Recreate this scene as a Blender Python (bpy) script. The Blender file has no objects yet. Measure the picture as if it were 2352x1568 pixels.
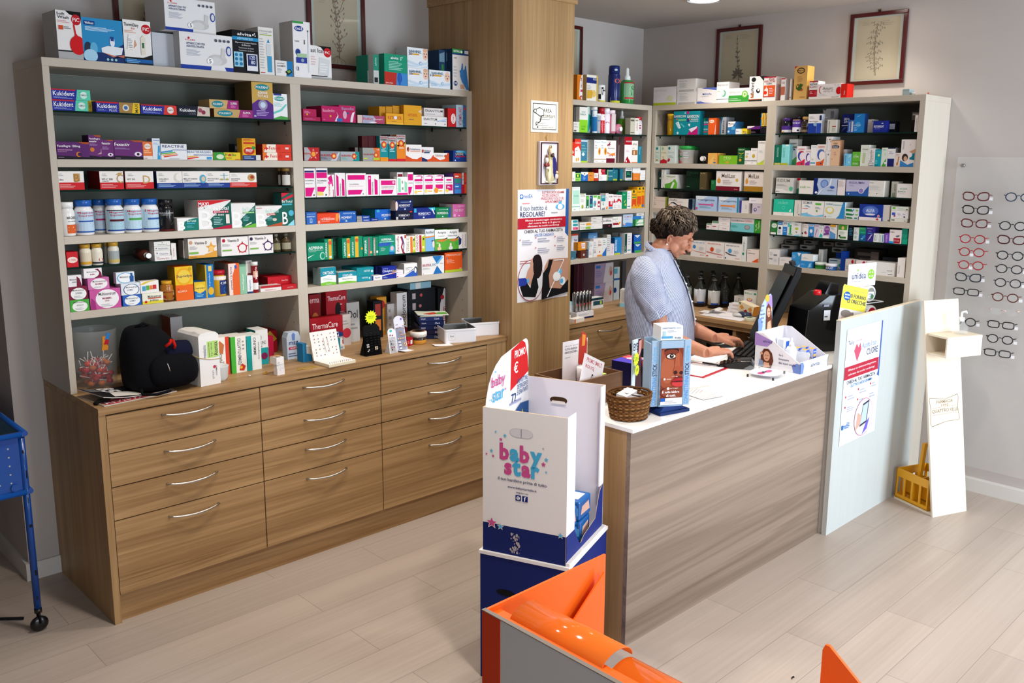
import bpy, math, random
import numpy as np
from mathutils import Vector, Matrix
random.seed(7)
S=bpy.context.scene; COL=S.collection
R=math.radians; PI=math.pi
# ---------------------------------------------------------------- camera
CAMC=Vector((-1.1138,-3.5167,1.8658)); CF=2026.591; CX=1176+75.7082; CY=784-48.8571
_y,_p,_r=R(-45.2641),R(-10.3855),R(.6458)
FW=Vector((-math.sin(_y)*math.cos(_p),math.cos(_y)*math.cos(_p),math.sin(_p)))
_a=FW.cross(Vector((0,0,1))).normalized(); _b=_a.cross(FW)
RT=_a*math.cos(_r)+_b*math.sin(_r); UP=-_a*math.sin(_r)+_b*math.cos(_r)
cd=bpy.data.cameras.new('camera'); cam=bpy.data.objects.new('camera',cd); COL.objects.link(cam)
cd.sensor_width=36; cd.lens=CF/2352*36; cd.shift_x=-75.7082/2352; cd.shift_y=-48.8571/2352
cd.clip_start=.05; cd.clip_end=60
M3=Matrix((RT,UP,-FW)).transposed(); cam.matrix_world=Matrix.Translation(CAMC)@M3.to_4x4()
S.camera=cam
# ---------------------------------------------------------------- world, lights, exposure
W=bpy.data.worlds.new('world'); S.world=W; W.use_nodes=True
W.node_tree.nodes['Background'].inputs[0].default_value=(.80,.88,1,1)
W.node_tree.nodes['Background'].inputs[1].default_value=.35
S.view_settings.view_transform='Standard'; S.view_settings.look='None'
S.view_settings.exposure=0.08; S.view_settings.gamma=1.0; S.view_settings.use_curve_mapping=False
def area(name,loc,tgt,sx,sy,power,col,spread=PI):
 l=bpy.data.lights.new(name,'AREA'); l.shape='RECTANGLE'; l.size=sx; l.size_y=sy; l.energy=power; l.color=col; l.spread=spread
 o=bpy.data.objects.new(name,l); COL.objects.link(o); o.location=loc
 o.rotation_euler=(Vector(tgt)-Vector(loc)).to_track_quat('-Z','Y').to_euler(); return o
area('daylight_window',(3.35,-5.0,1.45),(3.3,0,.9),1.2,2.2,145,(.74,.87,1.0))
area('wall_fill_wide',(-.6,-6.2,1.6),(3.4,-.8,1.0),2.6,1.8,95,(.82,.91,1.0))  # added cool fill, aimed to brighten the right wall and glasses panel
# ---------------------------------------------------------------- pixel rays -> points on real planes
def ray(px,py): return FW+RT*((px-CX)/CF)-UP*((py-CY)/CF)
def on(px,py,ax,v):
 d=ray(px,py); i='xyz'.index(ax); t=(v-CAMC[i])/d[i]; return CAMC+d*t
def proj(X):
 d=Vector(X)-CAMC; w=d.dot(FW); return CX+CF*d.dot(RT)/w, CY-CF*d.dot(UP)/w
# ---------------------------------------------------------------- colours and materials
def lin(h):
 if not isinstance(h,str): return tuple(h)+(1,)
 if len(h)==3: h=''.join(c*2 for c in h)
 v=[int(h[i:i+2],16)/255 for i in (0,2,4)]
 return tuple(c/12.92 if c<=.04045 else ((c+.055)/1.055)**2.4 for c in v)+(1,)
MATS={}
def mat(name,rough=.5,metal=0,col=None,attr=False,trans=0,ior=1.45,alpha=1,emit=0,bump=0,bscale=200,spec=.5,sss=0,coat=0):
 if name in MATS: return MATS[name]
 m=bpy.data.materials.new(name); m.use_nodes=True; nt=m.node_tree; b=nt.nodes['Principled BSDF']
 b.inputs['Roughness'].default_value=rough; b.inputs['Metallic'].default_value=metal
 b.inputs['IOR'].default_value=ior; b.inputs['Transmission Weight'].default_value=trans; b.inputs['Alpha'].default_value=alpha
 b.inputs['Specular IOR Level'].default_value=spec; b.inputs['Coat Weight'].default_value=coat
 if sss: b.inputs['Subsurface Weight'].default_value=sss; b.inputs['Subsurface Radius'].default_value=(.02,.008,.004)
 if attr:
  a=nt.nodes.new('ShaderNodeAttribute'); a.attribute_name='Col'; nt.links.new(a.outputs['Color'],b.inputs['Base Color'])
  if emit: nt.links.new(a.outputs['Color'],b.inputs['Emission Color'])
 elif col is not None:
  c=lin(col)
  n=nt.nodes.new('ShaderNodeTexNoise'); n.inputs['Scale'].default_value=6; tc=nt.nodes.new('ShaderNodeTexCoord')
  nt.links.new(tc.outputs['Object'],n.inputs['Vector'])
  mx=nt.nodes.new('ShaderNodeMix'); mx.data_type='RGBA'
  mx.inputs[6].default_value=tuple(x*.965 for x in c[:3])+(1,); mx.inputs[7].default_value=c
  nt.links.new(n.outputs['Fac'],mx.inputs[0]); nt.links.new(mx.outputs[2],b.inputs['Base Color'])
  if emit: b.inputs['Emission Color'].default_value=c
 if emit: b.inputs['Emission Strength'].default_value=emit
 if bump:
  n=nt.nodes.new('ShaderNodeTexNoise'); n.inputs['Scale'].default_value=bscale; n.inputs['Detail'].default_value=4
  tc=nt.nodes.new('ShaderNodeTexCoord'); nt.links.new(tc.outputs['Object'],n.inputs['Vector'])
  bp=nt.nodes.new('ShaderNodeBump'); bp.inputs['Strength'].default_value=bump; bp.inputs['Distance'].default_value=.002
  nt.links.new(n.outputs['Fac'],bp.inputs['Height']); nt.links.new(bp.outputs['Normal'],b.inputs['Normal'])
 MATS[name]=m; return m
def wood(name,c1,c2,axis,rough=.45,plank=0,scale=1.0,contrast=1.0,fine=1.0,board=1.1,cath=.07):
 """oak-like laminate: fine stretched fibre noise, cathedral figure and a slow board tone; grain runs along axis"""
 m=bpy.data.materials.new(name); m.use_nodes=True; nt=m.node_tree; N=nt.nodes; L=nt.links; b=N['Principled BSDF']
 b.inputs['Roughness'].default_value=rough; b.inputs['Specular IOR Level'].default_value=.35
 tc=N.new('ShaderNodeTexCoord')
 def stretched(k,f):
  mp=N.new('ShaderNodeMapping'); s=[k,k,k]; s['xyz'.index(axis)]=f; mp.inputs['Scale'].default_value=[q*scale for q in s]
  L.new(tc.outputs['Object'],mp.inputs['Vector']); return mp
 n1=N.new('ShaderNodeTexNoise'); n1.inputs['Scale'].default_value=1; n1.inputs['Detail'].default_value=6; n1.inputs['Roughness'].default_value=.7
 L.new(stretched(90,1.6).outputs[0],n1.inputs['Vector'])
 n2=N.new('ShaderNodeTexNoise'); n2.inputs['Scale'].default_value=1; n2.inputs['Detail'].default_value=3; n2.inputs['Distortion'].default_value=.8
 L.new(stretched(9,.28).outputs[0],n2.inputs['Vector'])
 # cathedral lines: sine of the slow noise
 ma=N.new('ShaderNodeMath'); ma.operation='MULTIPLY'; ma.inputs[1].default_value=46; L.new(n2.outputs['Fac'],ma.inputs[0])
 sn=N.new('ShaderNodeMath'); sn.operation='SINE'; L.new(ma.outputs[0],sn.inputs[0])
 n3=N.new('ShaderNodeTexNoise'); n3.inputs['Scale'].default_value=1; n3.inputs['Detail'].default_value=1
 L.new(stretched(8,.22).outputs[0],n3.inputs['Vector'])
 def mul(a,k):
  q=N.new('ShaderNodeMath'); q.operation='MULTIPLY'; L.new(a,q.inputs[0]); q.inputs[1].default_value=k; return q.outputs[0]
 def add(a,c):
  q=N.new('ShaderNodeMath'); q.operation='ADD'; L.new(a,q.inputs[0])
  if isinstance(c,(int,float)): q.inputs[1].default_value=c
  else: L.new(c,q.inputs[1])
  return q.outputs[0]
 f=add(add(add(mul(n1.outputs['Fac'],fine*contrast),mul(sn.outputs[0],cath*contrast)),mul(n3.outputs['Fac'],board*contrast)),.5-(fine+board)/2*contrast)
 rp=N.new('ShaderNodeMix'); rp.data_type='RGBA'; rp.clamp_factor=True
 rp.inputs[6].default_value=lin(c1); rp.inputs[7].default_value=lin(c2); L.new(f,rp.inputs[0])
 out=rp.outputs[2]
 if plank:
  br=N.new('ShaderNodeTexBrick'); br.inputs['Scale'].default_value=1; br.offset=.37
  br.inputs['Brick Width'].default_value=plank[0]; br.inputs['Row Height'].default_value=plank[1]
  br.inputs['Mortar Size'].default_value=.0012; br.inputs['Mortar Smooth'].default_value=.3
  br.inputs['Color1'].default_value=(.93,.93,.93,1); br.inputs['Color2'].default_value=(1.05,1.05,1.05,1); br.inputs['Mortar'].default_value=(.55,.52,.5,1)
  mp=N.new('ShaderNodeMapping'); L.new(tc.outputs['Object'],mp.inputs['Vector'])
  if plank[2]: mp.inputs['Rotation'].default_value=plank[2]
  mp.inputs['Location'].default_value=(.13,.07,0)
  L.new(mp.outputs[0],br.inputs['Vector'])
  mm=N.new('ShaderNodeMix'); mm.data_type='RGBA'; mm.blend_type='MULTIPLY'; mm.inputs[0].default_value=1
  L.new(out,mm.inputs[6]); L.new(br.outputs['Color'],mm.inputs[7]); out=mm.outputs[2]
 L.new(out,b.inputs['Base Color'])
 bp=N.new('ShaderNodeBump'); bp.inputs['Strength'].default_value=.12; bp.inputs['Distance'].default_value=.001
 L.new(n1.outputs['Fac'],bp.inputs['Height']); L.new(bp.outputs['Normal'],b.inputs['Normal'])
 MATS[name]=m; return m
mat('card',.55,attr=True,spec=.18); mat('gloss',.2,attr=True); mat('matte',.85,attr=True,spec=.2); mat('metal',.28,1,attr=True)
mat('clear',.05,col='e8eef0',trans=1,ior=1.3,spec=.4); mat('thinclear',.05,col='f0f4f4',alpha=.10); mat('lens',.02,col='eef2f2',alpha=.10)
mat('shelfglass',.05,col='0c3024',alpha=.62,spec=.2); mat('cloth',.9,attr=True,spec=.15,bump=.5,bscale=300)
mat('skin',.48,attr=True,sss=.12,spec=.4)
wood('oak_h','886540','c09c6e','x',contrast=1.25,cath=.13); wood('oak_v','8d6a44','be9c6e','z',contrast=1.15); wood('oak_y','98714a','c3a075','y')
wood('oak_counter','68574a','9a8675','x',scale=.8,contrast=1.1,fine=.55,board=1.3,cath=.13); wood('laminate','b8ad9c','cabfb0','z',contrast=.45); wood('laminate_h','b8ad9c','cabfb0','x',contrast=.45)
wood('laminate_y','b3ada3','c6c0b6','y',contrast=.45); wood('plywood','e0cfb6','ecdfca','z',contrast=.5,rough=.5)
wood('floorwood','9d8e82','bcaea3','x',rough=.38,plank=(1.25,.205,None),scale=.7,contrast=.7)
# ---------------------------------------------------------------- mesh builder
GL={}
def glyphs(txt,bold=.009):
 k=(txt,bold)
 if k in GL: return GL[k]
 c=bpy.data.curves.new('t','FONT'); c.body=txt; c.resolution_u=2; c.offset=bold; c.fill_mode='FRONT'
 o=bpy.data.objects.new('t',c); me=bpy.data.meshes.new_from_object(o)
 v=[(q.co.x,q.co.y) for q in me.vertices]; f=[tuple(p.vertices) for p in me.polygons]
 bpy.data.objects.remove(o); bpy.data.curves.remove(c); bpy.data.meshes.remove(me)
 if v:
  xs=[q[0] for q in v]; ys=[q[1] for q in v]; x0,x1,y0,y1=min(xs),max(xs),min(ys),max(ys)
  v=[((x-x0)/max(x1-x0,1e-6),(y-y0)/max(y1-y0,1e-6)) for x,y in v]
  asp=(x1-x0)/max(y1-y0,1e-6)
 else: asp=1
 GL[k]=(v,f,asp); return GL[k]
class MB:
 def __init__(s): s.v=[];s.f=[];s.c=[];s.m=[];s.s=[];s.mn=[]
 def mi(s,m):
  if m not in s.mn: s.mn.append(m)
  return s.mn.index(m)
 def face(s,idx,c,m,sm=False): s.f.append(idx);s.c.append(lin(c));s.m.append(s.mi(m));s.s.append(sm)
 def poly(s,pts,c='ccc',m='card',sm=False):
  n=len(s.v); s.v+= [tuple(p) for p in pts]; s.face(tuple(range(n,n+len(pts))),c,m,sm); return s
 def mesh(s,vs,fs,c='ccc',m='card',sm=False):
  n=len(s.v); s.v+=[tuple(p) for p in vs]
  for f in fs: s.face(tuple(i+n for i in f),c,m,sm)
  return s
 def box(s,x0,y0,z0,x1,y1,z1,c='ccc',m='card',sides=None,top=None,back=None):
  V=[(x0,y0,z0),(x1,y0,z0),(x1,y1,z0),(x0,y1,z0),(x0,y0,z1),(x1,y0,z1),(x1,y1,z1),(x0,y1,z1)]
  n=len(s.v); s.v+=V; sd=sides or c
  for f,q in (((0,1,5,4),c),((1,2,6,5),sd),((2,3,7,6),back or sd),((3,0,4,7),sd),((4,5,6,7),top or c),((3,2,1,0),c)):
   s.face(tuple(i+n for i in f),q,m)
  return s
 def lathe(s,prof,n=20,c='ccc',m='gloss',cx=0,cy=0,z=0,sm=True,cap=True):
  """prof: (radius, height[, colour[, material]])"""
  b=len(s.v); k=len(prof)
  for p in prof:
   for i in range(n):
    a=2*PI*i/n; s.v.append((cx+p[0]*math.cos(a),cy+p[0]*math.sin(a),z+p[1]))
  for j in range(k-1):
   cc=prof[j+1][2] if len(prof[j+1])>2 and prof[j+1][2] else c; mm=prof[j+1][3] if len(prof[j+1])>3 else m
   for i in range(n):
    i2=(i+1)%n; s.face((b+j*n+i,b+j*n+i2,b+(j+1)*n+i2,b+(j+1)*n+i),cc,mm,sm)
  if cap:
   if prof[0][0]>1e-4: s.face(tuple(b+i for i in range(n))[::-1],c,m)
   if prof[-1][0]>1e-4: s.face(tuple(b+(k-1)*n+i for i in range(n)),prof[-1][2] if len(prof[-1])>2 and prof[-1][2] else c,prof[-1][3] if len(prof[-1])>3 else m)
  return s
 def tube(s,pts,r,n=8,c='ccc',m='gloss',cap=True):
  pts=[Vector(p) for p in pts]; b=len(s.v); rs=r if isinstance(r,(list,tuple)) else [r]*len(pts)
  up=None
  for j,p in enumerate(pts):
   d=(pts[min(j+1,len(pts)-1)]-pts[max(j-1,0)]).normalized()
   if up is None: up=Vector((0,0,1)) if abs(d.z)<.9 else Vector((1,0,0))
   a=d.cross(up)
   if a.length<1e-4: a=d.orthogonal()
   a.normalize(); e=a.cross(d); up=e.copy() if abs(e.length)>1e-4 else up
   for i in range(n):
    t=2*PI*i/n; q=p+(a*math.cos(t)+e*math.sin(t))*rs[j]; s.v.append(tuple(q))
  for j in range(len(pts)-1):
   for i in range(n):
    i2=(i+1)%n; s.face((b+j*n+i,b+j*n+i2,b+(j+1)*n+i2,b+(j+1)*n+i),c,m,True)
  if cap: s.face(tuple(b+i for i in range(n))[::-1],c,m); s.face(tuple(b+(len(pts)-1)*n+i for i in range(n)),c,m)
  return s
 def prism(s,pts,d0,d1,ax='y',c='ccc',m='card',side=None):
  """extrude a 2d outline (u,v) between d0 and d1 along ax; y: (u,d,v)  x: (d,u,v)  z: (u,v,d)"""
  def P(u,v,d): return (u,d,v) if ax=='y' else ((d,u,v) if ax=='x' else (u,v,d))
  b=len(s.v); n=len(pts)
  s.v+=[P(u,v,d0) for u,v in pts]+[P(u,v,d1) for u,v in pts]
  s.face(tuple(range(b,b+n)),c,m); s.face(tuple(range(b+n,b+2*n))[::-1],c,m)
  for i in range(n):
   j=(i+1)%n; s.face((b+i,b+n+i,b+n+j,b+j),side or c,m)
  return s
 def sphere(s,cx,cy,cz,rx,ry=None,rz=None,c='ccc',m='gloss',n=12,k=8):
  ry=ry or rx; rz=rz or rx; b=len(s.v)
  for j in range(k+1):
   t=PI*j/k
   for i in range(n):
    a=2*PI*i/n; s.v.append((cx+rx*math.sin(t)*math.cos(a),cy+ry*math.sin(t)*math.sin(a),cz+rz*math.cos(t)))
  for j in range(k):
   for i in range(n):
    i2=(i+1)%n; s.face((b+j*n+i,b+(j+1)*n+i,b+(j+1)*n+i2,b+j*n+i2),c,m,True)
  return s
 def text(s,txt,org,ux,uz,w,h,c='222',m='card',bold=.009,mapf=None):
  v,f,a=glyphs(txt,bold); o=Vector(org); ux=Vector(ux); uz=Vector(uz)
  if not v: return s
  if w is None: w=h*a
  if h is None: h=w/a
  if mapf: P=[mapf(o.x+x*w,o.z+y*h) for x,y in v]
  else: P=[o+ux*(x*w)+uz*(y*h) for x,y in v]
  return s.mesh(P,f,c,m)
 def build(s,name,parent=None,loc=(0,0,0),rz=0,rot=None,bevel=0,subd=0,solid=0):
  me=bpy.data.meshes.new(name); me.from_pydata(s.v,[],s.f)
  for n in s.mn: me.materials.append(MATS[n])
  me.polygons.foreach_set('material_index',s.m); me.polygons.foreach_set('use_smooth',s.s)
  a=me.attributes.new('Col','FLOAT_COLOR','FACE'); a.data.foreach_set('color',[x for q in s.c for x in q]); me.update()
  o=bpy.data.objects.new(name,me); COL.objects.link(o); o.location=loc; o.rotation_euler=rot or (0,0,rz)
  if parent: o.parent=parent
  if bevel: b=o.modifiers.new('b','BEVEL'); b.width=bevel; b.segments=2; b.limit_method='ANGLE'
  if solid: q=o.modifiers.new('s','SOLIDIFY'); q.thickness=solid; q.offset=0
  if subd: q=o.modifiers.new('u','SUBSURF'); q.levels=subd; q.render_levels=subd
  return o
def tag(o,label=None,cat=None,group=None,kind=None):
 if label: o['label']=label
 if cat: o['category']=cat
 if group: o['group']=group
 if kind: o['kind']=kind
 return o
def empty(name,loc=(0,0,0),rz=0,**k):
 o=bpy.data.objects.new(name,None); COL.objects.link(o); o.location=loc; o.rotation_euler=(0,0,rz); o.empty_display_size=.05
 return tag(o,**k)
# printed decoration on a rectangular face of width w, height h; unit = percent
def star(u,v,r,n=5,k=.45,ph=PI/2,asp=1):
 return [(u+asp*(r if i%2==0 else r*k)*math.cos(ph+PI*i/n),v+(r if i%2==0 else r*k)*math.sin(ph+PI*i/n)) for i in range(2*n)]
def deco(mb,prims,w,h,y=0,m='card',mapf=None,P=None,step=.00025):
 """prims in percent of the face; P maps (x,z,layer)->point"""
 if P is None:
  if mapf: P=lambda x,z,k:mapf(x,z,k)
  else: P=lambda x,z,k:(x,y-k*step,z)
 k=0
 for pr in prims:
  t=pr.split(' '); k+=1; q=t[0]
  U=lambda s:float(s)/100*w
  V=lambda s:float(s)/100*h
  if q=='r':
   u0,v0,u1,v1=U(t[1]),V(t[2]),U(t[3]),V(t[4]); n=8 if mapf else 1
   for i in range(n):
    a=u0+(u1-u0)*i/n; b=u0+(u1-u0)*(i+1)/n
    mb.poly([P(a,v0,k),P(b,v0,k),P(b,v1,k),P(a,v1,k)],t[5],m)
  elif q in 'tT':
   u0,u1,v0,v1=U(t[1]),U(t[2]),V(t[3]),V(t[4]); v,f,a=glyphs(' '.join(t[6:]))
   if q=='t': pts=[P(u0+x*(u1-u0),v0+z*(v1-v0),k) for x,z in v]
   else: pts=[P(u1-z*(u1-u0),v0+x*(v1-v0),k) for x,z in v]
   mb.mesh(pts,f,t[5],m)
  elif q in 'cs':
   CU=lambda a:min(max(a,0),w); CV=lambda b:min(max(b,0),h)
   r=V(t[3]); 
   L=[(U(t[1])+r*math.cos(2*PI*i/18),V(t[2])+r*math.sin(2*PI*i/18)) for i in range(18)] if q=='c' else star(U(t[1]),V(t[2]),r)
   cpt=(U(t[1]),V(t[2]))
   if q=='c': mb.poly([P(CU(a),CV(b),k) for a,b in L],t[4],m)
   else:
    for i in range(len(L)): a,b=L[i],L[(i+1)%len(L)]; mb.poly([P(*cpt,k),P(*a,k),P(*b,k)],t[4],m)
  elif q=='e':   # ellipse u v ru rv col
   mb.poly([P(min(max(U(t[1])+U(t[3])*math.cos(2*PI*i/22),0),w),min(max(V(t[2])+V(t[4])*math.sin(2*PI*i/22),0),h),k) for i in range(22)],t[5],m)
  elif q=='p':
   n=[float(x) for x in t[2:]]; mb.poly([P(n[i]/100*w,n[i+1]/100*h,k) for i in range(0,len(n),2)],t[1],m)
  elif q=='l':
   u0,u1,v0,v1,n=U(t[1]),U(t[2]),V(t[3]),V(t[4]),int(t[5]); dv=(v1-v0)/n
   for i in range(n):
    e=u0+(u1-u0)*(.65+.35*((i*37)%10)/10); z=v1-(i+.75)*dv
    mb.poly([P(u0,z,k),P(e,z,k),P(e,z+dv*.42,k),P(u0,z+dv*.42,k)],t[6],m)
 return mb
# ================================================================ setting
mat('wallpaint',.8,col='bdb5b0',bump=.08,bscale=300,spec=.2); mat('ceilpaint',.85,col='b9b1a9',spec=.2); mat('whitetrim',.45,col='d6d2cc'); mat('plinthdark',.7,col='2a221c')
YW=.664; XW=4.085; ZC=2.79
def struct(name,mb,**k): return tag(mb.build(name,**k),kind='structure')
struct('floor',MB().box(-4.5,-7,-.05,XW+.1,4,0,m='floorwood'))
struct('ceiling',MB().box(-4.5,-7,ZC,XW+.1,4,ZC+.1,m='ceilpaint'))
struct('wall_back',MB().box(-.125,YW,0,XW+.1,YW+.16,ZC,m='wallpaint'))
struct('wall_right',MB().box(XW,-7,0,XW+.1,YW,ZC,m='wallpaint'))
struct('wall_far',MB().box(-4.5,3.9,0,-.1,4,ZC,m='wallpaint'))
struct('wall_passage',MB().box(-.125,YW+.16,0,-.05,3.9,ZC,m='wallpaint'))
struct('wall_left',MB().box(-4.6,-7,0,-4.5,4,ZC,m='wallpaint'))
# shopfront: wall with two openings that let the daylight in
f=MB(); f.box(-4.5,-7.1,0,-2,-7,ZC,m='wallpaint'); f.box(-2,-7.1,2.5,XW,-7,ZC,m='wallpaint'); f.box(1.4,-7.1,0,1.9,-7,2.5,m='wallpaint')
struct('wall_front',f)
b=MB(); b.box(XW-.014,-7,0,XW,-1.56,.075,m='whitetrim'); b.box(XW-.009,-7,.075,XW,-1.56,.082,m='whitetrim'); struct('baseboard_right',b)
b=MB(); b.box(-.14,YW-.014,0,0,YW,.08,m='whitetrim'); b.box(-.139,YW,0,-.125,2.2,.08,m='whitetrim'); struct('baseboard_back',b)
# wood-clad pillar
p=MB(); p.box(2.137,-.04,0,2.60,YW,2.70,m='oak_v'); p.box(2.125,-.052,2.70,2.612,YW,ZC,m='oak_h')
struct('trim_pillar_cladding',p)
# ceiling lamps: recessed discs, with the light they give
LAMPS=[(3.35,-.37),(2.42,-.62),(1.35,-.75),(.25,-.85),(2.35,-2.1),(.6,-2.3),(3.3,-3.3),(3.75,-1.15)]
mat('lampglow',.5,col='fff6e8',emit=14)
PW=[38,60,68,66,46,115,36,18]
for i,(x,y) in enumerate(LAMPS):
 e=empty('ceiling_downlight',(x,y,ZC),label=None)
 MB().lathe([(.10,-.012,'eee'),(.10,0,'eee'),(.084,0,'eee'),(.084,-.010,'eee')],28,'eee','gloss',cap=False).build('trim_ring',e)
 MB().lathe([(.0001,-.004),(.084,-.004)],28,m='lampglow',cap=False).build('diffuser',e)
 l=bpy.data.lights.new('downlight','SPOT'); l.energy=PW[i]; l.color=(1,.93,.84); l.spot_size=R(118); l.spot_blend=.75; l.shadow_soft_size=.08
 o=bpy.data.objects.new('downlight_beam',l); COL.objects.link(o); o.parent=e; o.location=(0,0,-.03)
 tag(e,['round ceiling downlight over the right corner','round ceiling downlight in front of the oak pillar','round ceiling downlight over the bay left of the pillar','round ceiling downlight over the leftmost bay','round ceiling downlight above the till side of the counter','round ceiling downlight over the customer floor at left','round ceiling downlight near the shop window','round ceiling downlight by the rightmost bay'][i],'ceiling lamp','round ceiling downlights')
# ================================================================ left wall furniture
base=empty('drawer_cabinet',(0,0,0),label='oak drawer cabinet with twelve drawers along the left wall',cat='drawer cabinet')
b=MB(); b.box(0,0,0,.027,YW-.002,.872,m='oak_v'); b.box(1.992,0,0,2.135,.02,.872,m='oak_v'); b.box(.027,.02,0,1.992,.04,.115,m='oak_h'); b.box(.027,.03,.115,1.992,YW-.003,.86,m='plinthdark'); b.build('carcass',base)
def worktop(parent,x0,y0,x1,y1,z=.9,m='oak_h'):
 return MB().box(x0,y0,z-.028,x1,y1,z,m=m).build('worktop',parent,bevel=.0015)
worktop(base,0,-.004,2.136,YW-.002)
ZR=[.868,.713,.573,.434,.118]; XC=[.027,.667,1.299,1.992]
def handle(par,x,z,y=0,L=.217):
 h=MB(); n=12
 h.tube([(x-L/2+L*i/n,y-.006-.024*math.sin(PI*i/n)**.8,z-.008*math.sin(PI*i/n)) for i in range(n+1)],[.0032+.0024*math.sin(PI*i/n) for i in range(n+1)],8,'c9c4bc','metal')
 for a in (x-L/2+.004,x+L/2-.004): h.box(a-.004,y-.008,z-.004,a+.004,y,z+.004,'b5b0a8','metal')
 return h.build('handle',par)
for i in range(3):
 for j in range(4):
  d=MB().box(XC[i]+.0022,0,ZR[j+1]+.0022,XC[i+1]-.0022,.019,ZR[j]-.0022,m='oak_h').build('drawer',base,bevel=.001)
  handle(d,(XC[i]+XC[i+1])/2+(.0 if i<2 else .05),ZR[j]-(.037 if j<3 else .04))
# shelf units -------------------------------------------------------------
def shelf_unit(name,label,L,ups,levels,backz0=.9006,D=.374,rz=0,org=(0,0,0),left_h=True,mh='laminate_h',ends=(True,True),zb=None):
 """local: x along the front, y into the wall"""
 u=empty(name,org,rz,label=label,cat='shelf unit')
 MB().box(ends[0]*.0,0,2.224-.032,L,D,2.224,m=mh).build('top_panel',u,bevel=.001)
 for k,(a,c) in enumerate(ups): MB().box(a,0,(0 if rz and k==len(ups)-1 else backz0),c,D,2.192,m='laminate').build('upright',u,bevel=.001)
 MB().box(ups[0][1],D-.006,backz0,ups[-1][0],D-.002,2.19,'74786f','matte').build('back_panel',u)
 for k in range(len(levels)):
  a=ups[k][1]; c=ups[k+1][0]
  for z,g in levels[k]:
   if g:
    s=MB().box(a+.002,.008,z-.007,c-.002,D-.02,z,m='shelfglass').box(a+.002,.006,z-.0072,c-.002,.008,z,'06231b','matte').build('glass_shelf',u)
    pg=MB()
    for xx in (a+.006,c-.006):
     for yy in (.05,D-.07): pg.lathe([(.004,0),(.004,.012)],8,'333','metal',xx,yy,z-.0195)
    pg.build('shelf_pin',s)
   else: MB().box(a,0,z-.031,c,D-.006,z,m=mh).build('shelf',u,bevel=.001)
  # shelf-pin holes in the uprights
  hb=MB()
  for zz in [1.0+.064*i for i in range(18)]:
   for yy in (.05,D-.07):
    for xx,s in ((a+.0004,1),(c-.0004,-1)): hb.poly([(xx,yy-.0025,zz-.0025),(xx,yy+.0025,zz-.0025),(xx,yy+.0025,zz+.0025),(xx,yy-.0025,zz+.0025)],'2a2622','matte')
  hb.build('pin_holes',u)
 return u
z6=lambda g2,g3:[(2.028,1),(1.842,0),(g2,1),(1.540,0),(g3,1),(1.236,0)]
YF=.289
shelf_unit('shelf_unit','pale laminate shelf unit with two bays above the oak drawers','2' and 2.141,[(0,.025),(1.039,1.092),(2.107,2.141)],[z6(1.722,1.416),z6(1.668,1.363)],org=(-.004,YF,0))
shelf_unit('shelf_unit','pale laminate shelf unit with one bay right of the oak pillar',1.135,[(0,.025),(1.092,1.135)],[z6(1.727,1.419)],org=(2.60,YF,0))
shelf_unit('shelf_unit','pale laminate shelf unit with two bays behind the pharmacist',1.831,[(0,.027),(.878,.937),(1.80,1.831)],[z6(1.676,1.421),z6(1.674,1.421)],org=(3.735,.285,0),rz=-PI/2,D=.348,mh='laminate_h')
# right of the pillar: drawers and the desk along the right wall
b2=empty('drawer_cabinet',(0,0,0),label='oak drawer cabinet right of the pillar, below the laminate shelves',cat='drawer cabinet')
q=MB(); q.box(2.603,.03,.0,3.43,YW-.003,.86,m='plinthdark'); q.box(2.603,.02,0,3.43,.04,.1,m='oak_h'); q.box(3.42,.0,0,3.446,.03,.872,m='oak_v'); q.build('carcass',b2)
worktop(b2,2.604,-.004,4.083,YW-.002)
zz=[.868,.64,.42,.10]
for j in range(3):
 d=MB().box(2.604,0,zz[j+1]+.002,3.418,.019,zz[j]-.002,m='oak_h').build('drawer',b2,bevel=.001); handle(d,3.01,zz[j]-.04,L=.23)
desk=empty('desk',(0,0,0),label='low oak desk under the shelves along the right wall',cat='desk')
MB().box(3.45,-1.09,.872,4.083,-.006,.9,m='oak_y').build('worktop',desk,bevel=.001)
q=MB(); q.box(3.462,-1.08,.845,3.48,-.02,.872,m='oak_y')
for y in (-.62,-1.06): q.box(3.47,y,.0,4.08,y+.024,.872,m='oak_y')
q.box(4.06,-1.04,0,4.083,-.01,.87,'2b2722','matte'); q.build('frame',desk)
# ================================================================ counter and end panel
c=empty('sales_counter',(0,0,0),label='sales counter with oak-look front and white top',cat='counter')
MB().box(1.353,-1.53,0,2.885,-1.51,.868,m='oak_counter').build('front_panel',c)
q=MB(); q.box(1.353,-1.51,0,1.373,-.97,.868,m='oak_v'); q.build('end_panel',c)
MB().box(1.345,-1.545,.868,2.883,-.955,.884,'f4f3f1','gloss').build('countertop',c,bevel=.0012)
q=MB(); q.box(1.373,-1.0,0,2.88,-.98,.868,m='oak_counter'); q.build('back_panel',c)
pn=empty('screen_panel',(0,0,0),label='pale wood-grain screen panel closing the right end of the counter',cat='panel')
wood('palepanel','b4b9b6','c6c9c5','z',contrast=.6)
MB().box(2.887,-1.575,.0,3.86,-1.55,1.106,m='palepanel').build('board',pn)
MB().box(2.885,-1.5755,1.106,3.86,-1.5495,1.109,m='plywood').build('top_edging',pn)
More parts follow.
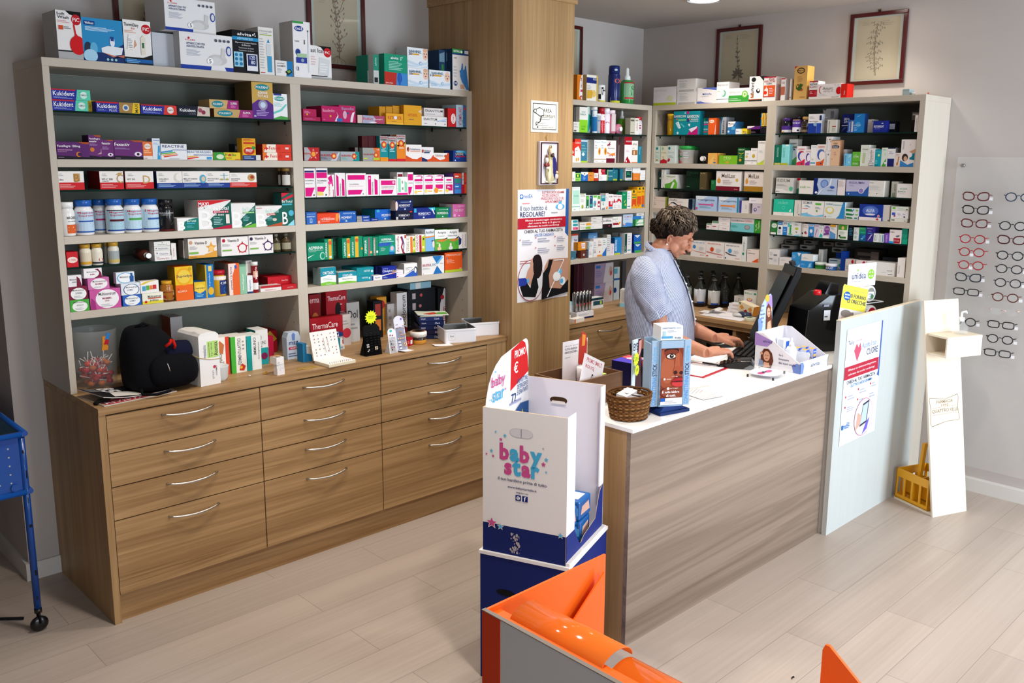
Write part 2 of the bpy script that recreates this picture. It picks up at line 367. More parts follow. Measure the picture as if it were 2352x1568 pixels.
# ================================================================ stock on the shelves
ZT={'1':(90,0,3.92),'2':(90,290,3.92),'3':(90,530,3.675),'4':(580,0,3.92),'5':(680,290,5.6),'6':(680,440,5.6),'7':(1290,140,6.03),'8':(1290,370,6.27),'9':(1480,140,6.27),'10':(1490,370,5.807),'11':(1750,140,5.227),'12':(1750,390,5.808),'13':(130,680,3.92),'14':(640,630,4.3556)}
BAY={'A':('y',.297,'leftmost bay'),'B':('y',.297,'bay left of the pillar'),'C':('y',.297,'bay right of the pillar'),'D':('x',3.743,'bay behind the pharmacist'),'E':('x',3.743,'rightmost bay')}
LEV={'top':(2.224,'atop the'),'1':(2.028,'top glass shelf,'),'2':(1.842,'second shelf of the'),'3':(1.722,'third shelf of the'),'4':(1.540,'fourth shelf of the'),'5':(1.416,'fifth shelf of the'),'6':(1.236,'lowest shelf of the')}
G3={'A':(1.722,1.416),'B':(1.668,1.363),'C':(1.727,1.419),'D':(1.676,1.421),'E':(1.674,1.421)}
CYLK={ # kind: (name, profile(r,h,part), material) part 0 body 1 cap 2 dark content
'j':('supplement_jar','jar',[(.92,0,0),(1,.02,0),(1,.72,0),(.93,.79,0),(.72,.84,0),(.80,.84,1),(.80,.99,1),(.74,1,1)],'gloss'),
'k':('supplement_bottle','bottle',[(.9,0,0),(.98,.03,0),(1,.64,0),(.97,.72,0),(.80,.80,0),(.72,.82,0),(.88,.82,1),(.90,.985,1),(.84,1,1)],'gloss'),
'u':('tablet_tube','tube',[(1,0,0),(1,.88,0),(1.08,.88,1),(1.08,1,1)],'gloss'),
'v':('spray_can','spray can',[(.95,0,0),(1,.02,0),(1,.74,0),(.9,.78,0),(.92,.78,1),(.92,.98,1),(.8,1,1)],'gloss'),
'y':('spray_bottle','spray bottle',[(.92,0,0),(1,.03,0),(1,.55,0),(.85,.62,0),(.5,.66,0),(.52,.66,1),(.48,.76,1),(.3,.79,1),(.26,.96,1),(.1,1,1)],'gloss'),
'g':('glass_bottle','glass bottle',[(.92,0,0),(1,.03,0),(1,.58,0),(.8,.68,0),(.42,.78,0),(.38,.86,0),(.46,.86,1),(.46,.99,1),(.4,1,1)],'gloss'),
'n':('round_tin','tin',[(.97,0,0),(1,.05,0),(1,.6,0),(1.05,.6,1),(1.05,.97,1),(.98,1,1)],'gloss'),
'm':('medicine_tub','tub',[(.84,0,0),(.95,.78,0),(1.02,.78,1),(1.04,.98,1),(.98,1,1)],'gloss'),
}
NUM=['leftmost','second','third','fourth','fifth','sixth','seventh','eighth','ninth','tenth','eleventh','twelfth','13th','14th','15th','16th','17th','18th','19th','20th','21st','22nd','23rd','24th','25th','26th']
USED=set(); LASTTOP=[0]
def make_product(kind,w,h,d,col,side,prims,cap,name=None):
 mb=MB()
 if kind=='b':
  mb.box(0,0,0,w,d,h,col,'card',sides=side or col)
  # closing flap line and tucked lid
  deco(mb,prims,w,h)
  return name or 'medicine_box',mb,'medicine box'
 if kind=='L':  # bottle lying down, cap towards the viewer
  r=h/2; P=[(.9,0),(1,.03),(1,.6),(.8,.7),(.45,.78),(.45,1)]
  n=18
  b=len(mb.v)
  for q,t in P:
   for i in range(n): a=2*PI*i/n; mb.v.append((w/2+r*q*math.cos(a),d*(1-t)*1.0,r+r*q*math.sin(a)))
  for j in range(len(P)-1):
   for i in range(n): i2=(i+1)%n; mb.face((b+j*n+i,b+(j+1)*n+i,b+(j+1)*n+i2,b+j*n+i2),cap if j==len(P)-2 else col,'gloss',True)
  mb.face(tuple(b+(len(P)-1)*n+i for i in range(n)),cap,'gloss'); mb.face(tuple(b+i for i in range(n)),col,'gloss')
  return name or 'bottle','L',mb,'bottle'
 nm,cat,prof,m=CYLK[kind]; r=w/2
 mb.lathe([(a*r,t*h,(col if pp==0 else cap),m) for a,t,pp in prof],22,col,m,cx=w/2,cy=r)
 def mf(x,z,k): 
  th=(x/w-.5)*PI*.92; rr=r*1.004+k*.0002; return (w/2+rr*math.sin(th),r-rr*math.cos(th),z)
 deco(mb,prims,w,h,mapf=mf)
 return name or nm,mb,cat
KN={'A1':'denture_care_box','A2':'allergy_medicine_box','A3':'vitamin_box','A4':'supplement_box','A5':'vitamin_box','A6':'vitamin_box','B':'painkiller_box','D':'digestive_remedy_box','E1':'sleep_aid_box','E2':'ear_spray_box','E3':'eye_drops_box','E4':'eye_drops_box','E5':'eye_drops_box','E6':'dressing_box'}
BX={'A':[(.023,1.033)],'B':[(1.09,2.101)],'C':[(2.64,3.69)],'D':[(-.256,.591)],'E':[(.654,1.513)]}
SEEN=[]
def plan(bay,lev,zt,line,st):
 f=line.replace('~','carton').replace('^','white and ').split(';')
 if f[2][:1]=='=': f[2]=SEEN[int(f[2][1:])]
 SEEN.append(f[2])
 a=f[0].split(); ox,oy,s=ZT[zt]
 it=dict(col=f[1].strip(),prims=[p.strip() for p in f[2].split('|') if p.strip()],desc=f[3].strip(),name=f[4].strip() if len(f)>4 else None,cat=f[5].strip() if len(f)>5 else None,
  X0=ox+float(a[0])/s,X1=ox+float(a[1])/s,YT=oy+float(a[2])/s,kind='b',ins=0,dep=None,side=None,cap='fff',bay=bay,lev=lev,rot=0,key=float(a[0]))
 zb=LEV[lev][0]
 if lev in '35': zb=G3[bay][0 if lev=='3' else 1]
 ax,pv,_=BAY[bay]; zb+=.0006
 for o in a[3:]:
  if o=='o': zb=st['top']
  elif o[0]=='i': it['ins']=float(o[1:])/100
  elif o[0]=='d': it['dep']=float(o[1:])/100 if len(o)>1 else None
  elif o[0]=='s': it['side']=o[1:] or None
  elif o[0]=='k': it['kind']=o[1:]
  elif o[0]=='c': it['cap']=o[1:]
  elif o[0]=='b': it['bb']=(ox+float(o[1:].split(',')[0])/s,oy+float(o[1:].split(',')[1])/s)
 if 'bb' in it:
  z2=on(*it['bb'],ax,pv+it['ins']).z
  zb=max(zb,z2) if not(lev in '6' and bay=='C') else zb
 it['zb']=zb; compute(it); st['top']=it['zb']+it['h']+.0008; st['n'].append(it)
def compute(it):
 ax,pv,_=BAY[it['bay']]; pv+=it['ins']; it['pv']=pv
 g=on((it['X0']+it['X1'])/2,it['YT'],ax,pv); lev=it['lev']; G=G3[it['bay']]; zm={'top':9,'1':2.190,'2':2.0195,'3':1.8095,'4':G[0]-.009,'5':1.5075,'6':G[1]-.009}[lev]; it['h']=h=max(min(g.z,zm)-it['zb'],.008)
 g.z=it['zb']+h/2; ym=proj(g)[1]; A=on(it['X0'],ym,ax,pv); B=on(it['X1'],ym,ax,pv)
 it['u0'],it['u1']=(A.x,B.x) if ax=='y' else (-A.y,-B.y)
 it['u0']+=.0003; it['u1']-=.0003
 if it['lev']!='top':
  lo,hi=BX[it['bay']][0]; w0=it['u1']-it['u0']
  it['u0']=max(it['u0'],lo); it['u1']=min(it['u1'],hi)
 w=it['u1']-it['u0']
 it['d']=w if it['kind'] not in 'bL' else (it['dep'] or min(.24,max(.05,w*.8 if w>.05 else w*1.6)))
 it['d']=min(it['d'],(.33 if ax=='y' else .305)-it['ins'])
def resolve(L):
 for k in range(3):
  for i in range(len(L)):
   for j in range(len(L)):
    a,b=L[i],L[j]
    if i==j or a['zb']+a['h']<b['zb']+.0003 or b['zb']+b['h']<a['zb']+.0003: continue
    ov=min(a['u1'],b['u1'])-max(a['u0'],b['u0'])
    if ov<=.0002: continue
    if a['pv']+a['d']<=b['pv'] or b['pv']+b['d']<=a['pv']: continue
    if abs(a['ins']-b['ins'])<.004:
     if a['u0']>b['u0']: a,b=b,a
     if ov<.35*min(a['u1']-a['u0'],b['u1']-b['u0']):
      m=(max(a['u0'],b['u0'])+min(a['u1'],b['u1']))/2; a['u1']=m-.0003; b['u0']=m+.0003
      for q in (a,b):
       if q['kind'] not in 'bL': q['d']=q['u1']-q['u0']
      continue
     b['ins']+=.01
    f,bk=(a,b) if a['ins']<b['ins'] else (b,a)
    gap=bk['ins']-f['ins']
    if f['kind'] in 'bL' and gap>=.03: f['d']=min(f['d'],gap-.0006)
    else:
     if f['kind'] in 'bL': f['d']=min(f['d'],.045)
     bk['ins']=f['ins']+f['d']+.0008; zb=bk['zb']; compute(bk)
def make_item(it):
 ax=BAY[it['bay']][0]; w=it['u1']-it['u0']
 r=make_product(it['kind'],w,it['h'],it['d'],it['col'],it['side'],it['prims'],it['cap'],it['name'])
 nm,mb,ct=(r[0],r[2],r[3]) if len(r)==4 else r
 if it['kind']=='b' and not it['name']:
  nm=KN.get(it['bay']+it['lev']) or (KN.get(it['bay']) if it['lev']!='top' else None) or 'medicine_box'; ct=nm.replace('_',' ')
 o=mb.build(nm); o.location=(it['u0'],it['pv'],it['zb']) if ax=='y' else (it['pv'],-it['u0'],it['zb'])
 o.rotation_euler=(0,0,0 if ax=='y' else -PI/2)
 return (o,it['desc'],it['key'],it['cat'] or ct)
SHELFNAME={}
def finish(bay,lev,st):
 resolve(st['n']); st['n']=[make_item(i) for i in st['n'] if i['u1']-i['u0']>.004]
 ph=('atop the '+BAY[bay][2]) if lev=='top' else {'1':'first','2':'second','3':'third','4':'fourth','5':'fifth','6':'sixth'}[lev]+' shelf of '+BAY[bay][2]
 ds=[d for _,d,_,_ in st['n']]
 for i,(o,d,x,ct) in enumerate(st['n']):
  if ds.count(d)>1:
   same=sorted(q[2] for q in st['n'] if q[1]==d); k=same.index(x)
   d=('left' if k==0 else 'right' if k==len(same)-1 else 'middle')+' '+d if len(same)<=3 else (NUM[k]+' '+d)
  lab=d+', '+ph
  if lab in USED: lab=d+' second, '+ph
  USED.add(lab); tag(o,lab,ct,'stock '+('on top of the ' if lev=='top' else 'on the '+{'1':'first','2':'second','3':'third','4':'fourth','5':'fifth','6':'sixth'}[lev]+' shelf of the ')+BAY[bay][2])
def stock(txt):
 st=None; SEEN.clear()
 for ln in txt.split('\n'):
  ln=ln.strip()
  if not ln or ln[0]=='#': continue
  if ln[0]=='@':
   t=ln[1:].split()
   if st: finish(bay,lev,st)
   bay,lev,zt=t; st={'top':0,'n':[]}
  elif ln[0]=='%': zt=ln[1:].strip()
  else: plan(bay,lev,zt,ln,st)
 finish(bay,lev,st)
stock('''
@ A top 1
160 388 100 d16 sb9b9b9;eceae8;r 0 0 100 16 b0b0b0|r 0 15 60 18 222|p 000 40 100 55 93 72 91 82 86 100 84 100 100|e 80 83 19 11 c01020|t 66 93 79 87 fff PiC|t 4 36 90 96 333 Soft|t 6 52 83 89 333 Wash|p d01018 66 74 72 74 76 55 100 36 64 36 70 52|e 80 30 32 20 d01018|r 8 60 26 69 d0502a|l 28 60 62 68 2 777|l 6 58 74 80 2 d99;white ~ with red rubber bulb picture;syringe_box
388 756 172 d12 s123a7a;2a8cc4;p 10306a 0 0 100 0 100 45 62 22 0 20|r 5 83 32 93 0a3c86|t 8 29 85 91 fff Wellness|l 8 88 70 80 4 d8f0ff|e 12 28 9 16 243048|e 26 30 9 14 5fb0d8|e 17 12 17 15 a8d4ec|p e8eef2 44 32 60 38 98 36 94 20 70 15 45 22|p c07058 46 22 70 17 100 12 100 20 72 12|e 72 48 6 12 e6eef6|r 68 50 76 60 1a3c8c|c 58 6 3 9cc|c 68 6 3 9cc|c 78 6 3 9cc;bright blue ~ with white nebuliser and child picture;nebuliser_box
762 1010 186 d14 s222;efedea;r 0 0 100 15 1560a8|r 0 0 100 4 123|p 111 0 16 66 16 100 24 100 12 0 12|e 83 82 17 11 c01020|t 71 94 78 86 fff PiC|t 4 56 83 93 333 ThermoDiary|t 30 44 79 83 c44 Ear|l 5 50 70 77 2 d9a08a|p d2a080 4 34 28 32 46 44 40 56 20 36|p f2f2f0 10 33 32 33 40 66 17 66|l 15 32 36 58 6 999|p e4dfcf 60 22 76 22 78 60 70 68 60 60|r 64 38 72 50 3a6a4a|l 5 60 2 13 3 7ab8e0;white ~ with ear thermometer picture;thermometer_box
1020 1240 300 d10 b1100,600 i6;c8ccd4;;clear plastic bag holding blue inhaler parts;inhaler_bag;bag
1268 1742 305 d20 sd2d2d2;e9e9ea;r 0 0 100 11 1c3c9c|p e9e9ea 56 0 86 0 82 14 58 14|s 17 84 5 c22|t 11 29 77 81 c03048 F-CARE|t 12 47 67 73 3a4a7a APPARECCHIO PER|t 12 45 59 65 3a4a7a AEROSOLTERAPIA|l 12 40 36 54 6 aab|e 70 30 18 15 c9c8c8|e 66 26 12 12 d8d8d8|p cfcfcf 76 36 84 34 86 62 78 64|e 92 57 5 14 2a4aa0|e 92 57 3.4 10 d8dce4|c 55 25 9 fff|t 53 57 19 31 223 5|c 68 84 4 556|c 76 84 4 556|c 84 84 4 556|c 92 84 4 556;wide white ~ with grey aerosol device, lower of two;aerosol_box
1130 1585 -5 d20 sd2d2d2 o;e9e9ea;r 0 0 54 9 1c3c9c|r 56 0 100 4 d0d0d0|s 13 88 5 c22|t 7 25 80 84 c03048 F-CARE|t 8 42 70 76 3a4a7a APPARECCHIO PER|t 8 41 62 68 3a4a7a AEROSOLTERAPIA|l 8 36 36 56 6 aab|e 68 24 18 15 c9c8c8|e 64 20 12 12 d8d8d8|p cfcfcf 76 30 84 28 86 56 78 58|e 94 52 5 14 2a4aa0|e 94 52 3.4 10 d8dce4|c 49 20 9 fff|t 47 51 14 26 223 5|c 68 84 4 556|c 76 84 4 556|c 84 84 4 556|c 92 84 4 556;wide white ~ with grey aerosol device, upper of two;aerosol_box
1742 1980 278 d24 s111;0c0c12;t 20 74 88 95 fff alvita|c 80 92 2 fff|c 86 95 1.5 fff|c 88 90 1.5 fff|r 0 77 100 85 1f8fc4|t 18 78 78.5 83.5 bfe8ff ADVANCED|t 10 92 69 73 ddd Sfigmomanometro Digitale|t 34 68 64 68 ddd da Braccio|t 22 80 57.5 61 ccc Tensiometro de brazo|t 22 80 51 54.5 ccc Tensiometro de Braço|r 3 14 38 49 9ad2e8|c 12 42 4 27a|c 29 42 4 27a|c 12 32 4 27a|c 29 32 4 27a|c 12 21 4 27a|c 29 21 4 27a|r 50 6 92 46 e6eaf0|r 54 18 88 44 22306a|t 62 82 33 42 e8f0ff 120|t 66 82 22 31 e8f0ff 80;black ~ with blood pressure monitor picture;blood_pressure_box
1975 2112 248 d12 sc4c2be;e8e6e2;t 8 92 90 95 888 rinowash|l 8 90 86 89 1 aaa|r 10 83 88 85 9ab84a|l 6 40 12 78 12 bbb|p 2a8cc0 55 68 66 76 75 68|r 50 42 80 66 cfd8dc|r 54 6 84 40 3f9ac8|r 6 3 36 5 b33;narrow white ~ with nasal wash bottle picture;nasal_wash_box
@ A 1 1
110 440 900 ;26309a;p 5fd0ae 62 0 100 0 100 100 66 100|r 0 88 62 100 c8202c|t 4 58 36 80 fff Kukident|l 4 58 10 28 2 9ad|c 82 50 34 d8f4ea|t 72 93 42 58 355 COMPLETE;navy ~ with mint right end, lower left
108 460 805 o;26309a;=8;navy ~ with mint right end, stacked upper
440 512 905 ;f0c828;T 45 82 8 92 222 MAXI|T 12 35 30 80 575 FORMATO;yellow end of an upturned denture paste ~
512 905 920 ;26309a;r 0 86 50 100 c8202c|p a88346 52 0 84 0 84 100 52 100|p f0c828 81 0 100 0 100 100 85 100|T 88 96 8 92 222 MAXI|t 3 47 40 78 fff Kukident|t 29 46 10 30 dde PLUS|c 67 50 32 e8dcc8|c 67 50 18 3a6aa8|l 3 24 12 30 2 89c;navy and ochre ~ with yellow end
915 1238 945 ;26309a;r 0 88 64 100 c8202c|p dc3a30 62 0 100 0 100 100 66 100|t 6 58 36 76 fff Kukident|l 6 58 10 28 2 9ad|c 82 50 36 f0e4e0|t 72 93 42 58 833 COMPLETE;navy ~ with bright red right end
1242 1540 955 ;101228;t 8 56 40 72 fff Kukident|t 36 56 12 28 778 ULTIMATE|p d8c8b8 60 0 100 0 100 92 64 100|c 70 60 22 a05060|c 82 70 22 e0d0c8|c 80 40 22 903048;black ~ with silver and maroon shields
1575 1922 985 s8a5a30;c8a468;p a02878 62 0 100 0 100 100 68 100|e 28 48 20 36 1f8a94|t 13 43 38 60 fff POLIDENT|t 74 94 52 76 fff SUPER|l 72 92 14 44 3 e8c;gold and magenta denture ~, lower of two
1528 1795 900 o;d0ac70;p a02878 58 0 100 0 100 100 64 100|e 28 50 20 38 1f8a94|t 12 44 38 62 fff POLIDENT|t 72 94 52 78 fff SUPER|l 72 92 14 44 3 e8c;gold and magenta denture ~, upper of two
1916 2106 735 d16 s6a5838;c9a452;p 5a2a86 0 0 100 0 100 40 72 52 28 52 0 40|e 50 86 34 9 1f8a94|t 20 80 83 89 fff POLIDENT|t 28 74 68 75 fff AZIONE|t 26 76 59 66 fff TOTALE|c 50 38 14 9a90b0|c 50 38 8 c8d8f0|l 18 84 8 24 4 c8b0e8|t 6 16 5 10 fff 66;tall gold and purple ~ with silver disc
2108 2235 845 ;f2f4f4;r 4 93 60 100 2a3a8a|e 44 81 38 9 1f9a94|t 10 80 77 85 fff POLIDENT|p 6fd0c4 0 20 60 34 96 58 90 62 50 40 0 28|p 4aa048 0 0 100 0 100 10 50 14 0 4|l 6 70 50 66 3 9cc;white ~ with teal swoosh and green foot
@ A 2 2
158 452 140 d10 s4a1850;5a2468;p 1c1020 0 0 100 0 100 12 0 20|p b05020 64 100 100 100 100 88 80 90|t 2 72 66 82 fff Fexallegra 120mg|l 2 72 48 58 1 c9b|l 2 46 40 46 1 b8a|c 66 28 15 d07830|c 69 28 11 3a1848|l 2 30 8 14 1 b9a;wide purple tablet ~ at far left
448 560 80 s3a1442;6a2c70;p 1c1020 0 0 100 0 100 10 0 16|p b05020 40 100 100 100 100 92 60 94|t 4 92 80 89 fff Fexallegra|t 4 62 71 78 fff nasale|l 4 80 56 66 3 a8b|p c9a 96 48 98 22 60 20 92 30|c 24 40 9 d07830;tall purple nasal spray ~
560 672 122;6a2c70;p 1c1020 0 0 100 0 100 12 0 16|p b05020 40 100 100 100 100 93 60 95|t 6 74 76 88 fff Fexactiv|l 6 70 50 66 3 a8b|e 70 24 22 9 e8e0f0|c 70 24 5 503;small purple ~ with white eye
675 935 125;6a2c70;p 1c1020 0 0 100 0 100 14 0 20|p b05020 56 100 100 100 100 90 70 92|t 2 54 70 86 fff Fexactiv|l 2 60 52 62 2 a8b|e 82 28 13 12 e8e0f0|c 82 28 7 402|l 2 30 5 9 1 b9a;wide purple ~ with large white eye
933 1022 138;e4773c;r 0 0 100 20 e9e4e0|e 50 74 34 16 f4e4d8|t 24 76 70 79 765 ALFA|l 8 92 34 54 2 fc9|l 8 60 4 12 1 c66;orange ~ with oval cream badge
1018 1090 108 s99b;dfe8ee;p 2f9ad0 56 2 74 66 96 66 96 2|r 78 20 88 34 dfe8ee|t 14 92 86 94 46c imidazyl|l 14 90 70 80 2 9bd;narrow white ~ with blue letter A
1096 1330 158;eceef0;t 6 90 76 92 1c2a6a REACTINE|r 44 60 100 64 2a4a8a|p d83a2c 10 22 66 34 62 28 10 14|p f0a030 6 30 60 42 60 36 6 24|p 5ab04a 0 40 54 50 54 44 0 32|p 2a8ac8 0 50 44 60 44 52 0 42|l 30 90 4 10 1 999;white ~ with rainbow colour streaks
1334 1562 215;eceef0;t 0 92 70 92 2a5a9a REACTIFARGAN|r 24 48 100 54 2a4a8a|p e03a2c 0 20 46 34 42 22 0 4|p f0b030 0 36 40 44 40 36 0 26|r 76 6 96 34 4aa0d8;low white ~ with red and yellow streaks
1570 1812 235;e8cc2c;p 3a9a3a 0 0 46 0 38 100 0 100|e 24 44 14 30 dcecc8|t 44 84 52 86 3a7a3a Foille|c 60 66 15 c33|l 44 80 20 36 1 a33|r 80 6 98 14 c33;yellow and green ointment ~
1828 1950 108 b1900,303;e8a820;r 0 0 100 22 243a78|r 10 74 92 82 c8301c|p f6c820 10 56 50 66 90 56 82 36 18 36|e 50 42 40 18 c8301c|t 26 76 36 50 fff PREP|e 84 56 14 8 3a9a4a|l 10 90 88 96 2 c33|l 10 90 5 18 2 9bd;orange ~ with red sunburst
1952 1995 258;e0dcd8;;tiny plain white ~
1760 1826 160 i5;1a1c22;l 10 80 60 90 4 889;dark narrow ~ behind the sunburst ~
2012 2282 236 s8a2010;dc3a24;p e87a30 0 0 30 0 40 100 0 100|p f6ead8 4 0 50 0 50 100 16 100|t 26 66 34 74 c22 Fenistil|r 6 40 20 54 d22|r 11 26 15 70 d22|r 78 40 90 64 f0d8d8;red gel ~ with white cross, lower
2010 2280 163 o s8a2010;dc3a24;p e87a30 0 0 26 0 34 100 0 100|p f6ead8 4 0 46 0 46 100 16 100|t 22 62 34 74 c22 Fenistil|r 6 40 20 54 d22|r 11 26 15 70 d22|r 78 40 90 64 f0d8d8;red gel ~ with white cross, upper
@ A 3 2
175 405 405 s7a1820;efebe6;r 0 0 100 40 cc2026|r 58 46 84 88 c49a5e|t 60 82 42 84 a8783c B|t 2 18 50 60 555 Ultra|l 2 70 8 32 3 eaa|l 2 20 74 90 2 bbb;^red vitamin ~ with gold letter B
545 760 405 s8a1820 d14;efebe6;r 0 0 100 38 cc2026|t 70 98 34 84 b8905c C|p c8a068 66 80 80 92 98 94 90 80|t 8 54 50 62 444 VIT-C 500|t 8 38 42 47 555 COMPLEX|l 5 80 8 30 3 eaa|l 12 32 72 90 2 bbb;^red vitamin ~ with gold letter C
775 1030 405 s8a1820 d14;efebe6;r 0 0 100 38 cc2026|t 62 88 30 76 c49a5e D|t 72 80 42 60 eee 3|t 6 34 50 60 444 VIT D3|l 5 80 8 30 3 eaa|l 10 30 72 90 2 bbb;^red vitamin ~ with gold letter D
1058 1288 405 s1a2a66 d14;efebe6;r 0 0 100 32 1e3c8c|t 8 46 50 60 444 VALERO|t 8 36 40 46 666 COMPLEX|e 84 62 17 28 d8d4c4|e 88 66 13 23 efebe6|l 5 80 8 28 3 9bd|l 8 30 72 90 2 bbb;^blue ~ with crescent moon
1290 1508 405;efebe6;r 0 0 100 32 1e3c8c|t 5 62 50 60 444 MELATONINA|t 5 36 40 46 666 COMPLEX|e 84 54 14 26 58a8c8|e 86 54 8 15 d8c8a8|l 5 80 8 28 3 9bd|l 6 30 72 90 2 bbb;^blue ~ with pale blue disc
1508 1716 405;efebe6;r 0 0 100 30 1e3c8c|t 4 52 50 60 444 RHODIOLA|t 4 30 40 46 666 BALANCE|r 74 44 77 88 58a8b8|r 60 74 92 76 58a8b8|e 64 50 8 6 b8a878|e 88 50 8 6 b8a878|l 5 80 8 28 3 9bd|l 6 30 72 90 2 bbb;^blue ~ with balance scales
1716 1958 418 s7a1820;efebe6;r 0 0 100 34 d03028|e 80 66 14 24 c49a5e|e 83 70 7 12 a83a20|t 4 38 54 62 444 ARGININA|t 4 30 42 50 444 COLINA|l 5 80 8 30 3 eaa|l 6 30 74 92 2 bbb;^red ~ with head silhouette
2160 2205 375 kk c8a6a30 i3;2a1c14;r 5 8 95 62 b8b4ac;brown vitamin bottle half hidden at back
2200 2275 375 kk c8a6a30;2a1c14;r 5 8 95 62 d4d0c8|l 14 86 14 54 6 888;brown vitamin bottle with white label
@ A 4 2
205 345 683 kk cf4f4f2;efeeec;r 36 8 100 34 d8602a|t 38 96 50 58 444 MAGNESIO|t 42 92 42 46 666 essenziale|l 42 80 14 30 2 fc9;white bottle with orange label panel
340 515 665 kk c1f5fb4;f3f3f2;r 8 8 94 68 bcd4e8|t 18 88 60 67 c03040 Magnesio|t 22 86 52 59 c03040 Supremo|r 20 38 80 42 2a5aa8|l 22 84 24 36 3 88a|r 8 8 94 12 2a5aa8;blue-capped white bottle with blue stripe label
500 632 658 kk c1f5fb4 i2;f3f3f2;r 8 8 94 68 bcd4e8|t 18 88 60 67 c03040 Magnesio|t 22 86 52 59 c03040 Supremo|r 20 38 84 43 b02060|l 22 84 24 36 3 88a|r 8 8 94 12 2a5aa8;blue-capped white bottle with magenta stripe label
625 790 655 kk c1f5fb4;f3f3f2;r 8 8 94 68 a8ccdc|r 8 66 94 69 3a2030|t 20 82 58 65 c03040 Magnesio|t 22 80 50 57 c03040 Supremo|r 20 36 82 42 5a1c24|l 22 84 20 32 3 88a|r 8 8 94 12 2a4a98;blue-capped white bottle with maroon stripe label
785 948 653 kk c1f5fb4;f3f3f2;r 8 10 94 68 bcd8e8|t 20 86 60 67 c03040 Magnesio|t 24 82 52 59 c03040 Supremo|r 26 38 84 44 4aa04a|l 22 84 20 34 3 88a|r 8 8 94 12 2a4a98;blue-capped white bottle with green stripe label
945 1103 650 kk c1f5fb4;f3f3f2;r 8 10 94 68 bcd8e8|p b02838 20 68 36 68 20 60|t 30 94 60 67 c03040 Magnesio|t 32 90 52 59 c03040 Supremo|r 30 38 84 43 2a5aa8|l 22 84 20 34 3 88a|r 8 8 94 12 2a4a98;blue-capped white bottle with red corner label
1100 1240 660 kk c161618;141416;t 6 76 56 60 ddd MAGNESIO|t 10 60 50 54 aaa COMPLETO|l 12 84 20 36 4 777|r 4 2 96 6 6a1818;black supplement bottle
1240 1436 825 d8;f0efec;p 0f7a6a 26 0 100 0 100 100 60 90 34 70|t 6 36 6 70 fff B|t 46 88 66 84 d8f4ee BeTotal|r 44 50 84 60 4ac|l 44 80 20 40 2 6bc;small ^teal ~ with big B
1432 1730 665 d14 sd8d4d0;e9e8e6;p 0d5c50 40 40 100 96 100 0 44 0 30 28|p b8103a 34 0 100 0 100 14|p cc1a28 0 100 100 100 0 76|t 2 32 80 94 fff MAXI|t 2 38 70 80 fff FORMATO|t 0 40 2 66 f4f4f2 B|t 43 92 66 78 fff BeTotal|r 44 55 92 63 c01848|t 46 90 56.5 61.5 fff ADVANCE B12|t 44 76 46 52 fff 50+ ANNI|l 44 74 14 42 5 9cc|r 82 18 93 50 e8e0d8;large white teal and magenta ~ with big B
1732 1950 692 d12;e9e8e6;p 0d5c50 42 40 100 92 100 0 44 0 30 28|p 6ab43a 34 0 100 0 100 16|t 0 42 2 66 f4f4f2 B|t 46 94 68 82 bfe8d8 BeTotal|r 46 58 94 65 5ab43a|t 48 92 59 64 fff MIND PLUS|l 46 76 26 50 4 7bb|p e0ecd8 54 10 80 22 80 16 54 6;^dark green ~, lime corner
1950 2188 716 d12;e9e8e6;p 0d5c50 42 40 100 92 100 0 44 0 30 28|p b8502a 34 0 100 0 100 18|t 0 38 2 64 f4f4f2 B|t 3 24 86 93 c44 NOVITA|t 38 86 66 82 bfe8d8 BeTotal|r 42 54 74 63 c0482a|t 44 72 55 61 fff B-FASE|l 42 70 28 48 3 7bb|e 70 32 8 7 d8c8b8;^dark green ~, rust corner
2185 2295 598 d8 s2a5a54;0d5c50;p d01838 0 86 70 100 0 100|p d01838 0 80 100 96 100 88 0 74|t 2 90 70 78 d8f4ee BeTotal|r 2 62 86 67 4ab|t 0 46 4 42 f4f4f2 B|c 76 38 9 4ab0c8|p 8cd4e4 40 0 100 18 100 0;tall dark green ~ with red top corner
@ A 5 3
232 330 178 s8a1420;c8202a;e 50 48 44 20 f0dcd0|t 18 82 42 54 c22 C TARD;red ~ with cream oval
355 455 115 kk cc89a30;e4dcc8;r 5 8 95 62 d8cdb4|l 14 80 18 56 7 a98|r 5 8 95 20 d8a030;gold-capped bottle with cream label, facing front
455 550 110 kk cc89a30;e8e2d0;r 5 8 95 62 e4dccc|c 66 26 9 b83040|r 4 8 96 16 334;gold-capped bottle with navy foot
595 690 95 kk cc89a30;d8d4c8;r 5 8 95 60 a0a8a8|l 14 80 20 56 7 667|r 5 8 95 22 c8b068;gold-capped bottle with grey label
550 600 98 kk c9a7a30 i4;8a8a80;;gold-capped bottle half hidden behind
340 362 110 kk c9a7a30 i4;a8a090;;gold-capped bottle sliver behind the red ~
875 975 160 kL cf2f4f4 d12;5a2a20;;bottle lying on its side with white cap facing out
975 1118 210;e9e6e4;t 10 86 30 60 a45 Vitamina B12|l 10 40 66 90 1 888;flat white tablet ~, bottom of stack
972 1108 165 o;e4e2e0;t 30 86 20 50 558 Vitamina|c 16 50 12 223;flat white tablet ~, second of stack
970 1108 128 o;dcdcd8;t 26 86 24 54 447 Retinolo|c 12 50 12 223;flat white tablet ~, third of stack
968 1106 90 o;e0e0dc;t 22 80 20 46 486 Vitamina E|c 50 74 10 223;flat white tablet ~, top of stack
1116 1158 105 sa8a49c;e9e6e2;T 30 56 20 70 a45 Vitamina;narrow white ~ standing on end
1215 1260 82 sa09080 i2;ece8e4;;plain white ~ end
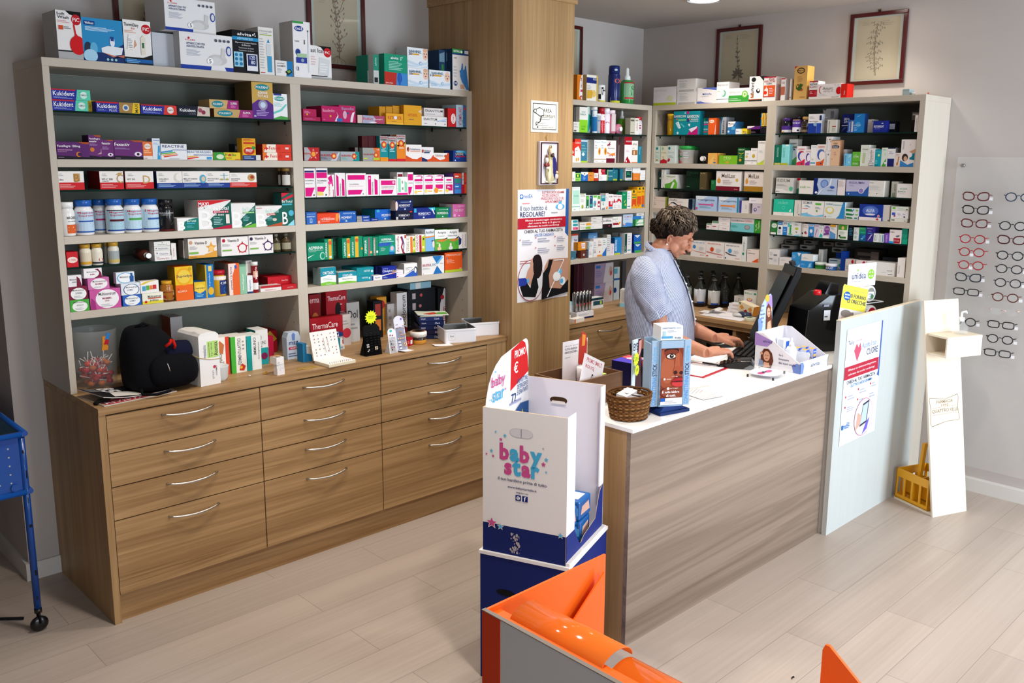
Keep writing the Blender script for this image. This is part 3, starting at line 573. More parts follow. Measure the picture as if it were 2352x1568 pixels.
1258 1500 62 d12;e9e4de;r 0 0 100 14 d89a38|p dca040 40 0 100 0 100 34 58 18|s 80 50 30 e0a040|c 80 44 14 f0c070|c 9 80 9 c49a78|t 22 66 70 84 555 Vitamina D|l 4 34 44 62 3 aaa|r 2 22 34 32 7ab04a|l 4 40 4 10 1 864;white vitamin ~ with orange flower
1535 1765 50 d12;ece8e6;s 78 40 36 b0182c|c 78 38 26 c01c30|c 78 38 20 ece8e6|c 10 82 9 b01c30|t 24 66 74 88 555 Vitamina D|l 4 36 50 66 3 aaa|r 4 26 38 34 7ab04a;white vitamin ~ with crimson ring
1770 1975 35 d12;ece8e6;s 78 42 36 38204c|c 78 40 26 48285c|c 78 40 20 ece8e6|c 10 82 9 38204c|t 24 70 76 90 555 Vitamina D|l 4 36 52 68 3 aaa|r 4 26 38 34 7ab04a;white vitamin ~ with dark violet ring
1985 2048 28 kg c8a8478;3a3420;r 4 14 96 50 8a8464|l 14 84 18 46 5 664;small brown glass bottle with grey cap, left
2062 2140 24 kg c6a6458;4a3a24;r 4 14 96 50 a09a84|l 14 84 18 46 5 775;small brown glass bottle with grey cap, right
@ A 6 3
262 425 580 ;4aa840;e 50 42 40 44 f2f2f0|t 18 80 72 84 333 Multicentrum|t 32 68 46 60 3a8a4a ADULTI|l 24 76 12 34 2 bbb;green ~ with round white label
248 410 470 o;7a1c3c;e 52 44 42 46 f2f2f0|t 20 82 66 78 333 Multicentrum|t 36 70 42 56 405070 DONNA|l 26 76 12 32 2 bbb;dark red ~ with round white label
243 360 375 o d3;ece8ea;p 7a1c3c 60 0 100 0 84 70 64 90|t 12 72 56 70 555 Multicentrum|t 28 60 34 46 345 DONNA;white arched header card with woman silhouette;display_card;display card
428 690 490 d12;c9589c;e 56 50 38 48 f4f0f2|p a03078 0 0 18 0 16 40 4 60|t 28 84 68 84 333 Multicentrum|t 40 70 48 58 a35 MAMMA|t 48 62 36 44 a35 DHA|l 34 76 10 26 2 bbb;large pink ~ with round white label
410 592 395 o;d070ac;e 52 48 40 46 f4f0f2|t 22 86 62 76 333 Multicentrum|t 34 70 40 54 a35 MAMMA|l 28 76 14 28 1 bbb;medium pink ~ with round white label
375 530 312 o d3;eeeaec;p 7a2040 60 0 100 0 96 50 80 92 62 90|e 40 46 44 46 f4f2f2|t 16 72 56 70 555 Multicentrum|t 34 60 30 44 a35 MAMMA;white header card with expectant mother silhouette;display_card;display card
705 862 540 ;2a62b8;e 52 48 42 46 f2f4f6|t 18 84 62 76 333 Multicentrum|t 36 68 38 52 347 UOMO|l 26 76 12 26 1 bbb;blue ~ with round white label
690 852 440 o;dfe6ee;e 54 44 42 48 2a4a78|e 54 44 38 44 f2f4f6|t 26 86 58 72 333 Multicentrum|t 30 62 36 48 347 UOMO;pale blue ~ with ringed white label
648 805 348 o d3;dfeaf2;e 50 48 46 48 7ab0d8|e 50 48 40 42 f2f4f6|p 2a5a9c 74 10 94 10 96 60 90 66 90 88 78 88 78 66 72 60|t 20 66 50 66 555 Multicentrum;pale blue header card with man silhouette;display_card;display card
870 1055 522 ;ecead8;r 0 0 100 26 d8cc3a|t 26 90 54 80 333 Multicentrum|r 26 46 90 54 c43|t 34 76 18 40 445 Jelliies|c 16 20 12 c22;^yellow ~ with red berries
855 1010 420 o d3;f0ece8;p e0c030 0 76 30 96 90 100 50 90 10 70|r 8 20 28 58 4aa0c8|r 30 24 46 62 5aac4a|r 48 28 64 62 e08030|r 66 30 86 64 c8303a;white header card with four coloured bars;display_card;display card
1038 1155 425 kj ce0a428;a86820;e 50 34 44 26 f0e8e0|t 18 82 44 51 822 Multicentrum|c 22 24 6 922|c 78 24 6 922|r 4 3 96 8 421;amber jar with yellow lid
1148 1300 300 d8 sa88018;e8641c;p e8c020 0 46 100 46 100 100 0 100|e 50 70 46 26 e8a820|e 50 70 36 20 e8c84a|t 8 94 66 76 201a50 Supradyn|r 10 28 20 36 d84a1a|t 10 62 24 30 fce0c0 RICARICA|c 85 92 5 c8a018;tall orange and yellow vitamin ~
1310 1410 430 d7;1f66ae;r 0 46 100 100 e0b820|e 50 60 44 26 e8c84a|t 8 92 56 68 201a50 Supradyn|l 14 84 10 34 3 8cd;small blue and yellow vitamin ~
1400 1475 285 sb89a20 d9;1c74b8;r 40 80 80 96 e8c868|T 40 60 34 74 cfe4f4 Supradyn|e 60 20 34 12 e0b030|r 0 0 16 100 c8a828;tall narrow blue and yellow ~
1482 1600 335 kk cc01c30;d8a828;r 40 8 96 62 203a78|t 44 96 46 56 fff ORS|e 76 24 18 13 3a8cd0|r 0 2 10 62 d8402a|r 4 64 96 78 f0e8e0;yellow vitamin bottle with red cap
1600 1695 275 d14 s8a8078;e2622c;r 0 0 34 100 f0d8d0|p f0d8d0 34 60 70 100 34 100|T 14 34 18 90 2a3a78 priovit 12 forte|r 56 84 76 94 3a5ab0;^orange ~ with vertical lettering
1692 1750 285 d14;8cc0a0;T 34 64 14 68 e8f4ec Neoflagasin|r 0 94 100 100 6a9c80;slim pale green ~
1755 1805 378 d8;e8eaea;r 0 0 100 10 24406a|T 36 66 16 76 3a7a9a VegCombi;small white ~ with vertical lettering
1748 1800 250 i3 d8;d8d0cc;r 20 0 80 60 7a1c28;white ~ with dark red panel behind
1806 1858 262 ku cf0eeec;b8202c;r 10 10 90 32 f0ece8|r 20 50 80 70 e8b8a0|T 40 64 44 84 fff MgK Vis;red effervescent tablet tube with white cap
1868 2045 460 d10;e8e2e0;r 0 60 100 100 b8242c|l 20 80 12 40 2 c66;^red flat ~
2050 2192 452 d12 s7a1018;c01824;r 30 20 86 44 b82a32|t 36 76 38 54 f0d0d0 NewTab;flat red ~, lower right
1928 2190 382 o d12 s7a1018;c01824;t 58 84 34 54 f0d0d0 NewTab|l 10 30 20 60 3 822;flat red ~, upper right
''')
stock('''
@ B top 4
208 362 548 d6;e9e8e6;p 1c7ab8 66 100 100 100 100 0 60 0 66 40|t 8 52 78 88 666 unidea|t 8 58 60 70 333 PULSOSSIMETRO|l 8 40 20 52 4 aaa|p 1a2618 54 30 84 50 96 30 70 6|p 7aa850 64 34 82 44 88 32 74 20;small ^blue pulse oximeter ~;oximeter_box
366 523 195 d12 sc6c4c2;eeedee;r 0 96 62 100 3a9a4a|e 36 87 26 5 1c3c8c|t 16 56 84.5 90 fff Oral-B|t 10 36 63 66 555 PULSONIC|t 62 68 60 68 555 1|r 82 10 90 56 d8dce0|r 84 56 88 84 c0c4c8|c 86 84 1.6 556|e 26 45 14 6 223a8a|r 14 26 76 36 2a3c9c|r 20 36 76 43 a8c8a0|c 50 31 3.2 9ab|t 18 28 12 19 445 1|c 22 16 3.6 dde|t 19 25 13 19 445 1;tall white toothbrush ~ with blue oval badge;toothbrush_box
520 710 415 d12 s222 i1;eceae9;r 0 0 100 7 b0b0b0|r 0 8 80 11 222|p 000 30 100 52 96 74 78 84 84 100 84 100 100|e 82 82 18 14 c01020|t 70 93 78 86 fff PiC|t 2 60 79 92 555 ast Ice|p d4d8da 36 14 84 10 92 60 42 66|l 44 86 20 50 4 eee|l 4 30 40 70 4 dbb;white ice-pack ~ with black corner;ice_pack_box
1035 1085 495 d10 i1.5 s1f8a70;1f8a70;r 0 0 100 46 c4c8c4|r 15 5 85 22 222|T 30 60 62 90 bfe4d8 alvita;teal gauze ~, first of row;gauze_box
1088 1135 492 d10 i1 sc0c8c4;1f8a70;=3;teal gauze ~, second of row;gauze_box
1140 1185 490 d10 i.5 sc0c8c4;1f8a70;=3;teal gauze ~, third of row;gauze_box
1187 1392 490 d10 s1f8a70;17916f;p b82c20 0 0 50 0 54 40 0 42|p 3c86c8 50 0 100 0 100 40 54 40|e 66 24 10 17 1a4aa0|p 2a5ab0 58 38 74 38 70 2 62 2|t 28 62 84 92 fff alvita|c 72 90 2 fff|c 78 92 2 fff|c 72 84 2 fff|l 18 84 48 78 6 9fd8c8|t 4 34 4 8 fff 5cm x 7cm;large teal ~ with red and blue joint picture;gauze_box
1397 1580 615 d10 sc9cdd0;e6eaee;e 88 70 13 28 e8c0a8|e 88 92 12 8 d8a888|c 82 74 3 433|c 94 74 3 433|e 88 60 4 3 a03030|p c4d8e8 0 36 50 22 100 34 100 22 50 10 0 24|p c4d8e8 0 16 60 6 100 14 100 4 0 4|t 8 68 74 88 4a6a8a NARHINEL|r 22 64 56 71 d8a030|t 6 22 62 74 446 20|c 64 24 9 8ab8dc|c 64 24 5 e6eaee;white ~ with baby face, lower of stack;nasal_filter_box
1393 1578 432 o d10 sc9cdd0;e6eaee;=7;white ~ with baby face, upper of stack;nasal_filter_box
1592 1780 635 d6;e6eaee;e 86 68 13 28 e8c0a8|c 80 72 3 433|c 92 72 3 433|e 86 58 4 3 a03030|p c4d8e8 0 44 50 26 100 34 100 20 50 10 0 26|t 10 68 76 90 4a6a8a NARHINEL|r 20 66 58 74 d8a030|t 4 20 64 76 446 10|c 62 28 9 8ab8dc|c 62 28 5 e6eaee|l 6 40 10 30 3 9bc;white nasal aspirator ~ with baby face;nasal_filter_box
1800 1945 445 d14 s1f3a5a;e0d8d2;r 0 86 100 100 223a78|r 0 90 64 100 2a8a3a|t 8 50 92 97 fff NITRILE|c 56 94 3 dfd|r 74 90 98 98 ddd|p 3a78b8 42 48 52 50 58 66 64 66 66 50 74 52 78 62 84 60 100 2 86 2 60 20|p 3a78b8 34 50 42 40 60 30 60 18|c 18 16 6 22407a|t 11 25 13 19 fff M|r 48 4 72 14 c89a80|t 10 26 76 80 888 100|l 8 30 30 60 4 bbb;tall glove ~ with blue gloved hands;glove_box
1740 1795 442 d14 i1;1f3a5a;p 6a8aa0 10 70 90 70 90 95 10 90|r 40 0 76 64 2a7a3a;dark blue glove ~ seen end on, right;glove_box
1678 1735 450 d14 i1.5;1f3a5a;=11;dark blue glove ~ seen end on, left;glove_box
@ B 1 4
455 612 1052 ;a81848;l 8 80 30 70 2 c6a;flat magenta ~, bottom
455 575 982 o d12;b01a50;l 8 60 40 80 2 d8a|c 30 30 14 d8a030;flat magenta ~, stacked on top
622 782 955 d14 s901040;b8185c;t 6 74 62 82 e8a8c4 BuscofenAct|c 50 36 7 e0a030|p e8e0ec 74 4 84 4 96 40 84 66 92 44 80 20|c 94 14 12 3a6ab0|l 8 24 10 16 1 e8c;crimson ~ with white curved figure
778 928 950 d14;b8205c;t 16 90 74 90 9a98c0 Buscofen|p e8e0ec 66 2 80 2 90 50 96 66 80 58 70 30|e 34 44 12 24 d8a8c0|c 52 54 7 3a4a90|c 8 12 12 3a6ab0;crimson ~ with capsule picture
945 1190 1040;b04868;r 0 0 16 100 d8c0b4|p a8a8c0 18 0 60 0 66 50 58 100 18 100|t 20 56 40 74 c23 Fluifort|t 60 92 44 66 f4d8dc Pastiglie|e 56 14 14 8 e8e0e4;low mauve and pink ~
1142 1198 958 i3 d10;c88c20;;golden ~ row end, first
1202 1258 958 i3 d10;c88c20;;golden ~ row end, second
1262 1325 952 i3 d10;c88c20;;golden ~ row end, third
1362 1555 950 d14 sc88c20;e0a020;t 24 76 44 58 c02818 KETODOL|l 28 70 24 34 1 864|p e8c8a0 80 70 100 84 100 60;tall golden ~ with red lettering
1202 1358 1022 d8 b1200,1124;e8a424;t 10 92 46 76 b82418 KETODOL|e 54 62 10 16 e8e4e8|l 30 74 24 34 1 864|r 0 0 100 16 f0b840;small golden ~ with red lettering
1545 1752 975 d12 i3;e8e0dc;t 6 80 78 92 2a2a34 ENANTYUM|l 6 70 62 72 1 aaa;upper white ~ with black lettering
1490 1750 1050 d6 b1500,1130;ece6e2;t 8 60 58 84 2a2a34 ENANTYUM|r 60 50 98 58 7a9ac8|p b8cce0 66 60 100 86 100 70 70 48|s 54 24 10 335|s 92 24 10 335|l 10 26 20 34 1 777;front white ~ with black lettering
1758 1835 975 s7a0c10;c8181c;e 66 44 28 28 f0e4dc|T 56 76 22 66 b22 OKi|;red ~ with white vertical oval
1832 1928 945 d12;b0c8d8;r 68 0 100 100 3a6a9c|c 86 84 6 b33|T 24 56 8 90 b84050 VITAMIN ART|l 60 66 10 80 2 58a;pale blue ~ with vertical red lettering
@ B 2 5
105 300 272 d12 s8a1018;a8a8ac;p b81c20 22 0 46 40 60 50 46 60 22 100 100 100 100 0|s 60 50 44 e8a0a0|c 60 50 26 c83018|c 60 50 18 e8a040|t 0 38 46 60 c33 NUROFEN;silver and red painkiller ~ with orange target
315 565 320;8c9098;p c0c4cc 50 0 100 100 100 80 80 0|s 68 50 44 b8bcc4|c 68 50 32 c83018|c 68 50 22 e88030|c 68 50 12 f4d080|t 2 54 46 68 c02838 NUROFEN|l 2 40 16 40 2 556;silver ~ with orange target, grey rays
570 815 325 s0f7a7a;a4acb0;p 0f8a88 66 0 100 0 100 100 80 100|s 72 50 44 a8c8c8|c 72 50 30 c83018|c 72 50 20 e88030|c 72 50 11 f4d080|t 4 56 46 66 c02838 NUROFEN|l 4 40 16 40 2 5a9;silver and teal ~ with orange target
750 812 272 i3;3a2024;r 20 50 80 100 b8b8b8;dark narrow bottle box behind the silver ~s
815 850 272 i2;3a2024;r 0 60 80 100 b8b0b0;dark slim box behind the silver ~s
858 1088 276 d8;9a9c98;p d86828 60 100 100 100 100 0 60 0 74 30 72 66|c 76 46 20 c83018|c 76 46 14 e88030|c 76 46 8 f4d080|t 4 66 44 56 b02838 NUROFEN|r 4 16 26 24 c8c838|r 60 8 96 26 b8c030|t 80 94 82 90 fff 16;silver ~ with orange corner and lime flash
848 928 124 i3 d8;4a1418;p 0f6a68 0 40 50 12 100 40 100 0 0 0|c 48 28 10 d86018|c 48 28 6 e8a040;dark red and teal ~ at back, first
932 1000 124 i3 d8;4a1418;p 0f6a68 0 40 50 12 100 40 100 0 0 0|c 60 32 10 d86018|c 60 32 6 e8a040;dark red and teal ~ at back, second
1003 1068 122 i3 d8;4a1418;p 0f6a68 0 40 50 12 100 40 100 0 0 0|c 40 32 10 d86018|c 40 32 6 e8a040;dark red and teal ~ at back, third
1072 1182 125 d10;138c94;p b4b0b0 0 100 0 72 24 66 30 50 70 50 76 66 100 72 100 100|c 50 66 13 c83018|c 50 66 9 e88030|c 50 66 5 f4d880|r 0 0 100 16 e89020|t 4 92 90 98 b84050 NUROFEN|t 8 92 82 88 222 FEBBRE|l 14 84 38 48 2 cee;silver and turquoise ~ with amber foot
1187 1290 132 d10;0f7c84;p c4c0c2 0 100 0 72 24 66 30 50 70 50 76 66 100 72 100 100|c 50 66 13 c83018|c 50 66 9 e88030|c 50 66 5 f4d880|r 0 0 100 10 d01c28|t 4 92 88 96 b84050 NUROFEN|t 8 92 80 86 222 FEBBRE|l 14 84 38 50 2 cee;silver and turquoise ~ with red foot
1294 1408 110 d10;e88420;p c8c4c4 0 100 0 76 24 70 30 54 70 54 76 70 100 76 100 100|p f0b848 0 74 24 68 30 54 50 50 70 54 76 68 100 74 100 60 0 60|c 50 68 13 c83018|c 50 68 9 e88030|c 50 68 5 f4d880|r 0 0 100 10 d01c28|t 4 92 90 98 b84050 NUROFEN|t 8 92 83 88 222 FEBBRE|t 24 80 48 54 fff Bambini;tallest silver and orange ~ with red foot
1216 1285 106 i3 d8;7a5a5c;;grey back ~ between the turquoise ones
1412 1615 236 d12;f0ece8;p d84c18 0 0 100 0 100 30 70 14 40 16 0 36|t 26 92 66 80 3a3a6a Voltadvance|r 28 57 92 63 e8a080|e 14 72 8 14 b85030|e 12 74 3 9 223;white ~ with orange wave, larger
1615 1770 268 d10;eeeaea;p 22285a 0 0 60 0 60 10 0 30|p d84c18 50 0 100 0 100 50 76 22 44 12|t 16 78 68 82 445 Voltadvance|r 18 58 66 66 223a78|e 8 72 8 12 b85030;white ~ with navy and orange corners
1770 1968 342 d8;eee8e4;p d84c18 0 0 100 0 100 100 90 100 70 30 40 16 0 60|t 8 62 66 82 556 Voltadvance|r 10 54 62 60 e8a080|e 76 64 8 16 b85030;low white ~ with orange corners
2022 2215 312 s d8;1c3c8c;p 2a9ad0 30 100 100 100 100 60 60 96|e 52 90 34 10 70c0e8|t 18 80 58 80 f0e0a0 LASONIL|r 14 42 90 50 b8283c|l 20 60 30 38 1 9bd|c 14 12 6 ddd;deep blue gel ~ with yellow lettering
@ B 3 5
110 250 540 d9 ;eeeaea;r 2 86 88 92 1c2c6a|r 2 66 90 85 d8007c|t 0 86 56 60 333 TACHIPIRINA|t 4 70 46 50 888 120mg 5ml|p d8007c 4 4 56 4 90 34 4 34|c 82 8 3 444;white syrup ~ with solid magenta blocks
258 408 536 d9;eeeaea;r 4 86 94 93 1c2c6a|r 4 66 94 85 d8007c|t 8 90 54 59 333 TACHIPIRINA|t 8 60 47 51 888 120mg 5ml|p d8007c 8 18 60 18 88 36 8 36|p e8d070 8 6 60 6 56 18 8 20|c 82 8 3 444;white syrup ~ with magenta block over yellow
410 492 622;eeeaea;p d8007c 0 86 60 100 80 70 30 66|p e8409c 0 70 80 66 70 60 10 56|p d8007c 40 96 56 96 84 50 70 46|T 10 30 6 60 c22 TACHIPIRINA|r 76 0 84 34 d8007c;white ~ with crossed magenta ribbons
502 632 600 d8;eeeaea;p d8007c 12 4 36 4 36 84 12 94|p d8007c 68 4 92 4 92 70 68 78|T 46 58 4 56 444 TACHIPIRINA|r 0 0 100 3 c4b8b8;white ~ with two upright magenta bars, left
645 900 604 d10;efebeb;r 8 72 94 92 d8007c|t 14 64 50 55 444 TACHIPIRINA|t 14 84 43 46 c55 500 mg granulato effervescente|p d8007c 8 8 70 8 82 28 8 28|c 84 10 2.5 444;wide white ~ with magenta bands, large
902 1068 618 d8;eeeaea;p d8007c 14 6 38 6 38 94 14 94|p d8007c 64 6 88 6 88 72 64 80|T 44 54 6 64 444 TACHIPIRINA FLASHTAB|c 26 82 5 e8b8d0;white ~ with two upright magenta bars, right
1074 1296 680 d10;efebeb;r 8 64 92 92 d8107c|t 10 84 49 56 444 TACHIPIRINA FLASHTAB|t 10 84 40 44 666 250 mg compresse|p d8007c 10 10 70 10 80 34 10 34|c 80 80 9 e8b8d0;low wide white ~ with magenta bands
1300 1436 650;f2f2f0;p 8ed8b0 10 16 34 16 34 90 10 96|p 8ed8b0 70 16 94 16 94 68 70 78|T 42 50 20 84 8a9|r 2 2 98 13 e01888|l 44 60 20 90 2 999;white ~ with mint bars and magenta foot
1436 1508 590;efebeb;r 6 64 94 92 d8107c|r 10 2 40 30 d8107c|t 10 84 50 55 555 TACHI|p d8007c 8 8 50 8 80 36 8 36;tall slim white ~ with magenta square
1300 1380 590 i3;ece8e8;r 10 78 90 92 7a1428;pale ~ with dark red band at back
1512 1640 625 d8;f2eeee;p c8509c 10 92 50 98 90 96 90 84 70 78 80 92|r 10 68 90 79 d8107c|t 12 88 58 62 555 TACHIFLUDEC|p d81074 14 28 86 28 90 50 14 50|e 22 14 14 9 f0d060|r 40 14 80 20 f0c040;^magenta sachet ~ with lemon
1645 1772 625 d8;f2eeee;p c8509c 10 92 50 98 90 96 90 84 70 78 80 92|r 10 68 90 79 d8107c|t 12 88 58 62 555 TACHIFLUDEC|p d81074 14 28 86 28 90 50 14 50|e 20 18 16 11 ecd888|r 40 14 80 20 e8b840;^magenta sachet ~ with pale fruit
1776 1904 622 d8;f2eeee;p c8509c 10 92 50 98 90 96 90 84 70 78 80 92|r 10 68 90 79 d8107c|t 12 88 58 62 555 TACHIFLUDEC|p d81074 14 28 86 28 90 50 14 50|e 20 20 20 14 e8962c|r 44 14 80 20 e8b840;^magenta sachet ~ with orange
1910 2022 652 d8;f2eeee;r 20 78 80 88 d8107c|t 10 88 64 70 555 TACHIFENE|p d81074 14 20 92 20 92 56 14 56|e 28 20 20 10 f0d060|l 30 70 34 48 2 fff;smaller ^magenta ~ at the end
2030 2130 605 d8;7048a0;r 0 76 100 100 dc4428|r 10 52 90 74 2a8a80|r 10 26 90 48 2878c0|r 10 2 90 22 3a8ad0|l 14 84 80 92 1 fff|l 14 84 30 42 1 bdf;stack-like ~ with red, teal and blue bands
2133 2215 597 d8;b8182c;r 0 44 44 100 c8c0c0|r 56 0 100 46 e05028|r 60 54 100 96 d84420|l 8 40 60 90 2 999;red ~ with grey and orange panels
@ B 4 6
133 266 264 d10;2a62b4;t 4 84 58 68 e8f0f8 MOMENTKIDS|l 30 70 10 50 4 b8d0f0|r 6 82 90 86 9bd;blue children's syrup ~ at far left
272 556 278 d12;e0421c;t 16 78 32 52 f8e8e0 MOMENXSIN|p f09040 84 90 98 98 100 60 90 10 82 30|r 2 4 12 30 f0a898|l 18 74 20 28 1 f8c8b8|l 26 78 56 62 1 fbb;wide vermilion painkiller ~
556 772 255 d12;1f5ab0;p e8f0f8 0 6 4 30 4 60 0 96|t 12 74 36 56 fff MOMENT|r 22 78 78 82 9bd|r 22 86 84 88 bcd8f0|c 88 80 6 c8e0f4|l 12 66 28 33 1 9bd|e 40 14 6 6 cde;blue painkiller ~ with white lettering
782 955 352;1c48a0;r 0 0 38 100 9a9690|t 50 92 30 70 e8f0f8 MOMENT;flat blue ~, lower
780 948 312 o;1c48a0;=63;flat blue ~, upper
960 1058 342 d6;16388c;t 22 86 38 66 e8f0f8 MOMENT;smallest flat navy ~
1015 1278 228 d12 s1a8090;1a62c4;r 8 74 22 100 3aa8c8|p 38b8d0 70 100 100 100 100 66 88 70|t 32 78 34 56 fff MOMENT|p dce8f4 80 90 88 96 98 40 92 10|l 32 72 26 32 1 9bd|e 48 10 4 7 cde;broad blue ~ with turquoise corner
1280 1505 245;0c0e2c;t 18 80 38 60 f0f0f4 MOMENT.ACT|r 2 4 14 34 bbb|e 88 86 7 8 d02838|l 24 76 28 34 1 88b|e 46 14 4 8 cde;near-black navy ~ under the raised one
1278 1500 108 o d10 sc8b0a4;10205c;e 6 46 8 44 e8d0c8|t 20 86 38 60 f0f0f4 MOMENTACT|r 30 78 84 82 8ac|c 86 84 7 dfe8f4|l 26 80 28 34 1 88b|e 54 14 4 8 cde;dark navy ~ on the black one
1508 1790 208 d12;14287c;r 4 60 14 96 3aa8c8|p 38b8d0 68 100 100 100 100 76 84 70|t 22 78 34 58 e8ecf8 MOMENTACT|p e8f0f8 82 94 88 90 98 40 94 36|l 22 74 26 32 1 88b|e 46 12 4 7 cde;broad navy ~ with turquoise corner
1795 1988 205 d10;0f7a4a;p 1f50a8 84 0 100 0 100 100 92 100|t 10 84 34 58 f0f4f0 MOMENDOL|r 20 78 72 82 9cb|c 78 82 6 dfe8e4|e 46 12 5 7 cde;green and blue painkiller ~
2015 2178 160 d12 sd8c8c8;d868a8;t 12 84 42 60 f0c8d8 MOMENT|r 40 84 92 88 eac|r 40 76 92 79 eac|r 6 4 22 24 eac|e 48 10 5 6 fce;pink painkiller ~ with grey side
@ B 5 6
148 368 662 d12;0f8a68;t 6 92 64 82 f0f8f4 ASPIRINA|r 6 56 90 60 8ab8a8|p d8f4e8 0 14 36 34 40 36 0 22|e 86 24 16 22 9fd8c0|e 88 24 11 17 0f8a68|l 10 70 50 54 1 bdc;wide green ~ with white head outline
368 478 612 d8;0f8a68;r 46 0 80 100 e0a828|T 8 28 12 84 f0f8f4 ASPIRINA|c 66 82 10 d86020|c 66 12 6 eee;green and yellow upright ~, first
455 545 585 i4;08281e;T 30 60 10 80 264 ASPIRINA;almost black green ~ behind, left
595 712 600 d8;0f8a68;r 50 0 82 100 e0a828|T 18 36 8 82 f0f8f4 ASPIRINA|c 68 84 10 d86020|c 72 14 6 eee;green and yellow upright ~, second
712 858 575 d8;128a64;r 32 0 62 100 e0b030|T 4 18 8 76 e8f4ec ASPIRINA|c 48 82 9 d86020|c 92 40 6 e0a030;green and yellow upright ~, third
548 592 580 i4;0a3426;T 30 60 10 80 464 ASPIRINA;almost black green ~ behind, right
866 985 580 d8;0f8a68;r 54 0 70 96 a05068|T 12 34 14 84 f0f8f4 ASPIRINA|c 80 20 7 e8a868;green upright ~ with mauve stripe, left
988 1060 580 d8;0f8060;r 14 0 44 94 a88878|T 12 34 14 84 d8e8e4 ASPIRINETTA|r 60 14 90 26 dfe8e4;green upright ~ with mauve stripe, right
1062 1275 565 d12;0f8a6c;t 16 78 74 86 f0f8f4 ASPIRINA|p 2a5ab0 0 46 62 46 74 58 74 64 0 62|r 6 66 92 70 9cb|e 80 24 16 24 4ab0d8|e 80 32 9 12 e8b8b8|l 10 44 20 40 4 9cb|p 1c6ab0 60 0 96 0 90 14 66 14;green ~ with blue head silhouette
1278 1418 552 d12;efe9e6;T 12 32 8 92 8a3038 Zerinolflu|p a02a38 44 88 60 92 76 60 60 34 80 6 90 0 66 0 48 34 62 60|p 3a3a8a 56 90 64 90 82 50 76 10 70 10 74 48|r 84 80 98 96 b83828;white ~ with red and violet wave
1420 1532 572 d9;efe9e4;T 6 30 8 92 8a7a20 VIVIN C|r 44 0 70 96 e07820|p b8c828 72 0 100 0 100 100 80 80|c 84 24 9 e8e0a0|r 78 72 92 84 333;white, orange and lime upright ~
1536 1660 552 d9;efe9e4;T 6 30 6 96 9a2028 VIVINDUO|r 40 0 62 96 b01c28|p b8c828 64 0 100 0 100 96 66 86|c 80 26 9 e8e0a0|c 84 74 6 343;white, red and lime upright ~
1662 1780 482 d10 sb8bcc0;7ab0dc;r 0 68 100 100 dce0e4|p e88830 0 60 100 64 100 70 0 66|t 6 90 80 92 333 Actifed|p 111 62 44 80 50 100 44 100 40 82 44|e 90 30 14 16 e8d8d0;pale blue and white cold remedy ~
1785 1945 490 d10;5aa838;r 0 56 100 100 f0eeec|p d8783c 8 48 90 56 100 50 60 40|t 22 90 78 92 222 Actigrip|t 26 80 66 72 555 Compresse|e 36 24 8 10 e8d8c8|e 34 8 16 10 e0c0a0|p 222 60 50 100 62 100 56|l 10 40 32 44 2 bd9;^green cold remedy ~, left
1945 2092 485 d10;5aa838;r 0 54 100 100 f0eeec|p d8783c 8 48 90 56 100 50 60 40|t 20 84 78 92 222 Actigrip|t 6 86 66 74 555 Giorno e Notte|e 28 24 8 10 e8d8c8|e 28 8 18 10 d8d8d0|p 222 60 50 100 66 100 58|c 82 30 6 3a4;^green cold remedy ~, right
2092 2198 522;efecea;p 1c2c6a 0 20 30 30 34 60 0 76|T 44 54 10 86 a33 Fluimucil|T 76 90 14 86 555 Fluimucil;white ~ with navy crescent and vertical print
@ B 6 6
315 515 975 d14 s9ab0b0;edf0ec;p 138ca0 0 48 0 100 100 100 100 52 50 58|p 7ac03c 0 0 100 0 100 12 50 20 0 14|t 14 86 62 78 fff OKITASK|l 16 80 28 44 2 bcc|t 32 70 4 9 fff 20 bustine;turquoise, ^green ~, tallest
285 316 985 i3 s9ab0b0;138ca0;p 7ac03c 0 0 100 0 100 16 0 16|r 0 16 100 50 dde;edge of a turquoise and green ~ behind
545 780 1030 d10 s9ab0a8;edf0ec;p 138ca0 0 52 0 100 100 100 100 58 60 62|p 7ac03c 0 0 100 0 100 10 50 20 0 12|t 22 78 62 80 fff OKITASK|t 20 78 32 44 777 40mg compresse;turquoise, ^green ~, lower one
785 970 1080;138ca0;t 34 76 48 76 d8f0f0 OKITASK|c 86 50 16 c8e4e8|r 0 0 100 6 0f6a78;flat turquoise ~, lower
780 998 975 o d14;138c98;t 42 80 44 68 d8f0f0 OKITASK|c 90 48 16 c8e4e8;flat turquoise ~, upper
975 1108 1078 d8;e8e6ec;r 0 0 14 100 1c2c8a|t 26 80 30 64 444 Algidol|;low white ~ with navy end
1105 1292 962 d14 s1a2060;1a2a94;t 4 70 52 74 e8ecf4 Cibalgina|t 70 98 52 72 e8c040 due|p e8e0d0 0 34 100 52 100 46 0 26|t 60 88 36 48 c33 FAST|l 6 40 8 20 2 9ad|r 4 82 40 86 9ad;royal blue ~ with pale slanted band
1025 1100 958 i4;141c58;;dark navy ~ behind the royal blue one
1292 1392 1062;ece4e8;p b01a6a 0 30 14 60 24 44 14 10|l 20 90 30 60 2 ccc;flat white ~ with magenta leaf, lower
1290 1378 1008 o;ece4e8;p b01a6a 0 40 14 60 24 44|l 20 90 30 60 2 ccc;flat white ~ with magenta leaf, upper
1390 1558 922 d12 sb0aca8;eceae8;p 2a5ab4 0 0 100 0 100 50 60 40 0 4|p 2a3a6a 0 16 70 56 92 66 70 50|e 88 50 12 24 1c2030|e 86 44 8 20 e8ecf0|r 10 66 60 70 999|l 10 44 50 64 2 bbb;white ~ with blue sweep and penguin shape
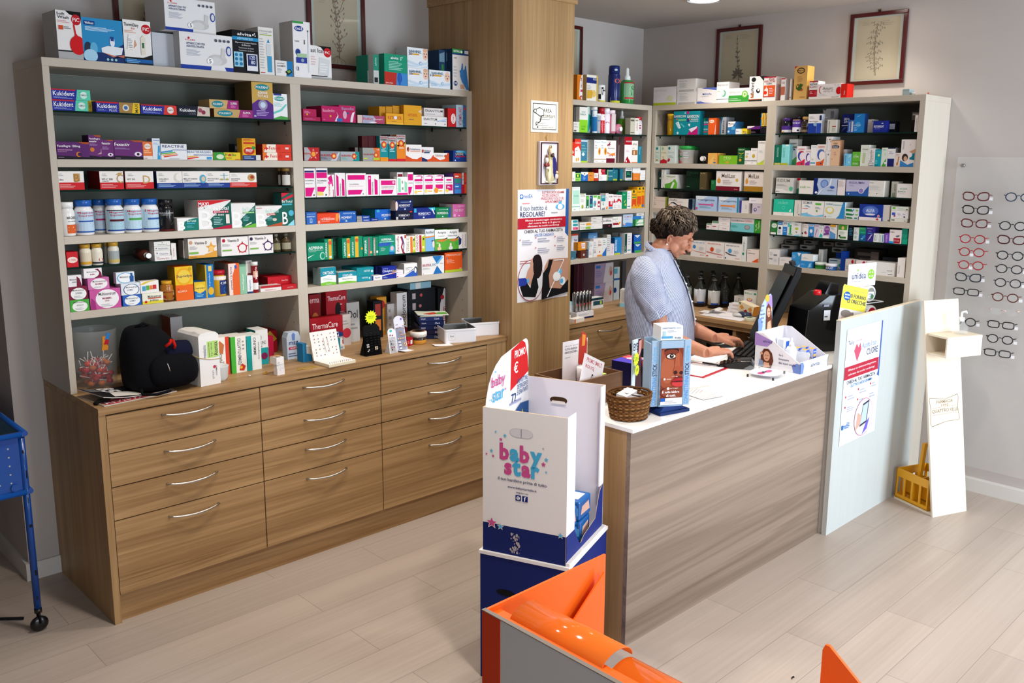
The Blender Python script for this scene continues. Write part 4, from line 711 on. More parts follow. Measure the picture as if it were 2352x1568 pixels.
1615 1905 832 d14 sb8b0a8;e4e0de;p 1f6cb0 48 100 90 100 68 54|p 1f6cb0 50 0 92 0 68 46|p 6ab0d8 60 54 72 54 96 92 90 96|t 4 36 46 60 b03040 BRUFEN|t 38 64 46 60 7a8aa0 LIK|t 80 96 54 60 446 400mg|l 4 40 30 40 2 aaa|c 6 6 2 333;large white ~ with two blue triangles
1912 2138 780 d14 s9a2c10;dc5414;r 0 0 100 12 a8c02c|t 8 94 82 92 f0c0a8 SPIDIDOLPOCKET|c 14 72 4 58a|l 10 56 56 66 2 f0b090|l 10 60 46 56 2 f0b090|t 82 94 14 18 fff 20;large orange ~ with lime foot
''')
stock('''
@ C top 7
215 292 190 d6 ;d87a18;p eee 40 14 96 0 96 100 80 100 46 70|T 64 82 50 88 c82028 MOM|r 60 32 96 42 c04060|p b82020 52 0 74 16 96 0 90 14 96 18 52 16;orange and white lotion ~ at far left
345 500 195 sc8b070 d8;ece8dc;r 0 68 96 90 1a2a78|t 56 92 80 88 dde MOUSSE|l 4 46 32 62 5 bbb|p d8a838 2 8 50 10 50 42 4 40|r 88 0 100 100 d8b050|e 66 28 16 14 e8c060;cream ~ with navy band
542 635 328 kv cf0f0ee;eceae6;p 222 30 84 44 86 40 40 72 16 60 18 30 44|t 40 84 60 72 222 MO|r 0 0 100 8 d8cc30|r 8 16 26 44 222;short white can with black curve
735 845 62 kv c14286c;1c2a6a;t 24 98 52 66 e87040 OFF|p e8e4d8 0 0 100 0 100 20 30 24 0 14|r 0 0 100 6 c8c830|t 36 70 9 15 333 LARVE|c 30 88 3 bcd;tall navy spray can
915 1040 85 ky cf0f4f2;3c9a4a;r 4 0 98 12 2a8a3c|r 6 12 96 56 8cb890|e 62 36 28 18 e8f0e8|T 44 80 22 50 2a8a3a ZIG|r 10 14 90 18 c83030|r 4 56 96 59 b82838;green and white spray bottle with ball cap
@ C 1 7
165 245 842;e4e0d8;r 8 6 50 20 444|l 10 80 40 90 2 bbb;low white ~ with black print
170 242 640 i3 d10;5a5854;;dark grey ~ at back left
245 360 640 d10;e9e7e0;r 0 0 100 50 8ad02c|t 26 72 78 84 2a8a7a ACQUA|t 12 78 68 75 2a8a7a BORICA|t 22 76 20 26 4a8a2a CUTE|t 24 70 10 16 4a8a2a UNICA;^bright green ~
350 452 615 d10 i2;d8e8e0;p 2aa090 4 2 22 2 84 60 20 74;white ~ with teal diagonal
452 510 636 ku cf0f0f0;2a8ad0;r 0 62 100 86 e8ecee|t 10 90 64 72 4a9ad8 Cer|r 0 0 100 6 dde;slim blue and white bottle
505 558 728 ku ce8eaea;dfe4e8;r 16 60 80 66 6a8ab8|l 16 80 10 36 3 99b;small pale tube bottle
548 620 645 kv cb8202c;c8202c;r 6 50 94 74 f0e8e8|c 60 66 3 b22|c 60 78 3 b22|l 20 70 12 40 3 e99;red and white disinfectant bottle
615 694 652 kv cf0eef4;ece8f0;p 223a9a 10 66 50 74 46 58 20 52|t 20 92 40 46 c03080 Plus|l 16 84 10 34 3 ccd;white spray can with blue shield
690 775 680 kk cf0dce4;c87084;r 24 10 80 84 d8c8cc|l 28 76 14 80 6 a9a;pink disinfectant bottle, upright
775 870 870 kL cf4eef0 d10;c8708c;;pink disinfectant bottle lying with cap outward
840 925 685 ky cf2f2f0;6ac02c;r 0 0 100 28 e8e8e4|t 20 90 44 54 2a6a2a Cit|c 80 42 6 e8d030;^lime spray bottle
918 950 820 i2;8cc040;r 0 0 100 36 eee;slim lime ~ edge
952 1070 790 d10;c8c4b0;r 56 0 100 100 ece8e4|r 4 80 44 90 554|r 60 82 90 90 997|T 70 84 24 74 a33 olio|r 4 10 44 14 443;beige and white oil ~
1072 1135 775 kk cc01824;d8d4d8;r 10 6 90 60 e4dee2|c 36 52 4 a13|c 74 52 4 a13|c 36 38 4 a13|l 16 80 8 28 3 aaa;small bottle with red cap
@ C 2 7
150 185 1120;e03020;p f4ece4 0 0 100 0 100 30 0 36|p f4e8e0 0 60 60 50 0 40;red and white ~ sliver at far left
176 270 1080 d9;e03a24;p f0e8e4 0 0 100 0 100 46 60 70 0 60|t 10 94 80 88 f8d8d0 FLUIBRON|l 14 60 46 56 1 daa|e 28 12 10 8 e8a030|e 60 14 10 8 e8a030;red and white syrup ~
262 355 1085 d9;3c7c98;r 0 90 100 97 c8d8e0|l 10 90 30 80 4 6aa|c 36 36 8 d8e4ec|r 0 0 100 8 a8c830;steel blue ~ with lime foot
352 445 1090 i2;c8c4b8;l 6 94 4 96 14 aaa690;stack of pale beige ~ edges
450 538 1092 d9;f0eeea;t 16 90 86 94 8ab8c8 Pranos|e 88 50 22 16 e89a20|e 92 50 12 9 a86010|r 0 14 100 17 9a7a40|l 12 56 60 80 2 bbb|r 20 4 60 8 ccc;white ~ with half orange sunflower, left
535 620 1092 d9;f0eeea;t 16 90 86 94 8ab8c8 Pranos|e 84 50 24 16 e89a20|e 90 50 12 9 a86010|r 0 14 100 17 9a7a40|l 12 56 60 80 2 bbb|r 20 4 60 8 ccc;white ~ with half orange sunflower, right
620 752 1100 d9;efe8e2;r 0 0 90 20 6a1028|p 8a1a3c 6 80 26 86 20 98 32 88 44 98 36 84 50 80 34 80 36 70 26 80 14 72|t 14 84 62 68 667 FlavoVen|p e88a40 6 50 40 40 90 46 90 32 50 34 6 42|c 30 32 3 a13|c 46 32 3 a13|c 62 32 3 a13;white ~ with maroon knot and orange fruits
745 800 1165 i2 d8;d8d0d4;p a01c34 0 0 60 0 90 30 80 60 20 10;^crimson ~ half hidden
870 975 1052 d10 s8a7474;efe8e8;r 0 70 100 100 a80c20|p a80c20 0 0 90 0 40 26|t 16 92 80 86 f0d0d4 ANGIOVEN|l 20 76 42 50 2 dab|c 26 6 4 fff;tall ^crimson ~, front
790 868 1052 i1;a89494;r 0 68 100 100 7a1c28|p 8a2028 40 0 90 0 100 30;tall crimson ~ side behind
965 1055 1105 d9;efe8e0;t 14 80 80 88 666 arma|r 6 36 96 58 a06a3c|r 30 38 50 54 e8c8a0|r 0 0 100 4 d88a50|l 10 60 62 72 1 bbb;white ~ with brown product picture
1052 1110 1180;1f7a90;T 40 62 50 94 b8d8e0 Omeg;slim teal ~ at right end
@ C 3 8
152 196 152;ece8ec;l 16 70 10 40 3 889;small white ~ at far left
196 276 172;9ad054;r 10 44 86 88 1c7a30|e 46 66 12 18 e8e060|l 12 80 8 30 2 494;lime and dark green square ~
278 380 156 ;2264b8;p e8ecf0 0 100 100 100 100 80 54 56 0 84|c 52 80 8 123|l 30 70 10 50 4 9bd;blue ~ with white shield top
380 465 158;dc8a34;t 14 80 52 68 844 Oftal|l 14 60 20 34 1 b65;small orange ~
462 535 168;b8301c;r 4 36 92 96 eae4e0|l 10 80 44 88 3 a99;small ^red ~
535 650 195;ece4e4;l 6 50 20 80 3 bbb;flat white ~ under the red pair
525 628 115 o;b82030;p f0e0d8 0 0 0 100 40 100 30 60 50 20 40 0|t 46 90 60 74 f0d8dc Prostat;red ~ on the flat white one
655 806 122 d10;206c7c;r 0 0 6 100 9ab830|t 8 52 84 96 b8dce4 FLOMAX|t 8 52 34 46 b8dce4 FLOMAX|l 60 84 70 78 1 8bc|r 56 0 94 16 a4b430;deep teal ~ pair with lime foot
738 806 90 i1;1c5e70;r 0 84 100 96 3a8aa0;teal ~ standing taller behind
832 880 112;1a6a84;r 0 0 80 12 a4b430|r 0 0 20 100 143a52;slim teal ~ by itself
918 1015 88 d8;e0e0de;r 6 22 92 76 10403c|t 12 92 84 96 555 Tonolin|t 12 92 6 16 555 Tonolin|l 20 80 40 66 2 3a6;white ~ with dark green square
1028 1130 165;e0822c;r 0 92 100 100 eee|t 26 64 24 34 fbc Fast;orange ~ under a white one
1022 1140 95 o;ece8e6;l 50 84 44 56 1 bbb;white ~ on top of the orange one
1128 1226 200 d8;ece8e6;l 46 80 44 56 1 aab;small white ~ at right, lower
1126 1226 130 o d8;efebea;l 46 80 44 56 1 aab;small white ~ at right, upper
@ C 4 8
150 262 372 d8;e4ece4;r 8 30 92 86 b0dcc8|r 0 17 100 20 5ab09a|t 20 84 60 68 7ab8a8 Avidiet|r 8 92 92 98 ddd|l 20 60 4 10 1 bbb;tall pale mint ~
262 348 468 d8;ecebe4;t 16 90 80 94 998 DICODRAL|l 12 80 50 70 3 bbb|e 44 24 16 12 9aa83a|r 0 96 70 99 9aa83a|r 0 17 100 18 aaa;white ~ with olive leaf
350 402 490;e6e8e2;r 6 16 80 96 1c6a3c|c 48 82 12 6ac04a|c 46 24 6 cfe;dark green and white small ~
402 448 492;dfe6e4;r 0 18 100 98 1c4a6c|t 20 80 80 90 9bd K|c 50 34 10 4a9;dark blue small ~
448 512 490;e8eae4;r 10 84 90 98 6ac04a|e 46 44 32 20 4ab0c8|e 60 40 14 10 c85050|l 12 84 4 14 2 aaa;white ~ with turquoise drop
512 560 490;e8e2e0;r 10 74 90 96 5ab04a|r 20 20 84 60 b01c34|c 50 36 8 eee;white ~ with crimson square and green top
566 632 488 d8 s556;e8e6e0;r 6 58 96 98 1f8a9c|T 40 62 34 56 4ab|t 20 84 80 92 dff ENERVIT|p 889 10 0 90 0 94 16 30 12|T 36 60 30 54 1f8a9c MG;^turquoise ~ with fish shape
632 676 462;e4dedc;p e88828 10 2 80 2 84 18 40 20|l 12 84 60 80 2 bbb;white ~ with orange foot
670 742 476;ece6e4;r 6 18 92 54 c02030|e 60 44 18 14 e8d4d0|t 10 80 80 90 444 Serelle|r 6 4 92 14 3a8ab0;white ~ with red cup picture
740 800 482;ece6e6;p c0202c 0 46 30 76 50 50 96 60 90 48 10 44|t 10 90 84 94 b44 emoris|l 14 80 8 30 2 ccc;white ~ with red drop splash, left
800 866 486;ece6e6;p c0202c 0 46 40 60 96 40 80 64 30 76 0 68|t 10 90 84 94 b44 emoris|l 14 80 8 30 2 ccc;white ~ with red drop splash, right
868 942 446 s0f7a5a;128a58;p b8d050 40 40 70 56 64 44 50 34|c 70 24 7 c8d048|l 20 80 80 90 1 8dc;emerald green ~ with lime marks
942 1005 425 d8;e8e8e4;r 10 10 80 15 1f4a6a|l 12 70 50 90 3 bbc;tall white ~ with small navy bar
1008 1080 410 ;e8a818;r 6 10 92 50 d84a20|c 40 90 8 2a4a2a|t 8 84 66 78 333 Papaya|r 10 56 90 62 2a8a3a|c 44 12 9 e8a040;yellow and orange papaya ~, front left
1085 1150 372;ecac18;r 6 16 92 56 d84a20|c 56 92 6 2a4a2a|t 8 84 72 80 a33 Papaya|c 40 14 8 d87030;yellow and orange papaya ~, middle
1148 1200 368;eaa818;r 6 16 88 58 dc5a20|c 50 92 6 2a4a2a|t 8 84 74 80 a33 Papaya|c 50 10 8 3a6ab0;yellow and orange papaya ~, right
@ C 5 8
142 242 945;ece4e8;r 20 16 94 84 d03a68|l 26 80 34 60 1 fbc;flat ^pink ~, bottom
142 240 895 o;e6ece8;r 20 16 94 84 2a98a0;flat ^teal ~, middle
142 238 845 o;e6ece8;r 20 16 94 84 2a98a0;flat ^teal ~, top
262 428 935;ece8e2;t 6 48 34 72 555 Benagol|r 50 16 94 84 8ab83a;flat ^green ~
262 428 882 o;ece6de;t 6 48 34 72 555 Benagol|r 54 16 96 84 e0a040;flat ^orange ~
430 585 895 d9;e6e2de;l 8 30 30 50 1 aaa;white ~ under two slim ones
428 585 845 o;dedad6;t 8 44 34 70 666 Tonilex|c 92 50 12 333;slim grey-white ~, lower
426 585 800 o;dad6d2;=68;slim grey-white ~, upper
592 732 815 d10;efebe8;r 0 0 96 40 241418|t 0 88 60 84 2a2a2e ocillina|e 66 22 8 8 a04060|r 0 88 100 96 ccc;^black ~ with bold lettering
735 862 800 d10;eceae4;t 4 56 70 84 888 ENACTS|t 30 66 56 62 999 zinco|p 9a1c30 4 24 70 24 64 44 4 44|p e8a020 62 20 80 30 90 44 76 52;white ~ with maroon and yellow ribbon
885 1022 765 d10 sb8c0c8;c0d4e8;p 4a8ad0 0 0 100 0 100 26 40 34 0 20|t 12 92 74 86 c05868 FLUIMUCIL|c 16 20 9 eaa|l 16 70 56 68 2 aac;pale blue ~ with red lettering
1030 1190 895 ;8cc890;p e8f0e4 30 10 94 10 94 90 50 90|r 0 0 22 100 1a6a3c;flat green and white ~, lower
1030 1185 835 o;5ab06a;p e8f0e4 30 10 94 10 94 90 60 90|r 0 0 22 100 1a6a3c;flat green and white ~, upper
1030 1198 788 o;2a7ac0;r 74 10 96 90 c8dcec;flat blue ~ in the stack
1078 1206 742 o;ece8e0;t 30 66 30 64 444 Brovet;flat white ~ topping the stack
@ C 6 8
140 235 1048 d8;dfe4ec;p 1c3a90 0 0 100 0 100 40 70 60 60 30 20 24|r 0 93 100 100 d84020|t 40 90 66 80 2a3a80 Physiomer|l 30 70 50 62 2 99b|e 60 34 24 16 e8ecf4;tall ^navy nasal ~
132 206 1302 b135,1412 i-.4 d4;3a6a80;l 14 80 10 24 1 9bc;small slate ~ in front
232 352 1285 ;b8b4c8;;grey-lilac ~ beneath the orange one
235 350 1168 o;dc8a20;p ece4e0 50 20 90 20 90 90 40 90|t 52 86 60 76 c33 FLUI|t 52 86 40 54 c33 FORT;orange ~ with ^red label
275 352 1290 i-.4 d5;6a3424;c 58 46 16 c8c8d0;small brown ~ with silver disc
352 385 1275;222c44;T 30 60 10 90 aab ARGOTONE;slim dark navy ~
388 450 1275;ece8e8;l 10 80 30 80 3 bbb;white ~, lower of pair
385 458 1160 o;ece8e8;r 0 0 20 100 8accd4|l 24 84 30 80 3 bbb;white ~ with aqua edge, upper
455 512 1115 d9;e8e4e4;l 10 80 20 84 5 bbc|e 44 28 16 8 aaa;white upright ~ behind the pair
385 515 1030 o i2;5a8ab8;r 0 70 100 100 4a7aa8|l 60 90 10 36 1 cde;blue ~ resting up on the white one
512 588 1112 d9;ece6de;r 0 0 96 10 e09430|l 14 80 56 90 4 baa|s 46 26 8 c86a20|t 20 80 60 68 a66 INALAR;white ~ with ochre foot
588 650 1108 d9;e4e6e6;p 2a6cb8 0 0 94 0 94 50 50 30 0 14|l 10 80 60 94 3 aab|r 20 74 60 78 8b4;white ~ with blue diagonal foot
650 708 1060 d9 s99958c;dcdad4;l 10 90 20 96 8 aab;tall grey-white ~
702 758 1190;e4dce4;T 30 60 14 84 c06aa0 Argo|;small ^pink ~
762 862 1100 s1a4a80 d9;2a84c4;T 8 34 20 90 e8f0f4 AEROSOL|r 0 0 84 10 c8cc30;bright blue upright ~
848 915 1035 i2;e6e4e0;c 70 92 2 a33|l 12 84 60 84 3 bbc;tall white ~ behind the blue one
905 942 1040;e4e6e4;r 6 6 96 98 17463c|T 30 56 10 40 cfe Lin;dark green slim ~
942 1010 1035 d9;ece8e6;r 10 14 80 19 2a8a9a|l 14 84 40 90 4 bbc;tall white ~ with small teal bar
1045 1145 1188 d12 s1a3490;2466c0;p f0f4f4 10 92 90 92 50 66|c 50 84 5 123|r 6 0 96 26 4aa84a;blue and green ~ with white shield, lower
1040 1140 1062 o d12 s1a3490;2466c0;p f0f4f4 10 96 90 96 50 66|c 50 86 5 123|r 6 0 96 22 4aa84a;blue and green ~ with white shield, upper
@ D top 9
132 455 375;e4dfe2;r 0 0 100 14 b4c428|t 6 58 76 88 cfc6c8 LEVOFLUSS|e 74 36 14 16 d8dcb8|l 6 36 44 60 2 ddd;pale ~ with lime base stripe
470 750 440 d12 sd0ccc8;dcd8d6;p b4b0ae 4 0 92 0 92 16 10 16|t 14 50 80 88 999 Esoxx One|l 14 64 30 70 5 bbb;off-white ~ with grey wedge, lower
472 740 258 o d12 sd0ccc8;dedad8;p b4b0ae 8 0 92 0 92 16 12 14|t 14 54 80 88 999 Esoxx One|l 14 60 30 70 5 bbb;off-white ~ with grey wedge, upper
762 1040 385 ;ece6e6;p 5a6cb8 20 96 60 90 100 80 100 100 36 100|p 5a6cb8 0 0 90 0 40 6 20 14 0 14|t 28 76 54 66 3a5aa8 MARIAL|l 24 80 42 50 1 bbb;white ~ with blue waves
1038 1225 302 d12 sd4cecc;f0eeee;t 4 94 80 92 aaa Bianacid|e 60 44 18 16 6ab890|e 52 46 14 12 f0eeee|r 0 16 100 18 3a4a5a|l 8 40 54 60 1 9c9;white ~ with green stomach drawing
1205 1505 390;ece8e6;r 0 0 100 48 3c9a3c|t 4 56 62 78 b0b4b0 REFALGIN|c 80 54 26 6ab83a|c 80 54 18 d8ecc0|c 80 54 9 7ab84a|l 4 70 8 30 2 bdb;^green ~ with spiral disc
1510 1715 220 d10 s1c1a26;f4f0ee;r 0 0 94 7 222|r 0 7 94 9 d85a20|p 222 70 100 100 100 100 80|e 30 87 16 9 222|T 12 34 14 74 333 RefluWard|T 12 34 14 34 e8842c Reflu|c 64 42 9 222|c 66 45 5 f4f0ee|T 14 66 0 1 333 .;white ~ with black corner and swirl
1718 1893 225 d10 sd0c8c4;ede7e4;r 0 95 100 100 b82030|r 0 18 94 64 e05a28|t 4 92 76 84 b04048 REFLUSOBE|t 20 74 68 74 444 GEL|p f4e4dc 6 20 40 20 36 50 28 52 24 60 18 52 8 48|c 16 34 8 e02c10|l 46 88 26 54 4 fbb|r 0 16 94 18 b82030|t 42 88 84 94 a33 GX;white ~ with orange panel and torso
1965 2007 255 i.5;c86a50;r 0 0 100 20 e0d8d4|r 0 60 100 94 e0d8d4;^orange ~ end, partly hidden
@ D 1 9
305 418 760 ku ce8b410;e8b018;t 0 70 68 76 442 BIOCHETASI|p f0e0a8 0 10 60 20 90 40 60 30 0 26|l 4 60 48 58 1 a72;yellow tub with yellow cap
420 605 725 d12;0f8c98;r 2 70 20 84 1c3a88|t 2 92 74 84 f4f8f8 GAVISCON|c 26 66 4 d87030|r 36 60 98 66 7ad08a|p b8dce4 16 50 28 56 50 30 40 26|p d8ecf0 30 54 40 58 60 30 50 26|p 5ac0d0 60 50 90 36 84 30 56 46|e 36 8 8 6 c8e4ec|c 90 92 3 bee;teal sachet ~ with pale sachets
605 800 722 d12 s0a6a78;0f8a98;r 0 88 18 100 b82878|p b81c70 10 0 88 0 88 34 30 22|r 4 54 20 70 2a3a88|t 4 92 72 84 f4f8f8 GAVISCON|c 24 66 4 d87030|t 34 88 62 68 e8f4f4 ADVANCE|t 30 88 54 60 c8e4ec BUSTINE|p e8e4f0 12 44 30 48 26 34|p e8d8ec 20 24 80 36 80 28 40 10;teal sachet ~ with magenta foot
795 930 820 i1;12889a;r 10 84 60 98 4ac060|t 18 88 70 80 dff GAVISCON|r 24 58 88 66 c03a80|t 18 88 28 36 dff GAVISCON|r 20 14 88 20 c84a50;teal ~ pair lying behind
922 1028 822 d10;e05a20;e 44 80 34 10 f0d8c4|t 22 70 77 83 c33 Maalox|p e8dce0 88 0 100 0 100 70;bright orange ~ with cream oval
1024 1108 810 i1 d9;3c7ca0;r 0 0 0 0 fff|p efe6e0 0 0 56 0 50 50 8 82 0 70|T 8 34 6 56 223 Maalox;^blue upright ~
1108 1178 808 d9 i1;9a9ea4;p 2a5a7a 0 60 30 100 0 100|T 26 60 8 82 222 Maalox;grey upright ~ with dark lettering
1198 1330 872 d9;2e6ea4;p f0ecea 4 56 60 60 96 96 96 100 4 100|t 10 82 76 92 333 Maalox|l 10 60 66 72 1 c44|r 50 34 90 60 4a9ac8|c 14 22 9 bdf;blue ~ with white curved top
1300 1410 975;e2e4e6;t 8 56 40 66 78a Maalox|r 78 0 100 100 d8dcc0;low grey-white ~
1405 1490 972;e8c828;t 14 84 30 60 455 Maalox|p 3a7ab0 10 6 90 6 90 20|;low yellow ~
1490 1690 985 i1 ;2e0f3c;p a89aa0 0 20 60 30 50 60 0 60;flat dark purple ~, lower
1472 1672 938 o;5a1f6c;p efe4e8 0 30 30 40 60 100 0 100|t 6 50 62 84 a35 NeoBianacid;flat purple and white ~, upper
1668 1765 940 b1668,1040;14101c;c 20 80 5 c8a|c 74 80 5 c8a;small black ~
1678 1735 752 o;e8b428;r 0 0 24 100 2a84c0|T 40 74 10 90 543 Biochetasi|c 14 60 8 c83;slim yellow and blue ~, left
1738 1792 752 b1738,935;e8b428;=119;slim yellow and blue ~, right
@ D 2 9
142 222 1220;cfe0d4;c 34 84 8 1a8a80|t 14 84 58 63 999 PSYLLOGEL|l 14 84 32 46 2 aba|e 40 18 26 4 a8863a|r 0 0 100 4 fff;pale green ~ with gold dish
232 330 1222;dcdcc0;c 32 84 8 8ab8a0|t 14 84 58 63 a66 PSYLLOGEL|p c01c2c 0 0 100 0 100 16 60 22 50 30 40 22 0 16|c 40 36 3 c33;cream ~ with red berries heap
332 445 1215;d0dcd8;c 22 84 8 1a7a78|t 8 84 58 63 9a9 PSYLLOGEL|c 22 20 8 b82430|l 14 84 32 46 2 aba|e 14 14 10 6 a02030;grey-green ~ with single red fruit
452 640 1222 km c2a9a44;e8e8e6;t 8 46 62 70 b44 PSYLLOGEL|r 4 36 50 42 2a8a4a|p c83040 0 2 44 2 50 8 20 14 0 16|l 56 84 30 66 3 bbb;white tub with green lid, front
622 735 1230 km c1a6a2c i3;b8bab4;p 5a9a3a 10 6 40 40 46 10|l 56 84 50 66 2 aaa;white tub with green lid, behind
752 905 1330 kL cf4f2f0 d12;121214;;black bottle lying down with white cap outward
915 1058 1325 d9;e8b058;r 92 0 100 100 d87a20|p f0c070 0 0 60 0 60 80|l 56 90 36 46 1 c83|e 68 14 14 6 5a7aa0;amber ~ with blue oval
1075 1340 1360;7ab828;t 26 64 62 88 c8e894 PEG|e 46 22 9 9 e89a50|t 26 60 44 54 dfb Macrogol;low lime green ~
1340 1445 1250 d8;1a5a30;t 8 92 84 92 c8e8b8 VERUM|p e8c83c 12 72 50 64 88 72 84 68 50 60 16 68|c 40 26 9 d8a030|l 26 74 40 56 2 9c6|r 0 0 0 0 fff;dark green ~ with yellow smile
1445 1530 1290 d8;ece8e6;t 20 70 72 82 999 FIBRA|e 34 56 18 10 d0c050|r 0 26 96 29 3a5a5a|l 14 50 8 18 1 aaa;small white ~ with olive leaves
1530 1625 1255 i.2;ece8e6;t 14 84 82 90 aaa SOLLIEVO|e 44 52 22 12 c8a83a|r 0 22 96 25 3a5a5a|l 14 50 6 14 1 aaa;white ~ with golden leaves
1630 1758 1152 d8;ebe7e2;p b8cc60 0 0 86 0 86 22|t 12 84 90 97 777 ColiLen|l 14 74 50 62 2 ccc|r 0 0 86 8 c4d43c;tall white ~ with lime corner
@ D 3 10
135 165 140 i2;14404a;c 60 60 6 bdc;dark teal ~ at left edge
168 220 112;dfe0da;T 34 60 50 90 6a8a70 VEROLAX|r 60 0 86 6 2a7a5a;slim white upright ~
215 380 178 d10 sbabab4;e6e8e2;p 6ab838 60 0 100 0 100 40 84 66 70 66|p 5aa838 0 0 56 0 76 60 40 40 0 30|p e8ece4 46 0 62 0 80 40 66 50|t 10 82 80 90 5a8a40 VEROLAXI|l 10 30 66 72 1 aaa;white ~ with green letter A
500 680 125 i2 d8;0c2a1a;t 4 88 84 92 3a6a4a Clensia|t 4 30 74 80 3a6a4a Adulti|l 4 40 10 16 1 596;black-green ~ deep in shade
680 765 145 ;5a4c30;t 10 84 88 95 c8b080 6,75|l 20 80 6 12 1 987;narrow dark khaki ~
830 895 250;1a6a38;l 10 70 60 90 3 4a7;small dark green ~
898 1232 135 d12;ece6e2;r 0 0 96 22 7a1428|t 22 76 66 88 7a6a60 MeliLax|e 12 50 7 13 d8963c|c 12 66 4 e8c070|c 84 56 8 d8b050|l 28 70 32 58 3 cbb|t 74 88 6 12 eaa aboca;^maroon honey micro-enema ~
1272 1600 140 d12;e8dcd4;r 0 0 96 26 a87820|t 22 76 66 88 6a5a50 MeliLax|e 14 50 7 13 d8963c|c 14 66 4 e8c070|l 28 70 36 58 3 cbb;^ochre honey micro-enema ~
@ D 4 10
52 220 528 d12 s9aa040;e0d2c8;l 4 24 40 80 2 a99;beige ~, lower of pair
55 222 475 o d12 s9aa040;e0d2c8;l 4 24 40 80 2 a99;beige ~, upper of pair
262 530 500 d12 s1c2440;efe8e2;t 6 44 76 96 555 Dicoflor|p 222 0 30 14 62 28 66 60 26 40 40 22 56 10 50 0 20|p d88020 0 20 10 44 12 56 0 36|p c83030 56 30 64 44 60 50|t 72 94 8 16 333 Dicofarm|t 42 70 66 74 c99 bambini;white ~ with black and orange arc
248 465 405 o i4;3a3a38;t 10 66 40 70 0c0c0c Dicoflor|t 68 84 10 36 0c0c0c 60;dark ~ resting on the white one behind
540 620 500 i1;a8cce4;l 14 80 20 90 6 5a8ab8|r 90 0 100 100 334;pale blue upright ~
625 905 468 d10;b4ccec;p e4ecf4 10 60 60 100 0 100|t 10 90 64 82 2a4a8a enterogermina|r 14 38 80 48 d05a9a|c 80 43 11 e070a8|c 6 14 9 d84a8a|l 20 80 20 34 2 8ab;pale blue probiotic ~ with pink capsule bar
905 930 470 i1;ece8e6;;thin white ~ between the pale blue ones
930 1200 480 d10;b8d0ec;p e8ecf0 10 60 60 100 0 100|t 10 88 64 80 4a5a7a enterogermina|r 10 36 76 46 e8883a|c 78 41 11 f0a060|r 92 0 100 100 2a8ab0|l 16 74 18 32 2 8ab;pale blue probiotic ~ with orange capsule bar
1218 1335 528 d9;e4dcd8;r 0 0 18 100 3a2a9a|r 18 0 30 100 d8e4e8|l 60 84 30 70 3 cbb;grey-white ~ with violet edge
1380 1520 568;d0c4d0;c 30 40 18 5a4a90|c 32 42 10 d0c4d0|l 50 90 60 80 1 88a;lilac-grey ~ with violet flower
1335 1530 492 o;ece4e6;l 16 70 40 60 1 99b;flat white ~ on the lilac one
@ D 5 10
75 180 680 i1;dfe0e2;t 6 50 78 90 444 NATO|l 6 60 50 70 2 aaa;white ~ left of the pharmacist's head
768 838 830 d8;efe6e4;r 0 80 100 100 7a9a7a|l 10 80 30 60 1 c66;small white ~ with green top, left
840 935 800 d8;efe6e4;r 0 80 100 100 6a9a7a|l 10 94 30 50 1 c55;small white ~ with green top, right
935 1080 865 d9;efe8e6;t 30 70 40 62 b55 Yovis;small white ~, bottom of three
932 1082 808 o;efe8e6;t 30 70 40 62 b55 Yovis;small white ~, middle of three
930 1090 750 o;efe8e6;t 30 70 40 62 b88 Yovis;small white ~, top of three
1092 1405 762 d10;78c8cc;r 0 64 100 100 e8dcdc|t 4 56 74 88 555 Lactoflorene|t 58 92 74 88 d88 COLESTEROLO|e 72 36 12 18 8a8c90|e 72 36 9 13 a8a4a4|l 4 34 30 50 2 4a9|c 6 8 3 245;turquoise and white ~ with grey oval
1405 1498 782;3a9a30;T 20 40 20 70 cfe8b0 LA|T 50 80 30 90 cfe8b0 Vitamine|r 44 0 48 100 2a7a24;bright green ~ cut by the upright
@ D 6 10
560 760 1065;efe8e4;t 6 92 86 94 6a9ac8 PROBIOBETE|c 24 62 12 3a8ac8|p c86a60 0 40 50 30 100 24 100 27 50 34|l 56 94 42 66 4 ccc|t 64 94 10 16 c66 GUNA;white ~ with blue striped globe, left
762 1005 1080 d10;efe8e4;t 8 84 84 93 d8402c PROBIOKAL|c 34 54 14 d84a20|p c86a60 2 34 50 26 94 22 94 26 50 32 6 40|l 56 90 38 62 4 ccc|r 4 8 14 16 d84a20|t 64 92 8 14 c66 GUNA;white ~ with orange striped globe
1010 1240 1105 d10;efe8e4;t 10 86 84 92 2a3a4a PROBIOKOS|c 32 56 14 4a9ad0|p 445 4 44 30 30 70 26 70 30 34 36 8 48|l 54 88 38 62 4 ccc|r 4 6 12 14 1c2c5a|t 64 92 8 14 c66 GUNA;white ~ with blue striped globe, right
1242 1305 1005 d12 sb8bab4;e4e6e2;T 26 56 30 84 6a7a74 KORIL|c 34 30 5 1a8a5a;tall slim white ~ with green dot
1310 1470 1182 d9;efe0d8;p e05a20 40 0 96 0 96 36|t 8 66 66 76 555 Enflorine|r 6 90 30 93 b88;white ~ with orange triangular corner
''')
